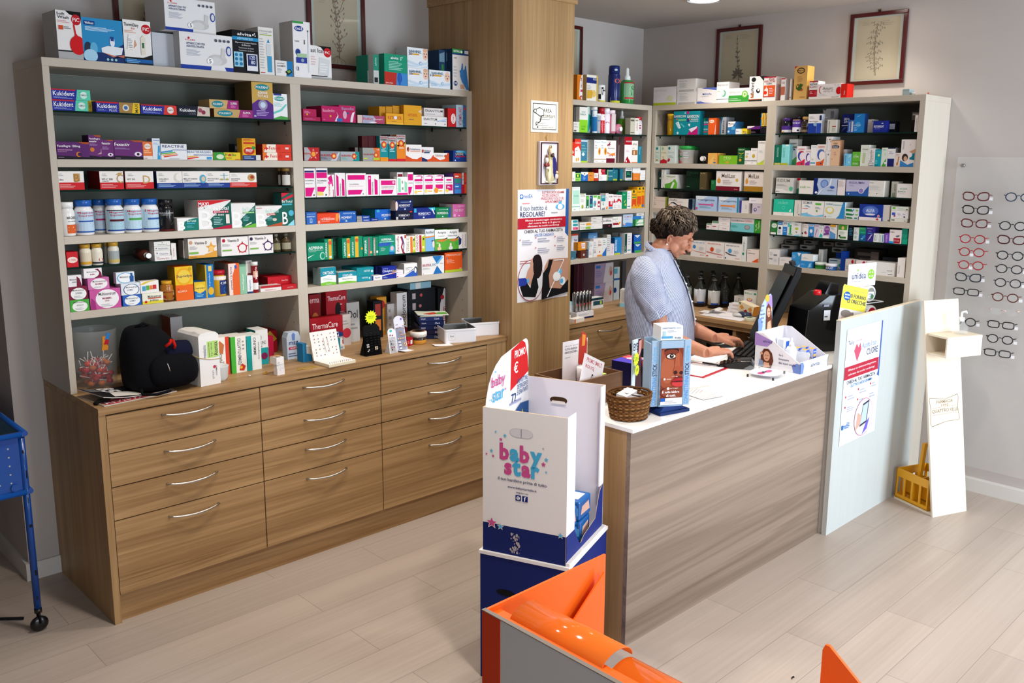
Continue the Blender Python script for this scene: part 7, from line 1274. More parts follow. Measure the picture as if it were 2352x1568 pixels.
# open wooden box with jars
e=empty('wooden_crate',(1.352,-1.235,CT),0,label='open brown wooden box at the left end of the counter',cat='crate')
wood('brownboard','5a3a22','7a5434','x',scale=1.5)
for n_,b_ in (('side_board',(0,0,0,.30,.008,.115)),('side_board',(0,.21,0,.30,.218,.115)),('end_board',(0,.008,0,.008,.21,.115)),('end_board',(.292,.008,0,.30,.21,.115)),('bottom_board',(.008,.008,0,.292,.21,.006))):
 MB().box(*b_,m='brownboard').build(n_,e)
q=MB(); q.box(0,-.002,-.083,.15,0,.15,'ece4e8'); deco(q,['t 8 62 84 89 999 Nuovi gusti','t 8 58 75 81 333 TUTTA ENERGIA','t 8 58 66 72 333 NIENTE ZUCCHERO','l 8 40 52 58 1 bbb'],.15,.15,y=-.002)
q.prism([(.094,.05),(.098,.04),(.106,.048),(.114,.036),(.122,.05),(.132,.042),(.142,.056),(.146,.13),(.138,.17),(.128,.172),(.124,.18),(.112,.178),(.108,.158),(.098,.15)],-.0045,-.0025,c='b8382c'); q.prism([(.112,.12),(.13,.12),(.134,.165),(.114,.17)],-.0055,-.0045,c='e0903a')
for x in (.115,.125): q.tube([(x,-.0035,.05),(x,-.0035,.0)],.0012,5,'e8e4e0','matte')
obj('display_card',q,(1.455,-1.075,CT+.09),0,'white sugar-free candy card with red lollipop shapes, in the wooden box','display card')
q=MB(); q.box(0,-.001,0,.105,0,.15,'efe8ec')
deco(q,['t 14 90 84 94 c04a58 PROMO SMALTI','t 14 56 68 78 c04a58 ROUGJ','p 333 44 40 50 62 56 62 62 40 58 30 48 30','p efe8ec 47 41 51 58 55 58 59 41 56 33 50 33','t 30 70 12 28 333 A 10','t 74 94 16 40 333 €','l 20 60 4 8 1 999'],.105,.15,y=-.001)
o=obj('handwritten_note',q,(1.385,-1.222,CT+.055),0,'handwritten nail polish promo note leaning in the wooden box','note'); o.rotation_euler=(R(-10),R(26),0); o.scale=(1.3,1,1.2)
def pot(x,y,r,h,lab,c='e8dce0',neck=False,lc='f4eef0'):
 q=MB()
 pr=[(r*.95,0),(r,.004),(r,h*.62),(r*.82,h*.72),(r*.8,h*.74),(r*.86,h*.74,lc),(r*.88,h*.98,lc),(r*.8,h,lc)] if neck else [(r*.95,0),(r,.004),(r,h*.62),(r*1.04,h*.63,lc),(r*1.05,h*.97,lc),(r*.97,h,lc)]
 q.lathe(pr,22,c,'gloss'); return obj('cream_pot',q,(x,y,CT+.0068),0,lab,'jar','pink and white pots in the wooden box')
pot(1.545,-1.115,.030,.125,'squat white pot with wide lid in the wooden box'); pot(1.608,-1.105,.029,.135,'pink bottle with white screw cap, right in the wooden box','e6b8c4',True)
q=MB().box(0,0,0,.08,.05,.10,'c8b088',top='a8d05a'); deco(q,['e 60 40 20 20 4a8a3a'],.08,.1); deco(q,['p 1a1a14 30 20 90 30 80 60 50 70','l 10 50 70 90 2 684'],.08,.05,P=lambda x,z,k:(x,z,.1002+k*.0003)); obj('seed_packet_box',q,(1.52,-1.20,CT+.0068),.1,'lime-topped little carton in the wooden box','box')
# red and white cartons, nail set
def cb(x,y,w,d,h,c,pr,lab,rz=0,z=CT,top=None,name='medicine_box',cat='medicine box',side=None):
 q=MB().box(0,0,0,w,d,h,c,top=top,sides=side); deco(q,pr,w,h); return obj(name,q,(x,y,z),rz,lab,cat)
cb(1.69,-1.04,.13,.10,.05,'c8202c',['r 0 40 100 70 eee'],'red and white carton lying behind the eye-pencil card',.1)
e=empty('pencil_display',(1.665,-1.275,CT),.12,label='eye pencil display with tall printed card and neon star',cat='display')
q=MB(); q.box(0,0,0,.064,.005,.25,'c8d4e0'); q.build('card',e)
q=MB(); deco(q,['r 0 0 100 100 c8d4e0','p 3a1a22 30 0 100 0 100 100 60 100 40 50','p c88a8a 66 66 100 80 100 98 70 96','t 6 60 82 94 223 EYE','r 6 62 34 68 2a3050'],.064,.25); q.build('front_print',e,loc=(0,-.0005,0))
q=MB(); q.box(.006,.0,0,.15,.06,.03,'dce4ec'); q.build('tray',e)
random.seed(11)
for i in range(11):
 x=.070+.0075*i; q=MB(); h=.115+random.uniform(-.01,.01); c=['6a1018','5a0c18','2a1020','7a1820','1a1420','8a8890'][i%6]
 q.lathe([(.0035,0),(.004,.004),(.004,h*.75),(.0042,h*.75,'4a0c14' if i%3 else 'c8c8cc'),(.0042,h,'6a1420' if i%3 else 'd0d0d4')],8,c,'gloss')
 o=q.build('eye_pencil'); w=e.matrix_basis@Vector((x,.012+.016*(i%2),.0305)); o.location=w; o.rotation_euler=(R(-4),R(random.uniform(-5,5)),0); tag(o,'slim dark cosmetic pencil standing in the eye pencil tray','pencil','cosmetic pencils in the eye display')
q=MB(); q.prism(star(0,0,.030,13,.74),-.001,0,c='dff02a'); deco(q,['t 22 78 30 70 7a8a20 5,90'],.04,.05,P=lambda x,z,k:(x-.02,-.0012-k*.0003,z-.025)); obj('price_tag',q,(1.672,-1.288,CT+.172),.3,'upper neon yellow star tag on the eye pencil display','price tag')
q=MB(); q.prism(star(0,0,.024,13,.74),-.001,0,c='dff02a'); deco(q,['t 22 78 30 70 7a8a20 4,90'],.035,.045,P=lambda x,z,k:(x-.018,-.0012-k*.0003,z-.022)); obj('price_tag',q,(1.678,-1.289,CT+.125),.3,'lower neon yellow star tag on the eye pencil display','price tag')
e=empty('cosmetics_box',(1.755,-1.195,CT),.10,label='indigo and black cosmetics box behind the lip-stick display',cat='box')
q=MB().box(0,0,0,.13,.10,.125,'1e1a6a',top='4a3ab0',sides='12103a'); q.build('box',e); q=MB(); deco(q,['p d84a58 40 30 100 10 100 100 60 100','s 60 60 20 e8e0f0'],.13,.10,P=lambda x,z,k:(x,z,.1252+k*.0003)); q.build('top_print',e)
# wicker basket
e=empty('wicker_basket',(1.458,-1.430,CT),0,label='round brown wicker basket at the counter corner',cat='basket')
q=MB(); n=44; rows=13
for j in range(rows):
 z=.006+.0068*j; r0=.072+.017*(j/rows)
 pts=[]
 for i in range(n*2+1):
  a=2*PI*i/(n*2); r=r0+(.0022 if (i//2+j)%2 else -.0022); pts.append((r*math.cos(a),r*.92*math.sin(a),z+.0015*math.sin(a*6+j)))
 q.tube(pts,.0042,6,['6a4422','7a5230','523418','8a6238'][j%4],'matte',cap=False)
q.lathe([(.001,.002),(.070,.002),(.074,.004)],24,'5a3a1c','matte',cap=False); q.build('weave',e)
q=MB(); q.tube([(.090*math.cos(2*PI*i/40),.083*math.sin(2*PI*i/40),.097+.001*math.sin(i*2)) for i in range(41)],.0048,8,'5a3a1e','matte',cap=False); q.build('rim',e)
for k,(x,y,rz,lab,pr,c) in enumerate([(-.03,.0,.5,'white folded card poking from the wicker basket',[],'ece8e6'),(.0,-.03,-.2,'grey and white sachet on top in the basket',['p 4a4048 10 10 40 10 60 60 20 60'],'d0c8c8'),(.03,.01,-.5,'flat white and dark card box slanting in the basket',['r 0 0 100 100 7a7078','e 50 50 20 30 c8c0c4'],'e0dcdc'),(-.01,.035,.2,'small pale box at the back of the basket',[],'d8d4d4')]):
 q=MB().box(-.045,-.022,0,.045,.022,.010+.004*(k%2),c); deco(q,pr,.09,.044,P=lambda x,z,kk:(x-.045,z-.022,.0145+kk*.0003)); o=obj('product_sample',q,(1.468+x*.6,-1.435+y*.6,CT+.05+.011*k),rz,lab,'sample'); o.rotation_euler=(R(8*(k%2)),R([-38,6,14,-4][k]),rz)
# lip stick tower
def tower():
 e=empty('cosmetic_display_tower',(1.640,-1.468,CT),R(-30),label='grey-blue lip stick display tower on a dark blue base',cat='display')
 q=MB(); q.box(-.075,-.06,0,.075,.06,.012,'12285a'); q.prism([(-.07,.012),(.07,.012),(.03,.03),(-.05,.03)],-.05,.05,c='16306a'); q.build('base',e,rz=.3)
 S_='9ab4cc'; z0,z1=.030,.292
 q=MB(); w=.052
 q.box(-w,-.052,z0,w,-.046,z1,S_); q.box(-w,.046,z0,w,.052,z1,S_); q.box(-.052,-w,z0,-.046,w,z1,S_); q.box(.046,-w,z0,.052,w,z1,S_)
 for sx,sy in ((-1,-1),(1,-1),(1,1),(-1,1)):
  q.box(min(sx*.052,sx*.082),min(sy*.044,sy*.036),z0,max(sx*.052,sx*.082),max(sy*.044,sy*.036),z1,S_)
 q.box(-.085,-.036,z0,-.079,.036,z1-.012,S_); q.box(.079,-.036,z0,.085,.036,z1-.012,S_); q.box(-.05,-.05,z0,.05,.05,z0+.004,S_); q.build('body',e)
 q=MB(); F=['r 0 0 100 100 7a3420','e 42 66 62 40 984a30','e 30 62 34 24 a85a3c','e 46 95 34 7 2c1812','e 46 92 34 6 7a3420','e 44 86 24 5.4 3a1c14','e 44 86 20 3.8 e0d0c8','c 46 86.4 3.8 2a1a12','c 47 87.4 1 f0f0f0','p a8583a 66 90 80 92 86 66 72 56 60 62','e 80 60 24 9 a05034','e 66 57 9 3.4 3c150e','e 92 56 9 3 3c150e','e 84 46 20 4 6a2a1c','e 84 40 36 7 a8242a','e 84 37 34 5.6 c43a3a','e 84 41 36 1.3 541014','e 60 22 60 10 84402a','t 26 46 45 47 e8d8d0 idrata','c 16 46 2 e8d8d0','c 34 29 2.6 e8d8d0','t 44 80 28 30 e8d8d0 protegge','r 48 50 70 50.5 e8d8d0','c 72 50 1 fff']
 deco(q,F,.092,.225,step=.0002); deco(q,['r 0 0 100 12 e8ecf0','r 0 6 22 12 1c5ab0','l 20 80 2 8 2 aaa'],.092,.225,y=-.004); deco(q,['t 8 86 21 26 fff È sulle labbra','t 26 70 14.5 19 fff di tutti.'],.092,.225,y=-.0042); q.build('printed_front',e,loc=(-.046,-.0525,z0+.008))
 q=MB(); deco(q,['T 20 76 2 46 4a94d8 CONNETTIVINA','T 20 76 47 66 1c3868 STICK','T 20 76 68 92 7ab8e8 labbra'],.03,.26,y=0); q.build('lettering',e,loc=(-.083,-.0445,z0)); 
 q=MB(); deco(q,['T 20 76 2 46 4a94d8 CONNETTIVINA','T 20 76 47 66 1c3868 STICK','T 20 76 68 92 7ab8e8 labbra'],.03,.26,y=0); q.build('lettering',e,loc=(.053,-.0445,z0))
 q=MB(); deco(q,['r 0 0 100 100 d09890','c 60 80 5 7a5850','p b88078 20 70 70 50 60 30 90 20 100 0 0 0 0 60','t 10 80 16 20 f4e8e4 È sulle','r 0 0 100 9 dfe8f0'],.07,.24,P=lambda x,z,k:(.0853+k*.0002,x-.035,z+z0)); q.build('printed_side',e)
 b=empty('medicine_box',(1.640,-1.468,CT+.2925),R(-30),label='white lip-care carton lying on top of the display tower',cat='medicine box')
 q=MB().box(-.046,-.04,0,.046,.04,.055,'e4e8ea',top='f2f2f2'); deco(q,['t 6 66 82 92 3a5a8a CONNETTIVINASTICK','t 70 92 82 92 8ac labbra','l 30 74 56 74 2 aab','r 4 14 54 30 5aa0c8','r 10 30 22 66 a8ccd8','t 64 92 10 22 333 Fidia'],.092,.055,P=lambda x,z,k:(x-.046,-.0403-k*.0003,z)); deco(q,['p 5aa0c8 20 20 50 20 50 50 20 60','t 10 80 78 90 3a5a8a STICK'],.08,.055,P=lambda x,z,k:(.0463+k*.0003,x-.04,z)); q.build('carton',b)
 return e
tower()
# small accessories before the tower
q=MB()
for k in range(7): q.tube([(.0+.008*k,0,.0008),(.0+.008*k,.05,.004),(.004+.008*k,.06,.012)],.0008,4,'c8ccd0','metal')
for k in range(4): q.tube([(-.004,.012*k+.004,.001),(.058,.012*k+.004,.002)],.0008,4,'c8ccd0','metal')
q.sphere(.02,.02,.010,.014,.012,.008,'16161a','gloss'); q.sphere(.044,.03,.010,.010,.012,.008,'16161a','gloss')
obj('watch_rack',q,(1.80,-1.46,CT),.2,'small wire holder with black watches right of the display tower','rack')
q=MB(); 
for k,(x,y,r_,w,h,c) in enumerate([(0,0,.1,.15,.105,'f0ece8'),(.02,.03,.35,.14,.10,'ece8e0'),(-.03,-.02,-.2,.12,.09,'f2eeec')]):
 cs,sn=math.cos(r_),math.sin(r_); z=.001+.0012*k; q.poly([(x+cs*a-sn*b,y+sn*a+cs*b,z) for a,b in ((0,0),(w,0),(w,h),(0,h))],c)
 for t in range(6): q.poly([(x+cs*a-sn*b,y+sn*a+cs*b,z+.0004) for a,b in ((.01,.012+.014*t),(.09+.01*(t%3),.012+.014*t),(.09+.01*(t%3),.0145+.014*t),(.01,.0145+.014*t))],['b04a40','888','777','c88','999','8a8a90'][t])
obj('papers',q,(1.90,-1.47,CT),.0,'scribbled white papers beside the watch holder','paper')
q=MB()
for i in range(26): q.tube([(.006*i,.003*math.cos(0),.0015),(.006*i,.0,.006),(.006*i,-.004,.0015)],.0007,4,'a89888','metal')
q.box(-.004,-.002,0,.16,.11,.003,'ece4dc'); obj('spiral_notepad',q,(1.93,-1.335,CT),-.25,'spiral-bound notepad before the clipboard','notepad')
e=empty('clipboard',(2.19,-1.27,CT),.12,label='red clipboard with white sheet on the counter',cat='clipboard')
MB().box(0,0,0,.25,.19,.0035,'b01830','gloss').build('board',e); q=MB().box(.008,.015,.0036,.235,.18,.0048,'f2efef'); deco(q,['l 10 60 10 70 8 c8c8c8'],.22,.16,P=lambda x,z,k:(x+.01,z+.015,.005+k*.0002)); q.build('sheet',e)
q=MB(); q.box(.225,.05,.0045,.247,.13,.010,'b8b8bc','metal'); q.tube([(.235,.05,.012),(.235,.13,.012)],.004,8,'222','gloss'); q.build('clip',e)
q=MB(); q.tube([(0,0,.004),(.11,-.02,.004),(.122,-.023,.002)],[.004,.004,.001],8,'4ac080','gloss'); obj('pen',q,(2.24,-1.02,CT+.0005),0,'mint green pen lying on the papers','pen')
q=MB(); q.box(0,0,0,.24,.17,.002,'f2f0f0'); obj('paper_sheet',q,(2.16,-1.09,CT),.12,'white sheets lying under the mint pen','paper')
q=MB(); q.box(0,0,0,.24,.15,.002,'f0eeee'); obj('paper_sheet',q,(2.48,-1.14,CT),.3,'white sheet lying under the hands','paper')
# card terminal
e=empty('card_terminal',(2.445,-1.175,CT),R(-60),label='black payment terminal on the counter before the keyboard',cat='card reader')
q=MB(); q.prism([(0,0),(.17,0),(.175,.02),(.16,.045),(.11,.04),(.01,.018)],-.04,.04,c='0c0c0e',m='gloss'); q.build('body',e,bevel=.005)
q=MB(); q.prism([(0,.0),(.052,.0),(.052,.001),(0,.001)],-.03,.03,c='181c22',m='gloss'); q.build('screen',e,loc=(.108,0,.0425),rot=(0,R(-6),0))
for i in range(4):
 for j in range(3): MB().box(-.005,-.007,0,.005,.007,.003,'2a2a2e').build('key',e,loc=(.03+.018*i,-.02+.02*j,.0225+.0055*i),rot=(0,R(-13),0))
# keyboard
e=empty('keyboard',(2.672,-1.18,CT),R(20),label='black computer keyboard under the person hands',cat='keyboard')
q=MB(); q.prism([(-.075,0),(.075,0),(.075,.022),(-.075,.012)],-.04,.36,ax='x',c='0b0b0d',m='gloss'); q.build('case',e)
q=MB()
for i in range(14):
 for j in range(5):
  q.box(-.03+.0265*i,-.062+.026*j,.013+.0017*j,-.03+.0265*i+.022,-.062+.026*j+.021,.020+.0017*j,'17171a')
  q.poly([(-.024+.0265*i,-.053+.026*j,.0204+.0017*j),(-.017+.0265*i,-.053+.026*j,.0204+.0017*j),(-.017+.0265*i,-.05+.026*j,.0204+.0017*j),(-.024+.0265*i,-.05+.026*j,.0204+.0017*j)],'8a8a8a')
o=q.build('keys',e)
# till screen, printer
def slab(name,pts,z0,w,label,loc,c='0a0a0c',ang=45,**k):
 e=empty(name,loc,R(-ang),label=label,cat=k.get('cat','till')); q=MB(); q.prism(pts,0,w,c=c,m='gloss'); q.build('housing',e,bevel=.004); return e
e=slab('till_monitor',[(0,.02),(.02,.0),(.06,.04),(.20,.385),(.205,.43),(.175,.435),(.165,.40)],0,.20,'black till screen leaning back, seen edge-on behind the counter display',(2.945,-1.10,CT+.001),ang=42,cat='till')
q=MB(); q.prism([(-.02,.0),(.08,0),(.08,.012),(-.02,.03)],.03,.17,c='0a0a0c',m='gloss'); q.prism([(.05,.0),(.12,0),(.10,.2),(.075,.2)],.07,.13,c='0c0c0e',m='gloss'); q.build('foot',e)
q=MB().poly([(.01,.01,.04),(.01,.19,.04),(.160,.19,.39),(.160,.01,.39)],'1a2228','gloss'); q.build('screen',e,loc=(-.012,0,.004))
q=MB(); q.box(.0,0,0,.02,.05,.022,'2a2a2e'); q.build('webcam',e,loc=(.178,.07,.432),rot=(0,R(-22),0))
e=slab('receipt_printer',[(0,0),(.24,0),(.24,.30),(.14,.30),(.02,.22)],0,.18,'black receipt printer housing with white sticker behind the screen panel',(3.02,-1.31,CT),ang=28,cat='printer')
q=MB(); deco(q,['r 46 56 62 74 d8dce0','l 48 60 60 66 1 555','r 44 80 58 84 889'],.24,.30,y=-.0045); q.build('sticker',e)
q=MB(); q.prism([(0,0),(.08,0),(.08,.05),(.03,.06)],0,.1,c='0c0c0e',m='gloss'); q.build('paper_cover',e,loc=(.14,.04,.30))
q=MB(); q.lathe([(.018,0),(.02,.002),(.02,.02),(.016,.026)],18,'c8141c','gloss'); obj('red_cap',q,(3.10,-1.33,CT+.3012),0,'round red little cap standing on the till housing','pot')  # small red cap, its use unknown
q=MB(); q.prism([(0,0),(.1,0),(.1,.012),(0,.012)],0,.22,c='0d0d0f',m='gloss'); q.tube([(.005,.0,.014),(.095,0,.03),(.095,.2,.03),(.005,.2,.014)],.0025,6,'a8b0a0','metal'); obj('document_tray',q,(2.79,-.93,CT+.001),R(-35),'black document tray with pale rim beyond the keyboard','tray')
# acrylic dish
e=empty('coin_dish',(2.455,-1.435,CT),R(12),label='clear acrylic coin dish with pink flower print',cat='dish')
def oval(a,b,z,n=28,p=.75): return [(a*math.copysign(abs(math.cos(2*PI*i/n))**p,math.cos(2*PI*i/n)),b*math.copysign(abs(math.sin(2*PI*i/n))**p,math.sin(2*PI*i/n)),z) for i in range(n)]
q=MB(); A,B_,C_,D_=oval(.085,.075,.012),oval(.11,.098,.020),oval(.11,.098,.024),oval(.08,.07,.015)
n=28; q.v+=A+B_+C_+D_
for j in range(3):
 for i in range(n): i2=(i+1)%n; q.face((j*n+i,j*n+i2,(j+1)*n+i2,(j+1)*n+i),'eee','thinclear',True)
q.face(tuple(range(n)),'eee','thinclear'); q.build('dish',e)
q=MB(); q.poly(oval(.08,.07,.0152),'e4dce8'); 
for x,y,a,b,c in ((-.035,.012,.028,.016,'b85080'),(.02,-.005,.03,.014,'c05a8c'),(-.008,.008,.016,.010,'5a6a7a')): q.poly([(x+a*math.cos(i*.5),y+b*math.sin(i*.5),.0158) for i in range(12)],c)
q.build('flower_print',e)
q=MB(); 
for x,y in ((-.08,-.06),(.08,-.06),(.08,.06),(-.08,.06)):
 t=MB().lathe([(.005,0),(.005,.012)],8,'222','gloss',x,y); t.build('foot',e)
# eye care counter display
X0,X1,Y0,Y1=2.590,2.858,-1.535,-1.285
e=empty('counter_display_box',(X0,Y0,CT),0,label='white and lilac eye-care counter display with woman pictures',cat='display box')
dd=Y1-Y0; W=X1-X0
prof=[(0,0),(dd,0),(dd,.165),(dd-.045,.165),(.0,.045)]
WOM=['p 6a3a28 30 0 74 0 84 30 76 58 60 72 40 70 28 50','e 54 44 14 19 e0a888','p e0a888 44 20 66 20 70 4 40 0','p 8898b8 20 0 44 4 40 24 24 30','e 50 47 2.4 1.4 2a1a14','e 60 47 2.4 1.4 2a1a14','e 55 35 5 1.6 b84858','p 5a2c1c 40 62 54 66 70 60 60 70 46 70','e 32 52 6 5 e0a888']
for i,x in enumerate((0,W-.004)):
 q=MB(); q.prism(prof,x,x+.004,ax='x',c='eceaf0'); 
 if i==0: deco(q,['p a888c8 72 62 100 62 100 100 60 100','p d8b040 40 76 56 76 60 100 34 100',]+['p 7088c8 0 0 14 0 18 20 8 28 0 26'],dd,.165,P=lambda u,z,k:(x-.0004-k*.0003,dd-u,z) if False else (x-.0004-k*.0003,u,min(z,.165 if u>dd-.045 else .045+.12*u/(dd-.045))))
 if i==0:
  w2=.125; deco(q,WOM,w2,.13,P=lambda u,z,k:(x-.0012-k*.0003,dd-u-.002,z)); deco(q,['t 0 100 0 100 5a5a80 alvita'],.05,.012,P=lambda u,z,k:(x-.0016,.205-u,z+.122)); deco(q,['t 0 22 80 100 4a4a6a Per il','t 0 60 44 64 4a4a6a benessere','t 0 100 6 28 4a4a6a dei tuoi occhi'],.09,.05,P=lambda u,z,k:(x-.0012-k*.0003,.115-u,z+.028))
 q.build('side_panel',e)
q=MB(); q.box(0,0,0,W,.004,.055,'e4e8f4'); deco(q,['t 36 68 34 66 4a4a6a alvita','p 7088c8 0 0 10 0 12 60 8 96 0 100']+['c %d %d 4 889'%(78+7*math.cos(k*.9),50+22*math.sin(k*.9)) for k in range(7)],W,.055,y=-.0004); q.build('front_lip',e)
q=MB(); q.box(0,dd-.004,0,W,dd,.165,'e4e4ec'); q.box(.004,.004,.001,W-.004,dd-.004,.004,'dcdce4'); q.box(W*.5-.002,.03,.004,W*.5+.002,dd-.004,.075,'e8e8ee'); q.build('inner_tray',e)
q=MB(); hp=[(.0,0),(.15,0),(.15,.02)]; q.prism([(0,0),(.125,0),(.135,.10),(.137,.17),(.128,.185),(.09,.178),(.045,.14),(.015,.08)],0,.003,c='b4c8e8'); deco(q,['p a888c8 60 66 100 66 100 96 66 96','e 68 90 14 10 c8b040','e 10 24 18 18 7a94d8','t 26 44 70 76 5a5a80 alvita','t 16 34 58 64 4a4a6a Per il','t 16 46 48 54 4a4a6a benessere','t 18 38 38 44 4a4a6a dei tuoi','t 18 32 28 34 4a4a6a occhi','p 6a3a28 46 0 88 0 92 30 90 60 74 76 58 66 52 36','e 70 52 11 13 e0a888','p e0a888 60 26 80 30 84 6 52 4','e 67 54 2 1.2 2a1a14','e 75 54 2 1.2 2a1a14','e 71 45 4 1.2 b84858','e 88 60 5 6 e0a888'],.137,.185,y=-.0004)
q.build('header_card',e,loc=(.03,dd+.0005,.150),rot=(R(-6),0,0))
def stand(name,q,x,y,lab,cat,z=.0052,rz=0): return obj(name,q,(X0+x,Y0+y,CT+z),rz,lab,cat)
q=MB().lathe([(.024,0),(.025,.003),(.025,.085),(.020,.098),(.012,.102),(.013,.103,'f4f4f4'),(.011,.118,'f4f4f4'),(.005,.122,'f4f4f4'),(.0035,.142,'f4f4f4')],20,'e8ecf2','gloss'); stand('eye_wash_bottle',q,.085,.10,'white eye-wash bottle with pointed cap in the counter display','bottle')
q=MB().lathe([(.024,0),(.025,.003),(.025,.085),(.020,.098),(.012,.102),(.011,.118,'f4f4f4'),(.0035,.142,'f4f4f4')],20,'e4e8f0','gloss'); stand('eye_wash_bottle',q,.060,.185,'second white eye-wash bottle at the back of the display','bottle')
def dropbox(x,y,lab):
 q=MB().box(0,0,0,.03,.03,.078,'3a5ac0',sides='d8dcec',top='e0b050'); deco(q,['r 10 50 90 68 e0b860','t 14 84 78 88 fff alvita','r 14 14 60 30 8ab0e8'],.03,.078); deco(q,['t 20 80 40 52 446 alvita','l 16 80 64 84 2 99b'],.03,.078,P=lambda u,z,k:(-.0004-k*.0003,.03-u,z)); stand('eye_drops_box',q,x,y,lab,'eye drops box')
dropbox(.150,.055,'left front blue and grey eye-drop carton in the display'); dropbox(.200,.045,'right front blue and grey eye-drop carton in the display'); dropbox(.165,.105,'eye-drop carton in the second row of the display'); dropbox(.215,.095,'eye-drop carton at the right of the second row')
q=MB().box(0,0,0,.06,.03,.11,'e8e8ec'); deco(q,['r 40 20 94 90 2a5ab8'],.06,.11); stand('eye_drops_box',q,.15,.18,'tall white and blue carton at the back of the display','eye drops box')
# stock behind the screen panel
sc=empty('side_cabinet',(0,0,0),label='low white cabinet behind the screen panel',cat='cabinet'); MB().box(2.905,-1.545,0,3.725,-1.14,.868,'d8d4ce','card').build('carcass',sc); MB().box(2.90,-1.547,.868,3.73,-1.10,.8842,'f0eeea','gloss').build('top',sc)
q=MB(); q.prism([(0,0),(.155,0),(.155,.245),(.145,.255),(.010,.255),(0,.245)],0,.002,c='ece4e4'); deco(q,['p e8dc48 0 52 100 52 100 98 98 100 2 100 0 98','t 34 92 90 93 886 foratura a norma','s 20 78 9 1c5aa8','e 20 78 14 9 1c5aa8','t 10 30 79 82 fff senza','t 11 29 73 77 fff dolore','t 34 96 76 84 4a4a5a SI FORANO','t 24 98 65 73 4a4a5a LE ORECCHIE','e 36 26 26 22 d8a898','e 26 42 20 8 8a8078','e 28 30 3 1.6 333','e 44 32 3 1.6 333','e 40 14 8 4 7a2028','e 50 44 6 3 8a8078','l 72 96 10 30 4 d88'],.155,.255)
o=obj('promotion_card',q,(3.135,-1.43,CT+.11),0,'yellow and white ear-piercing card leaning behind the screen panel','card'); o.rotation_euler=(R(-6),R(12),R(-22)); o.scale=(1.1,1,1)
q=MB(); q.tube([(0,0,0),(0,0,.13)],.006,8,'c8c8c8','gloss'); q.lathe([(.05,0),(.05,.006)],20,'ddd','gloss'); obj('card_stand',q,(3.26,-1.435,CT),0,'clear stand holding the ear-piercing card','stand')
e=empty('candy_tin_rack',(3.37,-1.36,CT),R(-12),label='white wire rack of round candy tins with a green-cross sign',cat='rack')
q=MB(); q.prism([(0,0),(.235,0),(.235,.125),(0,.125)],0,.002,c='f2f4f2'); deco(q,['t 14 64 34 62 2a2c70 unidea','c 34 72 5 8ac03a','c 82 50 22 8ac03a','c 82 50 15 f2f4f2','r 79.5 34 84.5 66 8ac03a','r 74 45 90 55 8ac03a','l 14 62 22 26 1 88a'],.235,.125); q.build('sign',e,loc=(0,0,.315))
q=MB()
for z in (.10,.215):
 for y in (0,.06): q.tube([(.0,y,z),(.32,y,z)],.003,6,'f0f0f0','gloss')
 q.tube([(.32,0,z),(.32,.06,z)],.003,6,'f0f0f0','gloss')
for x in (.02,.21): q.tube([(x,.03,0),(x,.03,.33)],.004,6,'e8e8e8','gloss')
q.box(-.02,-.02,0,.26,.09,.004,'e8e8e8'); q.build('wire_frame',e)
for k,(x,z,c,c2) in enumerate([(.085,.262,'b8182c','e0903a'),(.165,.262,'8a8a80','4a7a4a'),(.185,.15,'b8182c','c03a2c'),(.10,.15,'c03040','e8d0c8')]):
 q=MB(); 
 pts=[(.001,0),(.043,0),(.045,.004),(.045,.055),(.043,.06),(.001,.06)]; q.lathe([(r,h,'f0eeec') for r,h in pts],24,'f0eeec','gloss'); 
 deco(q,['e 50 50 42 42 '+c,'p f0eeec 12 20 88 20 80 62 20 66','e 64 30 18 16 '+c2,'t 24 66 44 56 3a4a8a unidea','l 28 60 28 38 2 99b'],.08,.08,P=lambda u,v_,kk:(u-.04,v_-.04,.0603+kk*.0003))
 o=q.build('candy_tin'); o.matrix_world=Matrix.Translation(e.location)@Matrix.Rotation(R(-12),4,'Z')@Matrix.Translation((x+.06,.075-.0,z+.002))@Matrix.Rotation(R(90),4,'X')@Matrix.Scale(1,4)
 tag(o,['upper round candy tin with red lid print, left','upper round candy tin with dark lid print, right','lower round candy tin with red lid at right','lower round candy tin with pink lid at left'][k]+' on the wire rack','tin','round candy tins on the wire rack')
# screen panel poster
q=MB().box(0,-.0012,0,.40,-.0003,.60,'e9ecf2')
deco(q,['p 3a5aa0 93 52 96 56 96 100 100 100 100 50','t 4 20 86 90 667 Tele','t 22 42 87 89.5 d88a8a Cardiologia','p c05068 22 80 28 86 34 82 38 86 42 80 32 70','t 44 84 80 85 7a90b0 Ascolti il tuo','t 58 90 73 78.6 2a2c5a CUORE','r 0 57 95 68 b0283c','t 10 88 63.4 65.6 f0e0e0 Effettua un elettrocardiogramma','t 10 84 59.4 61.6 f0e0e0 refertato da medici cardiologi','t 8 88 52.6 55.6 334 CHIEDI AL TUO FARMACISTA','t 20 80 49 51.6 3a7ab0 ELETTROCARDIOGRAMMA','c 8 42 1 c03040','l 14 34 38 43 2 aab','c 42 45 1 c03040','l 46 66 40 45 2 aab','c 76 46 1 c03040','l 80 94 42 47 2 aab','c 8 33 1 c03040','l 14 34 28 33 3 aab','c 42 36 1 c03040','l 46 66 30 36 3 aab','l 76 92 33 38 2 aab','e 62 18 26 17 c88898','e 62 18 25 16.2 dfe2ea','p 334 52 10 72 12 76 32 58 30','p b4c4e0 54 12 70 13.6 73.6 30 59 28.4','p c8a090 40 8 54 12 56 20 44 24','p 6a5ac0 60 2 74 6 80 16 70 12','t 6 24 14 19 2a6ab0 medEA','r 2 14 6 18 2a6ab0'],.40,.60,y=-.0012,step=.00012)
o=obj('poster',q,(2.955,-1.5765,.455),0,'heart electrocardiogram poster on the pale screen panel','poster')
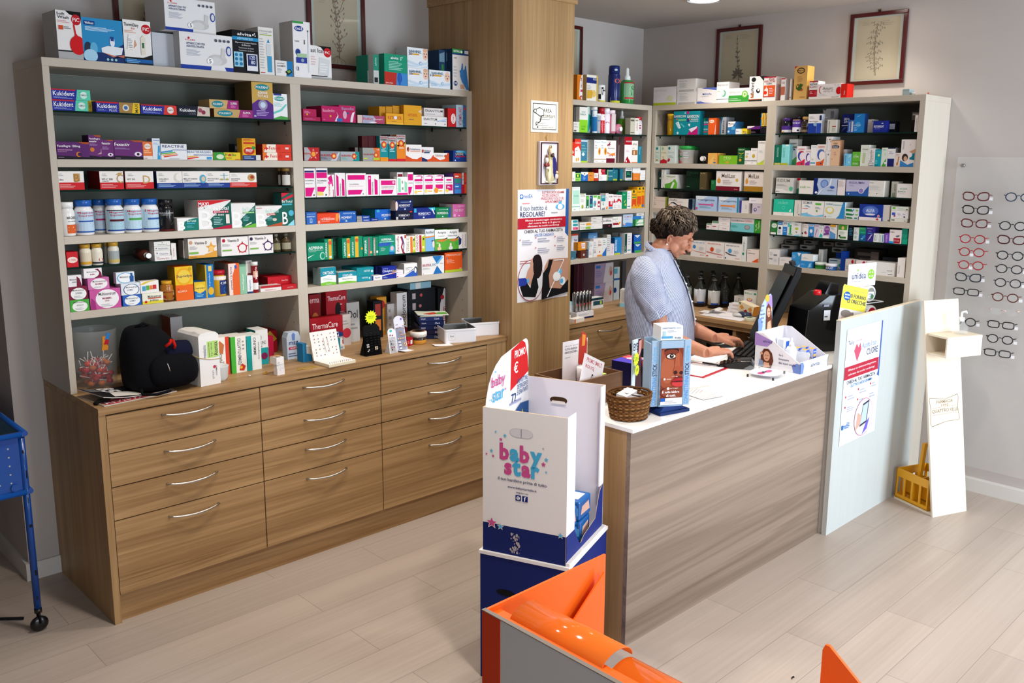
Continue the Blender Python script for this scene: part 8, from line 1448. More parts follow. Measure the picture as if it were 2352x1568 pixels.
# ================================================================ on the far worktops
def gb(x,y,r,h,lab,lc='d8dce4',c='14100e',fill='2a1a10'):
 q=MB(); q.lathe([(r*.93,0,c),(r,.004,c),(r,h*.12,c),(r*1.005,h*.12,lc),(r*1.005,h*.58,lc),(r,h*.58,'2a2c28'),(r,h*.62,'2a2c28'),(r*.4,h*.8,'2a2c28'),(r*.33,h*.9,'2a2c28'),(r*.42,h*.9,'8a8a8a'),(r*.42,h*.93,'8a8a8a'),(r*.42,h,'2a2a2c')],20,c,'gloss'); deco(q,['r 20 16 80 56 '+lc,'l 30 70 20 54 5 8a9ab0','r 20 12 80 18 2a4a9a'],2*r,h,mapf=lambda x_,z_,k:((r*1.01+k*.0003)*math.sin((x_/(2*r)-.5)*2.2),-(r*1.01+k*.0003)*math.cos((x_/(2*r)-.5)*2.2),z_)); return obj('syrup_bottle',q,(x,y,WT),-PI/4,lab,'bottle','dark syrup bottles under the shelves')
BT=[(3.80,.05,'leftmost dark syrup bottle under the shelves'),(3.79,-.02,'dark bottle with pale green cap behind the pharmacist'),(3.78,-.13,'front dark bottle with blue and white label'),(3.79,-.235,'widest front bottle with white label'),(3.90,-.05,'slim dark bottle in the second row, left'),(3.90,-.15,'dark bottle in the second row, centre'),(3.88,-.26,'dark bottle in the second row, right'),(3.95,-.20,'dark bottle deepest behind the white-labelled one'),(3.92,-.335,'rear bottle standing apart at right'),(3.98,-.09,'rear bottle with black cap, left'),(3.99,-.29,'rear bottle with black cap, right')]
for i,(x,y,l) in enumerate(BT): gb(x,y,.040 if i in(2,3) else .030,.205 if i<4 else .22,l,['c8ccd0','b8c4b8','d8dce4','d0d0cc'][i%4] if i<5 else '3a3c38')
def rb(x,y,w,d,h,c,pr,lab,z=WT,rz=-PI/2,side=None,name='medicine_box'):
 q=MB().box(0,0,0,w,d,h,c,sides=side); deco(q,pr,w,h); return obj(name,q,(x,y,z),rz,lab,'medicine box','cartons on the desk behind the pharmacist')
rb(3.80,-.385,.07,.06,.10,'e4e4dc',['T 8 26 10 70 3aa07a Bifilact','c 74 28 12 c82a6a','l 40 80 60 90 3 bbb'],'small white carton with pink swirl left of the taller one')
rb(3.77,-.475,.095,.07,.062,'e4e4dc',['t 8 70 56 84 3aa07a Bifilact'],'lower white carton with green lettering on the desk')
rb(3.77,-.475,.095,.07,.085,'e6e6de',['t 8 66 74 88 3aa07a Bifilact','r 76 74 94 88 3aa08a','e 46 34 22 14 c86a9a','e 46 38 16 12 e8d8b8','e 46 40 10 6 e0b860'],'upper white carton with green lettering and cream bowl',z=WT+.0625)
for k in range(3): rb(3.70,-.40-.006*k,.13,.065,.021,'e8e4e4',['l 20 80 30 70 2 b8a0a8'],['lowest','middle','top'][k]+' of three flat white cartons beside the papers',z=WT+.0215*k,rz=-PI/2+.1*(k-1),side='c8a8b0')
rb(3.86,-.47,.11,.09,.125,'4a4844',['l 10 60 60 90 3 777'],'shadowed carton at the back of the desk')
q=MB().box(0,0,0,.12,.06,.06,'e8d8b8',sides='d89038'); deco(q,['p b02820 40 20 54 44 70 20 54 0','p d89038 10 50 24 76 40 50 24 26','p d89038 66 60 80 90 94 60 80 34','p b02820 70 0 100 0 90 40','p 4a7a3a 0 80 10 100 16 70'],.12,.06); o=obj('cookie_bag',q,(3.66,-.50,WT+.035),-PI/2-.1,'brown, orange and white patterned snack bag on the desk','bag'); o.rotation_euler=(0,R(12),-PI/2-.1)
q=MB(); q.sphere(0,0,.018,.035,.055,.018,'2a3450','gloss'); q.sphere(-.02,.03,.014,.03,.04,.014,'c8c8c4','gloss'); obj('soft_packet',q,(3.64,-.565,WT),0,'navy and silver soft packet under the patterned bag','packet')
q=MB().lathe([(.018,0),(.034,0),(.035,.002),(.035,.020),(.034,.022),(.018,.022),(.018,.0)],26,'dcdcc4','gloss',cap=False); q.lathe([(.0001,.023),(.018,.023)],20,'1f7a5a','gloss',cap=False); obj('tape_roll',q,(3.545,-.665,WT+.0005),0,'pale tape roll with green core on the desk edge','tape')
q=MB(); 
for k,(x,y,r_,w,h) in enumerate([(0,0,-.1,.30,.21),(.0,.03,.15,.26,.2)]):
 cs,sn=math.cos(r_),math.sin(r_); q.poly([(x+cs*a-sn*b,y+sn*a+cs*b,.001+.001*k) for a,b in ((0,0),(w,0),(w,h),(0,h))],['e8e4e8','ece8ea'][k])
q.box(.02,.16,.0023,.10,.165,.0024,'666')
obj('papers',q,(3.495,-.33,WT),-PI/2+.1,'white papers spread on the desk behind the pharmacist','paper')
q=MB(); n=10
for i in range(n):
 a0,a1=PI*.75*i/n,PI*.75*(i+1)/n; f=lambda a:(.0+.035*(1-math.cos(a))+.03,.028*math.sin(a)+.002)
 (x0,z0_),(x1,z1_)=f(a0),f(a1); q.poly([(x0,0,z0_),(x1,0,z1_),(x1,.10,z1_),(x0,.10,z0_)],'ece8e4'); 
q.poly([(-.04,0,.002),(.03,0,.002),(.03,.1,.002),(-.04,.1,.002)],'ece8e4')
obj('curled_receipt',q,(3.56,-.32,WT+.003),-PI/2+.2,'curled paper slip on the papers','paper')
rb(3.75,-.97,.12,.09,.055,'dcd8d4',['l 20 80 30 80 2 999'],'white carton lying under the rightmost bay')
q=MB(); q.lathe([(.035,0),(.038,.003),(.038,.09),(.036,.09)],20,'d8d4b8','gloss'); 
for k,(dx,dy,c) in enumerate(((.01,.0,'2ab07a'),(-.01,.01,'1c2a5a'),(.0,-.015,'14141a'),(.015,.015,'1c2a4a'))): q.tube([(dx*.5,dy*.5,.02),(dx*2.4,dy*2.4,.155-.01*k)],.004,6,c,'gloss')
obj('pen_pot',q,(3.55,-1.02,WT),0,'cream pen pot with green and navy pens on the desk','pen pot')
q=MB().box(0,0,0,.05,.10,.13,'3a3a7a'); deco(q,['r 10 40 90 80 8a8ac0'],.05,.13); obj('medicine_box',q,(3.66,-1.42,CT),-PI/2,'violet carton on the desk behind the candy rack','medicine box')
# middle worktop
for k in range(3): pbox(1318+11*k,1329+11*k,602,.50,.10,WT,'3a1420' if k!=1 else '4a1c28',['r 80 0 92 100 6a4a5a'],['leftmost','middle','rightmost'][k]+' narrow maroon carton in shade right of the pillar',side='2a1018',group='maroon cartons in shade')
q=MB().box(0,0,0,.19,.14,.135,'9a8aa4'); deco(q,['r 6 76 30 90 2a6ab0','l 6 44 30 66 4 8070a0','p c8c0c4 46 0 100 0 100 100 60 100','e 86 56 9 26 b8988c','e 88 46 4 12 c03028'],.19,.135); obj('baby_care_box',q,(3.31,.40,WT),.0,'lower lilac and grey carton with baby face','baby care box','lilac cartons right of the pillar')
q=MB().box(0,0,0,.19,.14,.135,'9a8aa4'); deco(q,['r 6 76 30 90 2a6ab0','l 6 44 30 66 4 8070a0','p c8c0c4 46 0 100 0 100 100 60 100','e 86 56 9 26 b8988c','e 88 46 4 12 c03028'],.19,.135); obj('baby_care_box',q,(3.31,.40,WT+.1355),.0,'upper lilac and grey carton with baby face','baby care box','lilac cartons right of the pillar')
q=MB().box(0,0,0,.06,.06,.23,'c8d4d8'); deco(q,['r 0 60 100 66 2a5a9a','r 0 80 60 96 5aa8b8','c 20 30 8 1a3a7a'],.06,.23); obj('medicine_box',q,(3.535,.42,WT),0,'pale teal-topped carton right of the lilac ones','medicine box')
q=MB().box(0,0,0,.24,.008,.26,'4a4a4e','gloss'); obj('tablet_screen',q,(3.66,.45,WT),-.2,'dark grey screen leaning in the corner','screen')
q=MB().box(0,0,0,.125,.06,.07,'e4e8e8'); deco(q,['r 0 78 100 100 143848','r 20 30 96 70 1c4a5a','e 80 50 8 18 b8c850','t 30 90 76 90 333 TONIC'],.125,.07); obj('medicine_box',q,(3.13,.27,WT),0,'white carton with dark teal window right of the thermometers','medicine box')
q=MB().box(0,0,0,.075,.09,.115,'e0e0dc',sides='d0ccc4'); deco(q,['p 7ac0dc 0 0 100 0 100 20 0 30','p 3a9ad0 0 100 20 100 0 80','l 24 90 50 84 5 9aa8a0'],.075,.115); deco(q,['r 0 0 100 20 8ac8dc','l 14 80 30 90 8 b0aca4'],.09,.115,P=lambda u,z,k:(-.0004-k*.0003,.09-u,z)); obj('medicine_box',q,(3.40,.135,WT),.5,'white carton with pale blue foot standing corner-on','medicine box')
e=empty('thermometer_display',(2.72,.09,WT),0,label='white cardboard stand holding grey thermometers beside the pillar',cat='display box')
q=MB(); q.box(.06,-.02,0,.215,.06,.042,'e8e4e6'); deco(q,['r 0 0 100 24 1c1a4a','l 10 80 50 80 3 c0c0c8'],.155,.042,P=lambda x,z,k:(x+.06,-.0203-k*.0003,z)); q.build('tray',e)
q=MB(); q.prism([(0,0),(.10,0),(.085,.13),(.07,.19),(.02,.2),(0,.2)],.10,.104,c='ecebf0'); deco(q,['e 50 24 46 12 1c2c8a','e 50 24 30 6 e8ecf4','t 30 70 22 26 223 digit','c 54 80 6 c82848','t 44 66 78 82 fff PiC'],.10,.2,y=.0995); q.prism([(.0,0),(.13,0),(.10,.02),(.06,.06),(.02,.14),(.0,.16)],.0,.003,ax='x',c='dcd8dc'); q.build('back_card',e)
for k in range(10):
 x=.078+.030*(k%5)+(.0 if k<5 else .008); y=-.0+.028*(k//5)
 q=MB(); q.tube([(0,0,0),(0,0,.11),(0,0,.122)],[.010,.0115,.005],10,'a8a8a8','metal'); q.box(-.005,-.0125,.055,.005,-.010,.105,'141418','gloss'); q.sphere(0,-.0105,.045,.005,.003,.005,'c82848')
 obj('thermometer',q,(2.72+x,.09+y,WT+.0425),0,'grey digital thermometer standing in the white holder','thermometer','thermometers in the white holder')
pbox(1304,1318,694,.12,.06,WT+.0402,'b4dce8',['r 0 0 100 70 dde4e8'],'small aqua-topped box upper at the pillar edge')
q=MB().box(0,0,0,.09,.07,.04,'dfe2e4',top='8acce0'); obj('medicine_box',q,(2.625,.06,WT),0,'small aqua-topped box lower at the pillar edge','medicine box')
q=MB().box(0,0,0,.10,.05,.022,'ece4dc'); deco(q,['r 0 0 14 100 d8703a'],.1,.022); obj('medicine_box',q,(2.69,.005,WT),.1,'flat white carton with orange end at the worktop front','medicine box')
# ================================================================ the pharmacist
D0=(Vector((2.59,-.70,1.2))-CAMC).dot(FW)
def at(px,py,dz=0): return CAMC+ray(px,py)*(D0+dz)
ROOT=Vector((at(1515,760).x,at(1515,760).y,0))
per=empty('person',ROOT,0,label='person with short curly grey-brown hair and striped shirt typing at the counter',cat='person')
L_=lambda p: Vector(p)-ROOT
TH=R(-62); Fv=Vector((math.cos(TH),math.sin(TH),0)); Sv=Vector((-Fv.y,Fv.x,0))   # facing, to the person's left
mshirt=bpy.data.materials.new('striped_cotton'); mshirt.use_nodes=True; N=mshirt.node_tree.nodes; K=mshirt.node_tree.links; b=N['Principled BSDF']; b.inputs['Roughness'].default_value=.85; b.inputs['Specular IOR Level'].default_value=.15
uv=N.new('ShaderNodeUVMap'); uv.uv_map='UV'; sx=N.new('ShaderNodeSeparateXYZ'); K.new(uv.outputs[0],sx.inputs[0])
def mth(op,a,v,c=None):
 q=N.new('ShaderNodeMath'); q.operation=op; K.new(a,q.inputs[0]); q.inputs[1].default_value=v; return q.outputs[0]
fr=mth('FRACT',mth('MULTIPLY',sx.outputs[0],136.0),0); st=mth('GREATER_THAN',fr,.58)
mx=N.new('ShaderNodeMix'); mx.data_type='RGBA'; K.new(st,mx.inputs[0]); mx.inputs[6].default_value=lin('c3c8d8'); mx.inputs[7].default_value=lin('46527e'); K.new(mx.outputs[2],b.inputs['Base Color'])
nz=N.new('ShaderNodeTexNoise'); nz.inputs['Scale'].default_value=9; tc=N.new('ShaderNodeTexCoord'); K.new(tc.outputs['Object'],nz.inputs['Vector']); bp_=N.new('ShaderNodeBump'); bp_.inputs['Strength'].default_value=.9; bp_.inputs['Distance'].default_value=.035; K.new(nz.outputs['Fac'],bp_.inputs['Height']); K.new(bp_.outputs['Normal'],b.inputs['Normal'])
MATS['shirt']=mshirt
def loft(name,rings,parent,m='shirt',c='fff',n=40,subd=1,cap=True,fold=0,seed=0):
 """rings: (centre, axisA, axisB, a, b) ellipse; uv = arc length, row length"""
 V=[];U=[];F=[];acc=0;rnd=random.Random(seed); P=[rnd.uniform(0,6) for _ in range(6)]
 for j,(c0,A,B,a,b_) in enumerate(rings):
  c0=Vector(c0)
  if j: acc+=(c0-Vector(rings[j-1][0])).length
  for i in range(n+1):
   t=2*PI*i/n; k=1+fold*(math.sin(5*t+P[0]+acc*25)*.5+math.sin(3*t+P[1]-acc*38)*.5+math.sin(9*t+P[2]+acc*60)*.3)
   if i<n: V.append(c0+A*(a*k*math.cos(t))+B*(b_*k*math.sin(t)))
   U.append((i/n*PI*max(q[3]+q[4] for q in rings),acc))
 uvs=[]
 for j in range(len(rings)-1):
  for i in range(n):
   i2=(i+1)%n; F.append((j*n+i,j*n+i2,(j+1)*n+i2,(j+1)*n+i)); uvs+= [U[j*(n+1)+i],U[j*(n+1)+i+1],U[(j+1)*(n+1)+i+1],U[(j+1)*(n+1)+i]]
 me=bpy.data.meshes.new(name); me.from_pydata([tuple(v) for v in V],[],F); me.materials.append(MATS[m])
 l=me.uv_layers.new(name='UV'); l.data.foreach_set('uv',[x for u in uvs for x in u]); me.polygons.foreach_set('use_smooth',[True]*len(F))
 a=me.attributes.new('Col','FLOAT_COLOR','FACE'); a.data.foreach_set('color',[x for q in range(len(F)) for x in lin(c)]); me.update()
 o=bpy.data.objects.new(name,me); COL.objects.link(o); o.parent=parent
 s=o.modifiers.new('s','SOLIDIFY'); s.thickness=.003; s.offset=-1
 if subd: s=o.modifiers.new('u','SUBSURF'); s.levels=subd; s.render_levels=subd
 return o
# torso silhouette rows: py, left px, right px
rows=[(880,1452,1588,.19),(850,1450,1590,.195),(815,1449,1592,.20),(780,1446,1594,.205),(745,1441,1594,.205),(710,1436,1590,.20),(680,1434,1583,.20),(655,1436,1575,.20),(632,1441,1566,.198),(612,1452,1557,.182),(597,1466,1549,.145),(584,1480,1542,.100),(574,1486,1538,.066),(567,1488,1534,.056)]
sc_=D0/CF; th=R(17)
def torso(off=0,rws=rows):
 out=[]
 for py,l,r,bw in rws:
  c=L_(at((l+r)/2,py)); s=(r-l)/2*sc_; a=math.sqrt(max(s*s-(bw*math.sin(th))**2,.0016))/math.cos(th); out.append((c,Fv,Sv,a+off,bw+off))
 return out
shirt=loft('shirt',torso(.004),per,fold=.010,seed=3)
UA=lambda a,b_:(Vector(b_)-Vector(a)).normalized()
def sleeve(pts,rs,seed):
 rg=[]
 for j,p in enumerate(pts):
  d=(Vector(pts[min(j+1,len(pts)-1)])-Vector(pts[max(j-1,0)])).normalized(); A=d.cross(Vector((0,0,1)));
  if A.length<.1: A=d.cross(Fv)
  A.normalize(); rg.append((p,A,A.cross(d),rs[j],rs[j]))
 return loft('sleeve',rg,per,fold=.05,seed=seed,n=36)
nearS=[L_(at(1478,604,-.10)),L_(at(1480,625,-.155)),L_(at(1486,655,-.175)),L_(at(1495,680,-.18)),L_(at(1501,693,-.18)),L_(at(1505,702,-.18)),L_(at(1509,710,-.178)),L_(at(1514,721,-.175))]
sleeve(nearS,[.05,.080,.084,.079,.070,.077,.067,.066],5)
farS=[L_(at(1500,604,.10)),L_(at(1508,625,.155)),L_(at(1520,660,.18)),L_(at(1535,700,.18)),L_(at(1548,735,.16))]
sleeve(farS,[.05,.075,.08,.07,.066],6)
def band(name,rg,c,m='cloth',par=None,thick=.002): 
 o=loft(name,rg,par or per,m=m,c=c,subd=0); return o
c_=nearS[7]; d=UA(nearS[6],nearS[7]); A=d.cross(Vector((0,0,1))).normalized(); B=A.cross(d)
loft('cuff',[(c_-d*.045,A,B,.068,.068),(c_-d*.02,A,B,.071,.071),(c_+d*.012,A,B,.070,.070)],per,fold=.01,n=36,seed=2)
# collar
nb=L_(at(1512,578)); cn=[]
for k,(dz,rr) in enumerate(((-.012,.066),(.006,.061),(.026,.058),(.029,.061),(.012,.068),(-.004,.074))):
 cn.append((nb+Vector((0,0,dz-.008))-Fv*.004,(Fv*.9-Vector((0,0,.55))).normalized(),Sv,rr*1.08,rr))
loft('collar',cn,per,m='shirt',fold=.0,n=36)
# placket and neck opening
q=MB()
fr_=[(600,1560),(640,1578),(690,1592),(740,1600),(800,1600)]
surf=lambda z,w,off=.006: None
tr=torso(.007)
def front(z,lat,off=.0):
 for (c0,A,B_,a,b_),(c1,_,_,a1,b1) in zip(tr,tr[1:]):
  if c0.z<=z<=c1.z or c1.z<=z<=c0.z:
   t=(z-c0.z)/(c1.z-c0.z); c=c0.lerp(c1,t); aa=a+(a1-a)*t; bb=b_+(b1-b_)*t
   x=aa*math.sqrt(max(0,1-(lat/bb)**2)); return c+Fv*(x+off)+Sv*lat
 return tr[-1][0]
zt=[1.02+.03*i for i in range(12)]
for z0,z1 in zip(zt,zt[1:]): q.poly([front(z0,-.016,.004),front(z0,.016,.004),front(z1,.016,.004),front(z1,-.016,.004)],'c4cadb','cloth',True)
for z in zt[1::3]:
 p=front(z,0,.007); q.sphere(*p,.005,.005,.005,'eef0f4')
q.build('placket',per)
q=MB(); q.poly([front(1.425,-.012,.007),front(1.36,.0,.007),front(1.425,.016,.007)],'9c6248','skin'); q.build('neck_opening',per)
# body under the clothes: overlapping volumes fused into one surface
q=MB()
for c0,A,B_,a,b_ in []: pass
def ell(c,ax,r,n=16,k=10):
 X,Y,Z=ax; b0=len(q.v)
 for j in range(k+1):
  t=PI*j/k
  for i in range(n):
   p=2*PI*i/n; q.v.append(tuple(Vector(c)+X*(r[0]*math.sin(t)*math.cos(p))+Y*(r[1]*math.sin(t)*math.sin(p))+Z*(r[2]*math.cos(t))))
 for j in range(k):
  for i in range(n): i2=(i+1)%n; q.face((b0+j*n+i,b0+(j+1)*n+i,b0+(j+1)*n+i2,b0+j*n+i2),'b0755a','skin',True)
ZV=Vector((0,0,1)); G3v=(Fv,Sv,ZV)
tt=torso(-.018)
for c0,A,B_,a,b_ in tt[:8]: ell(c0,G3v,(a,b_,.045))
pel=L_(at(1515,880))
ell(Vector((pel.x,pel.y,.92)),G3v,(.15,.18,.16))
for s in (-1,1):
 hp=Vector((pel.x,pel.y,.90))+Sv*.09*s; q.tube([hp,hp+Vector((.0,0,-.42))+Fv*.01,hp+Vector((0,0,-.84))-Fv*.01],[.085,.058,.038],14,'b0755a','skin')
# head frame
HP=R(34); ha=R(-52); hF0=Vector((math.cos(ha),math.sin(ha),0)); hS=Vector((-hF0.y,hF0.x,0)); hF=hF0*math.cos(HP)-ZV*math.sin(HP); hU=ZV*math.cos(HP)+hF0*math.sin(HP)
HC=L_(at(1556,537)); hp=lambda f,s,u: HC+hF*f+hS*s+hU*u
HA=(hF,hS,hU)
ell(hp(-.020,0,.018),HA,(.096,.073,.087)); ell(hp(.028,0,-.028),HA,(.058,.056,.075)); ell(hp(.040,0,-.078),HA,(.036,.036,.030)); ell(hp(.062,0,-.098),HA,(.016,.018,.015))
for s in (-1,1):
 ell(hp(.052,.032*s,-.030),HA,(.026,.024,.028)); ell(hp(.016,.050*s,-.07),HA,(.034,.014,.030))
 ell(hp(.074,.026*s,.018),HA,(.014,.024,.010)); ell(hp(-.022,.071*s,-.045),HA,(.014,.008,.027)); ell(hp(-.027,.076*s,-.036),HA,(.013,.006,.019))
 ell(hp(.094,.010*s,-.036),HA,(.011,.008,.008)); ell(hp(.072,.030*s,.0015),HA,(.010,.015,.006)); ell(hp(.072,.030*s,-.012),HA,(.009,.014,.005))
q.tube([hp(.080,0,.012),hp(.092,0,-.010),hp(.106,0,-.034),hp(.096,0,-.044)],[.008,.009,.0115,.009],10,'b0755a','skin')
ell(hp(.082,0,-.058),HA,(.014,.022,.007)); ell(hp(.080,0,-.070),HA,(.013,.020,.007)); ell(hp(.066,0,-.062),HA,(.022,.030,.024))
q.tube([L_(at(1506,598)),L_(at(1516,572)),hp(-.018,0,-.045)],[.042,.052,.052],16,'b0755a','skin'); q.tube([hp(-.01,0,-.10),hp(.03,0,-.085)],[.045,.036],12,'b0755a','skin')
# arms
zc=.955
nE=L_(at(1520,772,-.165)); nW=L_(on(1624,810,'z',.955)); nT=L_(on(1690,812,'z',.940))
fE=L_(at(1566,745,.10)); fW=L_(on(1644,776,'z',.965)); fT=L_(on(1690,784,'z',.945))
q.tube([nearS[1],nearS[3],nearS[6],nE],[.036,.048,.048,.045],14,'b0755a','skin'); q.tube([nE,nE.lerp(nW,.3),nE.lerp(nW,.7),nW],[.046,.046,.034,.027],14,'b0755a','skin')
q.tube([farS[1],farS[3],fE],[.036,.046,.044],14,'b0755a','skin'); q.tube([fE,fE.lerp(fW,.3),fE.lerp(fW,.7),fW],[.045,.044,.033,.026],14,'b0755a','skin')
nails=[]
def hand(Wr,T,thumb):
 d=(T-Wr).normalized(); side=d.cross(ZV).normalized()*thumb; up=side.cross(d)*thumb
 if up.z<0: up=-up
 kn=Wr+d*.085+up*.012
 q.tube([Wr,Wr+d*.03+up*.008,kn-d*.02],[.024,.026,.024],12,'b0755a','skin')
 for k in range(4):
  o_=side*(.030-.020*k); k0=Wr+d*(.086-.004*abs(k-1.2))+o_+up*.010; q.tube([Wr+d*.01+o_*.45+up*.004,k0],[.015,.0125],10,'b0755a','skin')
  Lf=[.070,.078,.072,.058][k]; a=[.25,.32,.38,.42][k]; e_=d*math.cos(.15)+up*math.sin(.15)
  p1=k0+(d*.98+up*.12)*Lf*.46; p2=p1+(d*math.cos(a+.35)-up*math.sin(a+.35))*Lf*.34; p3=p2+(d*math.cos(a+.75)-up*math.sin(a+.75))*Lf*.26
  q.tube([k0,p1,p2,p3],[.0112,.0098,.0086,.0066],10,'b0755a','skin'); ell(p3,(d,side,up),(.007,.0068,.006),10,6); nails.append((p3+up*.0045,d,side,up))
 t0=Wr+d*.028+side*.020; t1=t0+d*.030+side*.022-up*.006; t2=t1+d*.030+side*.006-up*.008; q.tube([Wr+d*.01,t0,t1,t2],[.018,.016,.0125,.009],10,'b0755a','skin'); ell(t2,(d,side,up),(.0085,.008,.007),10,6)
hand(nW,nT,-1); hand(fW,fT,1)
tmp=q.build('body_volumes'); rm=tmp.modifiers.new('r','REMESH'); rm.mode='VOXEL'; rm.voxel_size=.0036; sm=tmp.modifiers.new('s','SMOOTH'); sm.factor=.5; sm.iterations=5
bpy.context.view_layer.update(); me=bpy.data.meshes.new_from_object(tmp.evaluated_get(bpy.context.evaluated_depsgraph_get())); bpy.data.objects.remove(tmp)
m_=bpy.data.materials.new('skin_tone'); m_.use_nodes=True; nt=m_.node_tree; b=nt.nodes['Principled BSDF']; b.inputs['Roughness'].default_value=.5; b.inputs['Subsurface Weight'].default_value=.15; b.inputs['Subsurface Radius'].default_value=(.012,.004,.002)
n1=nt.nodes.new('ShaderNodeTexNoise'); n1.inputs['Scale'].default_value=18; n1.inputs['Detail'].default_value=5; tc=nt.nodes.new('ShaderNodeTexCoord'); nt.links.new(tc.outputs['Object'],n1.inputs['Vector']); mx=nt.nodes.new('ShaderNodeMix'); mx.data_type='RGBA'; mx.inputs[6].default_value=lin('a4644c'); mx.inputs[7].default_value=lin('c48a6a'); nt.links.new(n1.outputs['Fac'],mx.inputs[0]); nt.links.new(mx.outputs[2],b.inputs['Base Color'])
me.materials.clear(); me.materials.append(m_); me.polygons.foreach_set('material_index',[0]*len(me.polygons)); me.polygons.foreach_set('use_smooth',[True]*len(me.polygons)); me.name='body'
bo=bpy.data.objects.new('body',me); COL.objects.link(bo); bo.parent=per
# face details
for s in (-1,1):
 q=MB(); q.sphere(0,0,0,.0112,.0112,.0112,'b8aca4'); q.sphere(.0035,0,-.005,.0085,.0062,.0058,'1c120e'); o=q.build('eye',per); o.matrix_local=Matrix.Translation(hp(.0650,.030*s,-.009))@Matrix((hF,hS,hU)).transposed().to_4x4()
 q=MB(); q.tube([hp(.083,.018*s,-.0085),hp(.0845,.030*s,-.0115),hp(.077,.043*s,-.0105)],.0011,5,'2a1a14','matte'); q.build('eyelash',per)
 q=MB(); q.tube([hp(.0885,.016*s,.016),hp(.087,.030*s,.021),hp(.077,.044*s,.016)],[.0013,.0018,.001],6,'5a4434','matte'); q.build('eyebrow',per)
 q=MB(); p=hp(-.018,.082*s,-.071); q.sphere(*p,.005,.005,.005,'f0ece8'); o=q.build('earring',per); o['label']='white stud earring'
for s_ in (-1,1):
 q=MB(); q.tube([hp(-.012,.079*s_,-.066),hp(-.026,.083*s_,-.058),hp(-.036,.086*s_,-.040),hp(-.034,.087*s_,-.022),hp(-.022,.085*s_,-.018),hp(-.013,.080*s_,-.028)],[.003,.0032,.0034,.0034,.003,.002],8,'b0755a','skin'); q.sphere(*hp(-.020,.0795*s_,-.042),.006,.006,.011,'7a4434','skin'); o=q.build('ear',per); o.data.materials[0]=m_
q=MB(); q.tube([hp(.084,-.022,-.065),hp(.0945,-.01,-.062),hp(.0965,0,-.0635),hp(.0945,.01,-.062),hp(.084,.022,-.065)],[.001,.0032,.0036,.0032,.001],8,'8c4038','gloss'); q.build('lips',per)
q=MB()
for p,d,s_,u_ in nails: q.poly([p-d*.005-s_*.0042,p-d*.005+s_*.0042,p+d*.004+s_*.0034,p+d*.004-s_*.0034],'dca890','gloss')
q.build('fingernails',per)
# hair: scalp cap and curly locks
q=MB(); rnd=random.Random(5)
def ellh(c,r,col,n=18,k=12):
 b0=len(q.v)
 for j in range(k+1):
  t=PI*j/k
  for i in range(n):
   p=2*PI*i/n; q.v.append(tuple(c+hF*(r[0]*math.sin(t)*math.cos(p))+hS*(r[1]*math.sin(t)*math.sin(p))+hU*(r[2]*math.cos(t))))
 for j in range(k):
  for i in range(n): i2=(i+1)%n; q.face((b0+j*n+i,b0+(j+1)*n+i,b0+(j+1)*n+i2,b0+j*n+i2),col,'matte',True)
ellh(hp(-.030,0,.030),(.098,.080,.088),'2a1e16'); ellh(hp(-.060,0,-.016),(.062,.071,.070),'1a120d')
pal=['574a3e','6a5c4e','463a30','382d25','7a6b5c','504338','40342b','8a7b6a']
for i in range(1700):
 az=rnd.uniform(0,2*PI); el=rnd.uniform(-.75,1.57)
 dv=Vector((math.cos(el)*math.cos(az),math.cos(el)*math.sin(az),math.sin(el)))
 if dv.x>.45 and dv.z<.52: continue
 if dv.x>.30 and dv.z<.50 or dv.x>-.02 and dv.z<.16: continue
 if dv.z<-.15 and dv.x>-.30: continue
 c0=hp(-.028,0,.026) if dv.z>-.1 else hp(-.045,0,.008)
 p=c0+hF*dv.x*.101+hS*dv.y*.084+hU*dv.z*.094; nrm=(hF*dv.x+hS*dv.y+hU*dv.z).normalized(); bi0=nrm.cross(hU)
 fr_=dv.x>.2; fl=(hF*(.9 if dv.x>-.25 else .9+(dv.x+.25)*1.8)+hS*dv.y*.6-hU*(-.1 if fr_ else .1 if dv.z>.4 else .8)+bi0*.25); fl=(fl-nrm*fl.dot(nrm)).normalized(); bi=nrm.cross(fl); ph=4*math.sin(az*3+el*4)+rnd.uniform(-.5,.5); rl=rnd.uniform(-.004,.008); A_=rnd.uniform(.003,.0065); Lh=(rnd.uniform(.022,.034) if fr_ else rnd.uniform(.032,.058)) if dv.z>.1 else rnd.uniform(.016,.028)
 pts=[p+fl*(Lh*t/8)+bi*(A_*math.sin(ph+t*.95))+nrm*(.001+.009*math.sin(PI*t/8)+rl*t/8) for t in range(9)]
 cc=pal[rnd.randrange(8)] if dv.z>.25 else pal[rnd.choice((2,3,6,5))] if dv.z>-.1 else '2a1e16'
 q.tube(pts,[.0022,.0028,.0031,.0032,.0030,.0027,.0022,.0016,.0006],5,cc,'matte',cap=False)
q.build('hair',per)
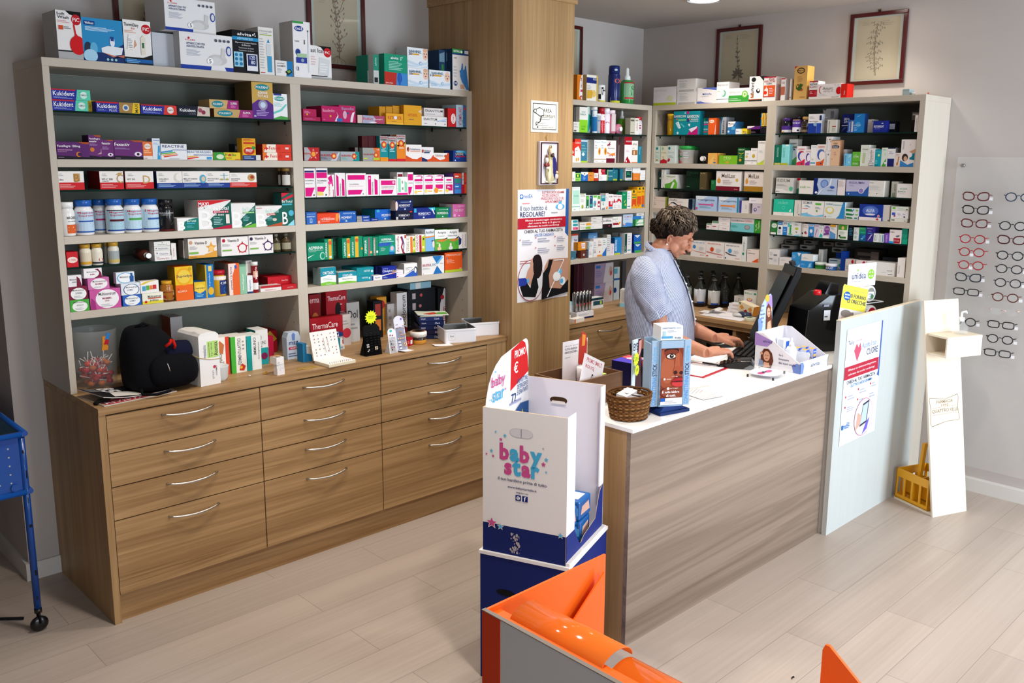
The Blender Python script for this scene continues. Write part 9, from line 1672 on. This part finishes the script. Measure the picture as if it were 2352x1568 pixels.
# cord and reading glasses, trousers, shoes
gz=1.235; g0=front(gz,.05,.012); g1=front(gz+.01,-.05,.012)
q=MB(); q.tube([nb+Sv*.058-Fv*.02,front(1.40,.045,.012),front(1.33,.03,.012),front(1.28,.035,.013),g0],.0018,6,'0c0c0e','matte'); q.build('glasses_cord',per)
q=MB(); q.tube([nb-Sv*.058-Fv*.02,front(1.40,-.03,.012),front(1.33,-.012,.012),front(1.28,-.03,.013),g1],.0018,6,'0c0c0e','matte'); q.build('glasses_cord',per)
gl=empty('reading_glasses',per.location,0,label='thin-framed reading glasses hanging on a black cord at the chest',cat='glasses')
for s in (-1,1):
 q=MB(); c=front(gz-.035,.034*s,.016); q.tube([c+Sv*(.025*math.cos(2*PI*i/20))+ZV*(.015*math.sin(2*PI*i/20)) for i in range(21)],.001,5,'8a8a84','metal',cap=False); q.poly([c+Sv*(.024*math.cos(2*PI*i/20))+ZV*(.014*math.sin(2*PI*i/20)) for i in range(20)],m='lens'); q.build('lens',gl)
 q=MB(); q.tube([c+Sv*.025*s,front(gz,.055*s,.016),front(gz+.03,.05*s,.016)],.0018,6,'101014','gloss'); q.build('temple',gl)
q=MB(); q.tube([front(gz-.033,-.010,.018),front(gz-.030,0,.02),front(gz-.033,.010,.018)],.0012,5,'8a8a84','metal'); q.build('bridge',gl)
for s in (-1,1):
 h0=Vector((pel.x,pel.y,.93))+Sv*.085*s
 loft('trouser_leg',[(h0,Fv,Sv,.15,.10),(h0-ZV*.15,Fv,Sv,.125,.10),(h0-ZV*.45,Fv,Sv,.085,.08),(h0-ZV*.86,Fv,Sv,.062,.062)],per,m='cloth',c='1c1e26')
 q=MB(); f0=Vector((h0.x,h0.y,0)); 
 b0=len(q.v)
 for z,a,b_ in ((0,.125,.043),(.03,.128,.045),(.06,.10,.042),(.085,.05,.038)):
  for i in range(16): t=2*PI*i/16; q.v.append(tuple(f0+Fv*(.045*(1-z*6)+a*math.cos(t))+Sv*(b_*math.sin(t))+ZV*z))
 for j in range(3):
  for i in range(16): i2=(i+1)%16; q.face((j*16+i,j*16+i2,(j+1)*16+i2,(j+1)*16+i),'14120f','gloss',True)
 q.face(tuple(range(16))[::-1],'0c0a08','matte'); q.face(tuple(48+i for i in range(16)),'14120f','matte'); q.build('shoe',per)
# ================================================================ cardboard baby-wipes display
Pl=Vector((.821,-1.288,0)); Pf=Vector((.943,-1.604,0)); Pr=Vector((1.304,-1.472,0))
ex=(Pf-Pl); Wd=ex.length; ex.normalize(); ey=Vector((-ex.y,ex.x,0)); Dp=(Pr-Pf).dot(ey)
ang=math.atan2(ex.y,ex.x)
NV='12205c'; WH='dedad8'
def box_open(par,name,w,d,h,c,loc): return MB().box(0,0,0,w,d,h,c,top='e8e4e2').build(name,par,loc=loc)
b=empty('cardboard_carton',Pl,ang,label='navy cardboard carton on the floor under the baby-wipes display',cat='carton')
q=MB().box(0,0,0,Wd,Dp,.488,NV,sides='16266c'); q.box(-.004,-.004,.482,Wd+.004,Dp+.004,.494,WH); q.build('carton',b)
q=MB(); q.prism([(.30*Wd+.03*math.cos(a*PI/10)*1.2,.35+.012*math.sin(a*PI/10)) for a in range(20)],-.0015,-.0005,c='05060c'); q.build('hand_hole',b)
z0=.4945; e=empty('baby_wipes_display',Pl+Vector((.0,0,z0)),ang,label='white and navy cardboard display of baby wipes beside the counter',cat='display box')
w,d=Wd-.02,Dp-.02; ox=.008
e2=lambda n,mb,**k: mb.build(n,e,loc=(ox,.006,0),**k)
ZL=.105; ZF=.525; ZB=.555
q=MB(); q.box(0,0,0,w,.005,ZL,NV,top='c8b090'); q.box(0,0,ZL,w,.005,ZF,WH,top='c8b090')
q.box(w-.003,.005,ZL,w,.075,ZF,'e4e4ec'); 
# "baby star" lettering in two colours, stars, small print
def letters(mb,word,u0,v0,hh,cols,bold=.045):
 x=u0
 for k,ch in enumerate(word):
  v,f,a=glyphs(ch,bold); hgt=hh*(1.35 if ch in 'bt' else 1.0); y0=v0-(hh*.36 if ch=='y' else 0)
  if ch=='y': hgt=hh*1.36
  wd=hgt*a*(.92 if ch!='y' else .95); mb.mesh([(x+p[0]*wd,-.0012-.0001*k,y0+p[1]*hgt) for p in v],f,cols[k%2],'card'); x+=wd*1.06
letters(q,'baby',.066,.345,.046,['c04a84','44a4cc']); letters(q,'star',.084,.294,.044,['c04a84','44a4cc'])
for (u,v,r_,c) in ((.085,.345,.006,'58aed0'),(.073,.333,.006,'c04a84'),(.058,.352,.004,'58aed0'),(.045,.298,.006,'58aed0'),(.03,.287,.004,'c04a84'),(.05,.284,.005,'c04a84'),(.205,.296,.007,'58aed0'),(.197,.282,.008,'c04a84'),(.205,.262,.004,'58aed0'),(.196,.325,.003,'888888')):
 u=(u-.14)*1.3+.158; v=(v-.30)*1.3+.375; r_*=1.25; P5=star(u,v,r_)
 for i in range(10): a_,b_=P5[i],P5[(i+1)%10]; q.poly([(u,-.0014,v),(a_[0],-.0014,a_[1]),(b_[0],-.0014,b_[1])],c)
for (u,v,r_,c) in ((.036,.108,.019,'c04a84'),(.070,.099,.011,'58aed0'),(w-.02,.108,.010,'58aed0')):
 for rr,cc,y in ((r_*1.3,WH,-.0016),(r_,c,-.002)):
  P5=star(u,v,rr)
  for i in range(10): a_,b_=P5[i],P5[(i+1)%10]; q.poly([(u,y,v),(a_[0],y,a_[1]),(b_[0],y,b_[1])],cc)
def tx(t,u0,u1,v0,v1,c): q.text(t,(u0,-.0013,v0),(1,0,0),(0,0,1),u1-u0,v1-v0,c)
tx('il tuo bambino prima di tutto',.060,.245,.268,.283,'44506a'); tx('www.babystaritalia.it',.097,.207,.245,.256,'223060'); tx('seguici su',.130,.175,.231,.239,'44506a')
for u in (.128,.154): q.box(u,-.0016,.206,u+.020,-.0004,.226,'16246a')
q.text('f',(.160,-.002,.208),(1,0,0),(0,0,1),.008,.016,'fff'); q.lathe([(.003,0),(.0045,0)],14,'fff','card',0,0) if False else None
for rr,cc,y in ((.0055,'fff',-.0018),(.004,'16246a',-.0020),(.0022,'fff',-.0022)): q.poly([(.138+rr*1.2*math.cos(i*.4),y,.216+rr*1.2*math.sin(i*.4)) for i in range(16)],cc)
q.poly([(.148+.044*math.copysign(abs(math.cos(t*PI/14))**.6,math.cos(t*PI/14)),-.0008,.449+.016*math.sin(t*PI/14)) for t in range(28)],'b4b0b0'); q.poly([(.148+.043*math.copysign(abs(math.cos(t*PI/14))**.6,math.cos(t*PI/14)),-.0011,.449+.0152*math.sin(t*PI/14)) for t in range(28)],'ccc8cc'); q.box(.147,-.0014,.434,.149,-.0011,.464,'667')
random.seed(9)
for k in range(46):
 u=.13+random.gauss(0,.007)+.010*math.sin(k); v=.012+.07*random.random(); r_=random.uniform(.001,.0055); q.poly([(u+r_*random.uniform(.5,1)*math.cos(t*.9),-.0012-.00003*k,v+r_*1.6*random.uniform(.5,1)*math.sin(t*.9)) for t in range(7)],'a8a0a4')
e2('front_panel',q)
q=MB(); q.prism([(0,0),(d,0),(d,ZL+.075),(d-.04,ZL+.05),(d-.08,ZL-.04),(.17,.045),(.14,.028),(.12,.04),(.075,ZL),(0,ZL)],w-.002,w,ax='x',c='1c2c74',side='c8b090'); q.box(w-.002,0,0,w+.014,d,.010,'e0dcd8'); e2('side_panel',q)
q=MB(); q.box(0,d-.005,0,w,d,ZB,'d8d4dc',top='c8b090'); q.box(w-.004,d-.045,ZL+.07,w,d-.005,ZB,'e4e4ec',top='c8b090'); q.prism([(w*.42+.035*math.copysign(abs(math.cos(t*PI/12))**.6,math.cos(t*PI/12)),.475+.013*math.sin(t*PI/12)) for t in range(24)],d-.0062,d-.005,c='3a2412'); q.prism([(w*.42-.03,.462),(w*.42+.03,.462),(w*.42+.025,.472),(w*.42-.025,.472)],d-.011,d-.0062,c='d8d0cc'); e2('back_panel',q)
q=MB(); q.box(0,.005,0,.004,d-.005,ZF,'d4d0d4',top='c8b090'); e2('far_side_panel',q)
# header card with promotion
hd=d-.01
q=MB(); H=[(0,0),(hd,0),(hd,.33),(hd-.006,.35),(hd-.02,.36),(hd-.045,.358),(.13,.33),(.085,.308),(.052,.28),(.028,.245),(.01,.2),(0,.14)]
q.prism(H,.0045,.0065,ax='x',c='e6e6ea')
deco(q,['p c41c20 56 52 100 64 98 80 92 96 84 100 58 94','t 66 92 84 92 fff PROMO','t 64 74 68 80 fff €','t 58 70 38 48 223a6a 72','t 72 98 56 61 445a8a SALVIETTINE','t 72 98 50 55 445a8a DETERGENTI','t 72 98 44 49 445a8a E IDRATANTI','l 54 96 36 41 1 99b','p 24508c 30 0 100 0 100 32 80 34 56 24','s 84 18 9 d8d040','c 60 14 4 e8ecf4','c 66 17 4 e8ecf4','c 62 6 4 e8ecf4','c 68 8 4 e8ecf4','t 12 42 62 76 c04a84 baby','t 14 40 50 61 44a4cc star','s 20 80 2 58aed0','s 42 58 2 c04a84','s 10 54 2 58aed0'],hd,.36,P=lambda u,z,k:(.0068+k*.0003,u,z))
q.build('header_card',e,loc=(ox,.011,.345))
for k in range(8):
 q=MB(); x=w-.045-.085*(k%2); y=.10+.135*((k//2)%2); q.box(-.034,-.055,0,.034,.055,.075,'1c5a9c','gloss'); q.poly([(-.02,-.035,.0755),(.02,-.035,.0755),(.02,.03,.0755),(-.02,.03,.0755)],'e0e0e4'); q.poly([(-.03,-.0555,.02),(.03,-.0555,.02),(.03,-.0555,.05),(-.03,-.0555,.05)],'5aa0cc'); q.poly([(.0345,-.04,.02),(.0345,.04,.02),(.0345,.03,.055),(.0345,-.03,.05)],'c8a090')
 o=q.build('wipes_pack',bevel=.008); p=Matrix.Translation(e.location)@Matrix.Rotation(ang,4,'Z'); o.location=p@Vector((x,y,.012+.078*(k//4))); o.rotation_euler=(0,0,ang+.04*(k%3-1)); tag(o,'blue pack of baby wipes lying inside the cardboard display','wipes pack','baby wipes packs in the cardboard display')
# ================================================================ orange bin in the foreground
mat('orange_clear',.12,col='ff7d28',trans=.25,ior=1.3,spec=.6); mat('orange_plastic',.35,col='ff6a14')
zt=.95; A0=on(1108,1400,'z',zt); bx=on(1385,1270,'z',zt).x; X0,Y0=A0.x,A0.y; ym_=-2.84
e=empty('orange_bin',(X0,Y0,0),0,label='orange and grey open display bin in the near foreground',cat='bin')
Wb=bx-X0; Lb=Y0-ym_
q=MB(); q.box(0,-Lb,0,.006,-.055,zt,'cfcccb'); q.build('side_wall',e)
q=MB(); q.box(-.001,-.055,0,.006,0,zt,'d23c12'); q.box(-.002,-Lb,zt,.008,0,zt+.002,'8a8078'); q.build('corner_strip',e)
q=MB(); q.box(0,-.006,0,Wb,0,zt,m='orange_plastic'); q.build('back_wall',e)
q=MB(); q.prism([(Wb-.024,zt-.03),(Wb-.024,.3),(.04,.3),(.08,zt-.25)],-.024,-.02,m='orange_plastic'); q.build('gusset',e)
q=MB(); q.box(.006,-Lb,zt-.02,.045,-.006,zt-.012,m='orange_plastic'); q.build('rim',e)
def half(mb,y0,y1,x,z,r,n=16):
 b0=len(mb.v)
 for i in range(n+1):
  a0=PI*i/n
  for y in (y0,y1): mb.v.append((x-r*math.cos(a0),y,z+r*math.sin(a0)*.6))
 for i in range(n): k=b0+2*i; mb.face((k,k+1,k+3,k+2),'fff','orange_clear',True)
q=MB(); half(q,-.30,-.05,.075,zt-.02,.045); q.build('clear_scoop',e,solid=.002)
q=MB(); half(q,-Lb,-.31,.078,zt-.035,.042); q.build('clear_scoop',e,solid=.002)
q=MB(); q.prism([(-.55,0),(-.01,0),(-.01,.42),(-.55,.42)],Wb-.008,Wb,ax='x',m='orange_plastic'); q.build('far_side_wall',e)
T_=on(1890,1478,'z',.80)
q=MB(); q.prism([(-.34,0),(0,0),(0,.785),(-.006,.80),(-.016,.80),(-.34,.55)],T_.x-X0,T_.x-X0+.008,ax='x',m='orange_plastic'); q.build('flap',e,loc=(0,T_.y-Y0,0)); MB().box(0,-Lb-.2,.0,T_.x-X0,-.006,.02,m='orange_plastic').build('bottom',e)
# ================================================================ blue trolley at left
cxy=(-.216,.150)
e=empty('metal_trolley',(cxy[0],cxy[1],0),0,label='worn blue perforated metal trolley on castors at the left edge',cat='trolley')
BL='144a96'
for k,(x,y) in enumerate(((-.012,.012),(-.012,.80),(-.60,.012),(-.60,.80))):
 q=MB(); q.tube([(x,y,.10),(x,y,.80)],.013,12,'123f86','gloss'); 
 for t in range(7): z=.14+.1*t; q.box(x-.004+.003*(t%3),y-.0136,z,x+.002+.004*(t%2),y-.0128,z+.012+.01*(t%3),'1a1c20','matte')
 q.build('leg',e)
 q=MB(); q.sphere(x,y,.032,.034,.014,.032,'101012','gloss',16,8); q.tube([(x,y-.016,.04),(x,y-.016,.078),(x,y+.016,.078),(x,y+.016,.04)],.004,6,'1c1c1e','metal'); q.lathe([(.014,0),(.014,.018)],12,'18181a','gloss',x,y,.080); q.build('castor',e)
q=MB()
for z in (.815,.585):
 q.tube([(-.012,0,z),(-.612,0,z)],.011,10,BL,'gloss'); q.tube([(0,0,z),(0,.81,z)],.011,10,BL,'gloss'); q.tube([(-.012,.812,z),(-.612,.812,z)],.011,10,BL,'gloss')
q.box(-.600,.006,.59,-.014,.010,.81,BL,'gloss'); q.box(-.010,.01,.59,-.006,.80,.81,BL,'gloss'); q.box(-.6,.80,.59,-.01,.804,.81,'6a8a80','gloss'); q.box(-.6,.01,.59,-.01,.80,.594,'a09880','matte'); q.build('basket',e)
q=MB()
for i in range(14):
 for j in range(5): 
  x=-.06-.038*i; z=.63+.034*j; q.poly([(x+.0035*math.cos(a),.0055,z+.0035*math.sin(a)) for a in (0,1.05,2.1,3.14,4.19,5.24)],'0a1626' if (i*j)%3 else 'a8b0a8')
q.build('perforations',e)
q=MB(); q.lathe([(.014,0),(.014,.006)],14,BL,'gloss'); q.build('rivet',e,loc=(-.05,.004,.61),rot=(R(90),0,0))
q=MB(); q.box(-.18,.1,.60,-.05,.3,.64,'e8d8c8'); q.box(-.3,.15,.60,-.2,.35,.66,'b83a2a'); obj('leaflet_pile',q,(cxy[0]-.05,cxy[1],.0),0,'cream and red leaflets inside the blue trolley','leaflet')
q=MB(); q.tube([(-1.2,.9,.006),(-.75,.62,.006),(-.5,.55,.006),(-.36,.40,.006),(-.25,.30,.008)],.006,8,'121214','matte'); obj('power_cable',q,(0,0,0),0,'black cable on the floor behind the blue trolley','cable')
q=MB(); q.box(-1.6,2.2,0,-.3,2.3,2.0,'6a0c0c','gloss'); obj('red_cabinet',q,(0,0,0),0,'dark red cabinet in the next room at the left edge','cabinet')
q=MB(); q.poly([(0,0,.001),(.012,.004,.003),(.02,.0,.001),(.026,.006,.003),(.022,.010,.001),(.008,.008,.001)],'1c1410'); obj('debris',q,(1.62,-2.10,0),0,'small dark crumb on the floor before the counter','debris')
# ================================================================ sanitizer stand
o=Vector((3.521,-1.861,0)); wv=Vector((.227,-.093,0)); Wn=wv.length; az=math.atan2(wv.y,wv.x)
e=empty('sanitizer_stand',o,az,label='plywood hand-sanitizer stand with engraved pharmacy emblem',cat='stand')
Hs=1.16; lean=math.atan2(.19,1.15)
q=MB().box(0,0,0,Wn,.012,Hs,m='plywood')
T=lambda t,u0,u1,v0,v1: q.text(t,(Wn*u0,-.0006,v0),(1,0,0),(0,0,1),Wn*(u1-u0),v1-v0,'8a785c',bold=.012)
T('FARMACIA',.24,.72,.605,.622); T('1992',.38,.58,.588,.600); T('QUATTRO VILLE',.10,.86,.553,.575)
em=[(.05,.64),(.5,.625),(.86,.645),(.88,.625),(.85,.58),(.90,.51),(.86,.505),(.5,.505),(.08,.485),(.05,.50),(.07,.57),(.04,.625),(.05,.64)]
q.tube([(Wn*u,-.0008,v) for u,v in em],.0013,4,'9c8a6c','matte'); q.tube([(Wn*.12,-.0008,.583),(Wn*.82,-.0008,.587)],.0009,4,'b8a488','matte'); q.tube([(Wn*.12,-.0008,.545),(Wn*.82,-.0008,.548)],.0009,4,'b8a488','matte')
q.build('front_board',e,rot=(-lean,0,0))
q=MB(); q.box(.012,.014,0,Wn-.012,.29,.012,m='plywood'); q.build('base_board',e)
q=MB(); 
for bb in ((0,-.13,.9,Wn,0,.91),(0,-.13,.80,Wn,0,.81),(0,-.13,.81,Wn,-.12,.90)): q.box(bb[0]+.012,bb[1],bb[2],bb[3]+.012,bb[4],bb[5],m='plywood')
q.build('bottle_shelf',e,loc=(0,.152,.065-.0))
q=MB(); q.lathe([(.034,0),(.038,.004),(.038,.03),(.030,.055),(.014,.066),(.014,.07)],20,m='thinclear'); q.lathe([(.014,.068),(.016,.07),(.016,.088),(.006,.09),(.005,.115)],14,'eceef0'); q.tube([(0,0,.115),(.03,-.01,.118),(.036,-.012,.108)],.005,8,'eceef0'); q.lathe([(.03,.004),(.033,.006),(.033,.025)],18,'e8ecf0','thinclear')
p=Matrix.Translation(o)@Matrix.Rotation(az,4,'Z'); obj('sanitizer_bottle',q,p@Vector((.165,.085,.9755)),0,'clear hand-sanitizer pump bottle on the plywood stand','bottle')
e=empty('bottle_crate',Vector((3.66,-1.80,.0)),R(10),label='yellow plastic bottle crate with handle behind the sanitizer stand',cat='crate')
q=MB(); Y_='e0a01c'; w_,d_,h_=.222,.235,.17
for x0,y0,x1,y1 in ((0,0,w_,.006),(0,d_-.006,w_,d_),(0,0,.006,d_),(w_-.006,0,w_,d_)):
 q.box(x0,y0,0,x1,y1,.022,Y_,'gloss'); q.box(x0,y0,h_-.045,x1,y1,h_,Y_,'gloss')
for i in range(7):
 x=i*(w_-.012)/6; q.box(x,0,.022,x+.012,.006,h_-.045,Y_,'gloss'); q.box(x,d_-.006,.022,x+.012,d_,h_-.045,Y_,'gloss')
for i in range(5):
 y=i*(d_-.012)/4; q.box(0,y,.022,.006,y+.012,h_-.045,Y_,'gloss'); q.box(w_-.006,y,.022,w_,y+.012,h_-.045,Y_,'gloss')
q.box(.0,0,0,w_,d_,.006,Y_,'gloss'); q.build('crate_body',e)
q=MB(); q.box(.006,d_/2-.004,.02,w_-.006,d_/2+.004,h_-.03,Y_,'gloss'); q.box(w_/3,.006,.02,w_/3+.006,d_-.006,h_-.05,Y_,'gloss'); q.box(2*w_/3,.006,.02,2*w_/3+.006,d_-.006,h_-.05,Y_,'gloss'); q.build('divider',e)
q=MB(); q.prism([(.04,.14),(.062,.14),(.078,.32),(.138,.32),(.15,.14),(.172,.14),(.158,.34),(.058,.34)],d_/2-.009,d_/2+.009,c=Y_,m='gloss'); q.build('handle',e)
e.rotation_euler=(0,0,az); e.location=p@Vector((.012,.052,.0125))
# ================================================================ glasses on the acrylic panel
GX=XW-.068
e=empty('acrylic_panel',(XW-.028,-1.62,0),0,label='clear acrylic glasses panel mounted on the right wall',cat='panel')
MB().box(0,-2.2,.15,.004,0,1.90,m='thinclear').build('sheet',e)
for z in (.70,1.853): q=MB().lathe([(.009,-.012),(.011,-.010),(.011,.012)],16,'a8a8a8','metal'); q.build('bolt',e,loc=(-.003,-.033,z),rot=(0,R(90),0))
GS=[(2242,451,'5a1018',1),(2241,482,'141416',1),(2238,513,'5a1418',1),(2234,549,'a01420',0),(2232,579,'a01420',0),(2230,609,'a41424',0),(2224,637,'16222c',1),(2219,670,'121214',2),(2213,738,'121214',0),(2340,453,'16304a',0),(2326,519,'141820',0),(2323,551,'4a1018',1),(2320,587,'121416',0),(2318,618,'1a1c24',0),(2315,650,'1e1a24',0),(2309,683,'5a2010',0),(2305,716,'d8b0a0',3),(2299,746,'101012',2),(2297,779,'101014',0),(2291,811,'1c1c20',2)]
GD=['dark red cat-eye','black cat-eye','maroon cat-eye','bright red round','red round with hanging tag','red round with square tag','dark teal pointed','black wide rectangular','black round partly behind the bottle','navy round at the panel top','slim black round','dark red square','bold black round','charcoal round','violet-black round','tortoiseshell','rimless with coral tips','black narrow rectangular','black round near the bottom','grey half-round lowest']
GF=[(1,0,1),(1,1,0)]
def spectacles(px,py,c,shape,lab):
 P=on(px,py,'x',GX); e=empty('spectacles',P,R(-86),label=lab+' spectacles, '+('first column' if px<2260 else 'second column')+' of the acrylic panel',cat='glasses',group='spectacles on the acrylic panel')
 for s in (-1,1):
  q=MB(); pts=[]
  for i in range(25):
   t=2*PI*i/24; ct,st_=math.cos(t),math.sin(t)
   if shape==0: x,z=.0225*ct,.019*st_
   elif shape==1: x=.0245*math.copysign(abs(ct)**.75,ct); z=.0185*math.copysign(abs(st_)**.8,st_)+(.004*s*ct if st_>0 else 0)
   else: x=.0245*math.copysign(abs(ct)**.55,ct); z=.0155*math.copysign(abs(st_)**.6,st_)
   pts.append((x,0,z))
  if shape!=3: q.tube(pts,.0026 if shape!=1 else .0030,6,c,'gloss',cap=False)
  q.poly([(a,0,b_) for a,_,b_ in pts[:-1]],m='lens'); q.build('lens_rim',e,loc=(s*.032,0,0))
  q=MB(); q.tube([(s*.055,0,.008),(s*.062,.004,.008),(s*.063,.03,.007)],[.0022,.0024,.0018],6,c,'gloss'); q.build('temple',e)
 q=MB(); q.tube([(-.011,0,.004),(0,-.002,.008),(.011,0,.004)],.0018,6,c,'gloss'); q.build('bridge',e)
 if shape<3 and lab!='slim black round': q=MB().box(-.007,-.001,-.020,.008,0,-.006,'e4e4e8'); q.build('price_label',e,loc=(.0,-.001,0) if 'tag' in lab else (.066,.0,.004))
 q=MB().box(-.008,.004,.0,.008,.0335,.004,m='thinclear'); q.build('holder',e)
 e.scale=(1.16,1.16,1.16)
for g,lab in zip(GS,GD): spectacles(*g,lab)
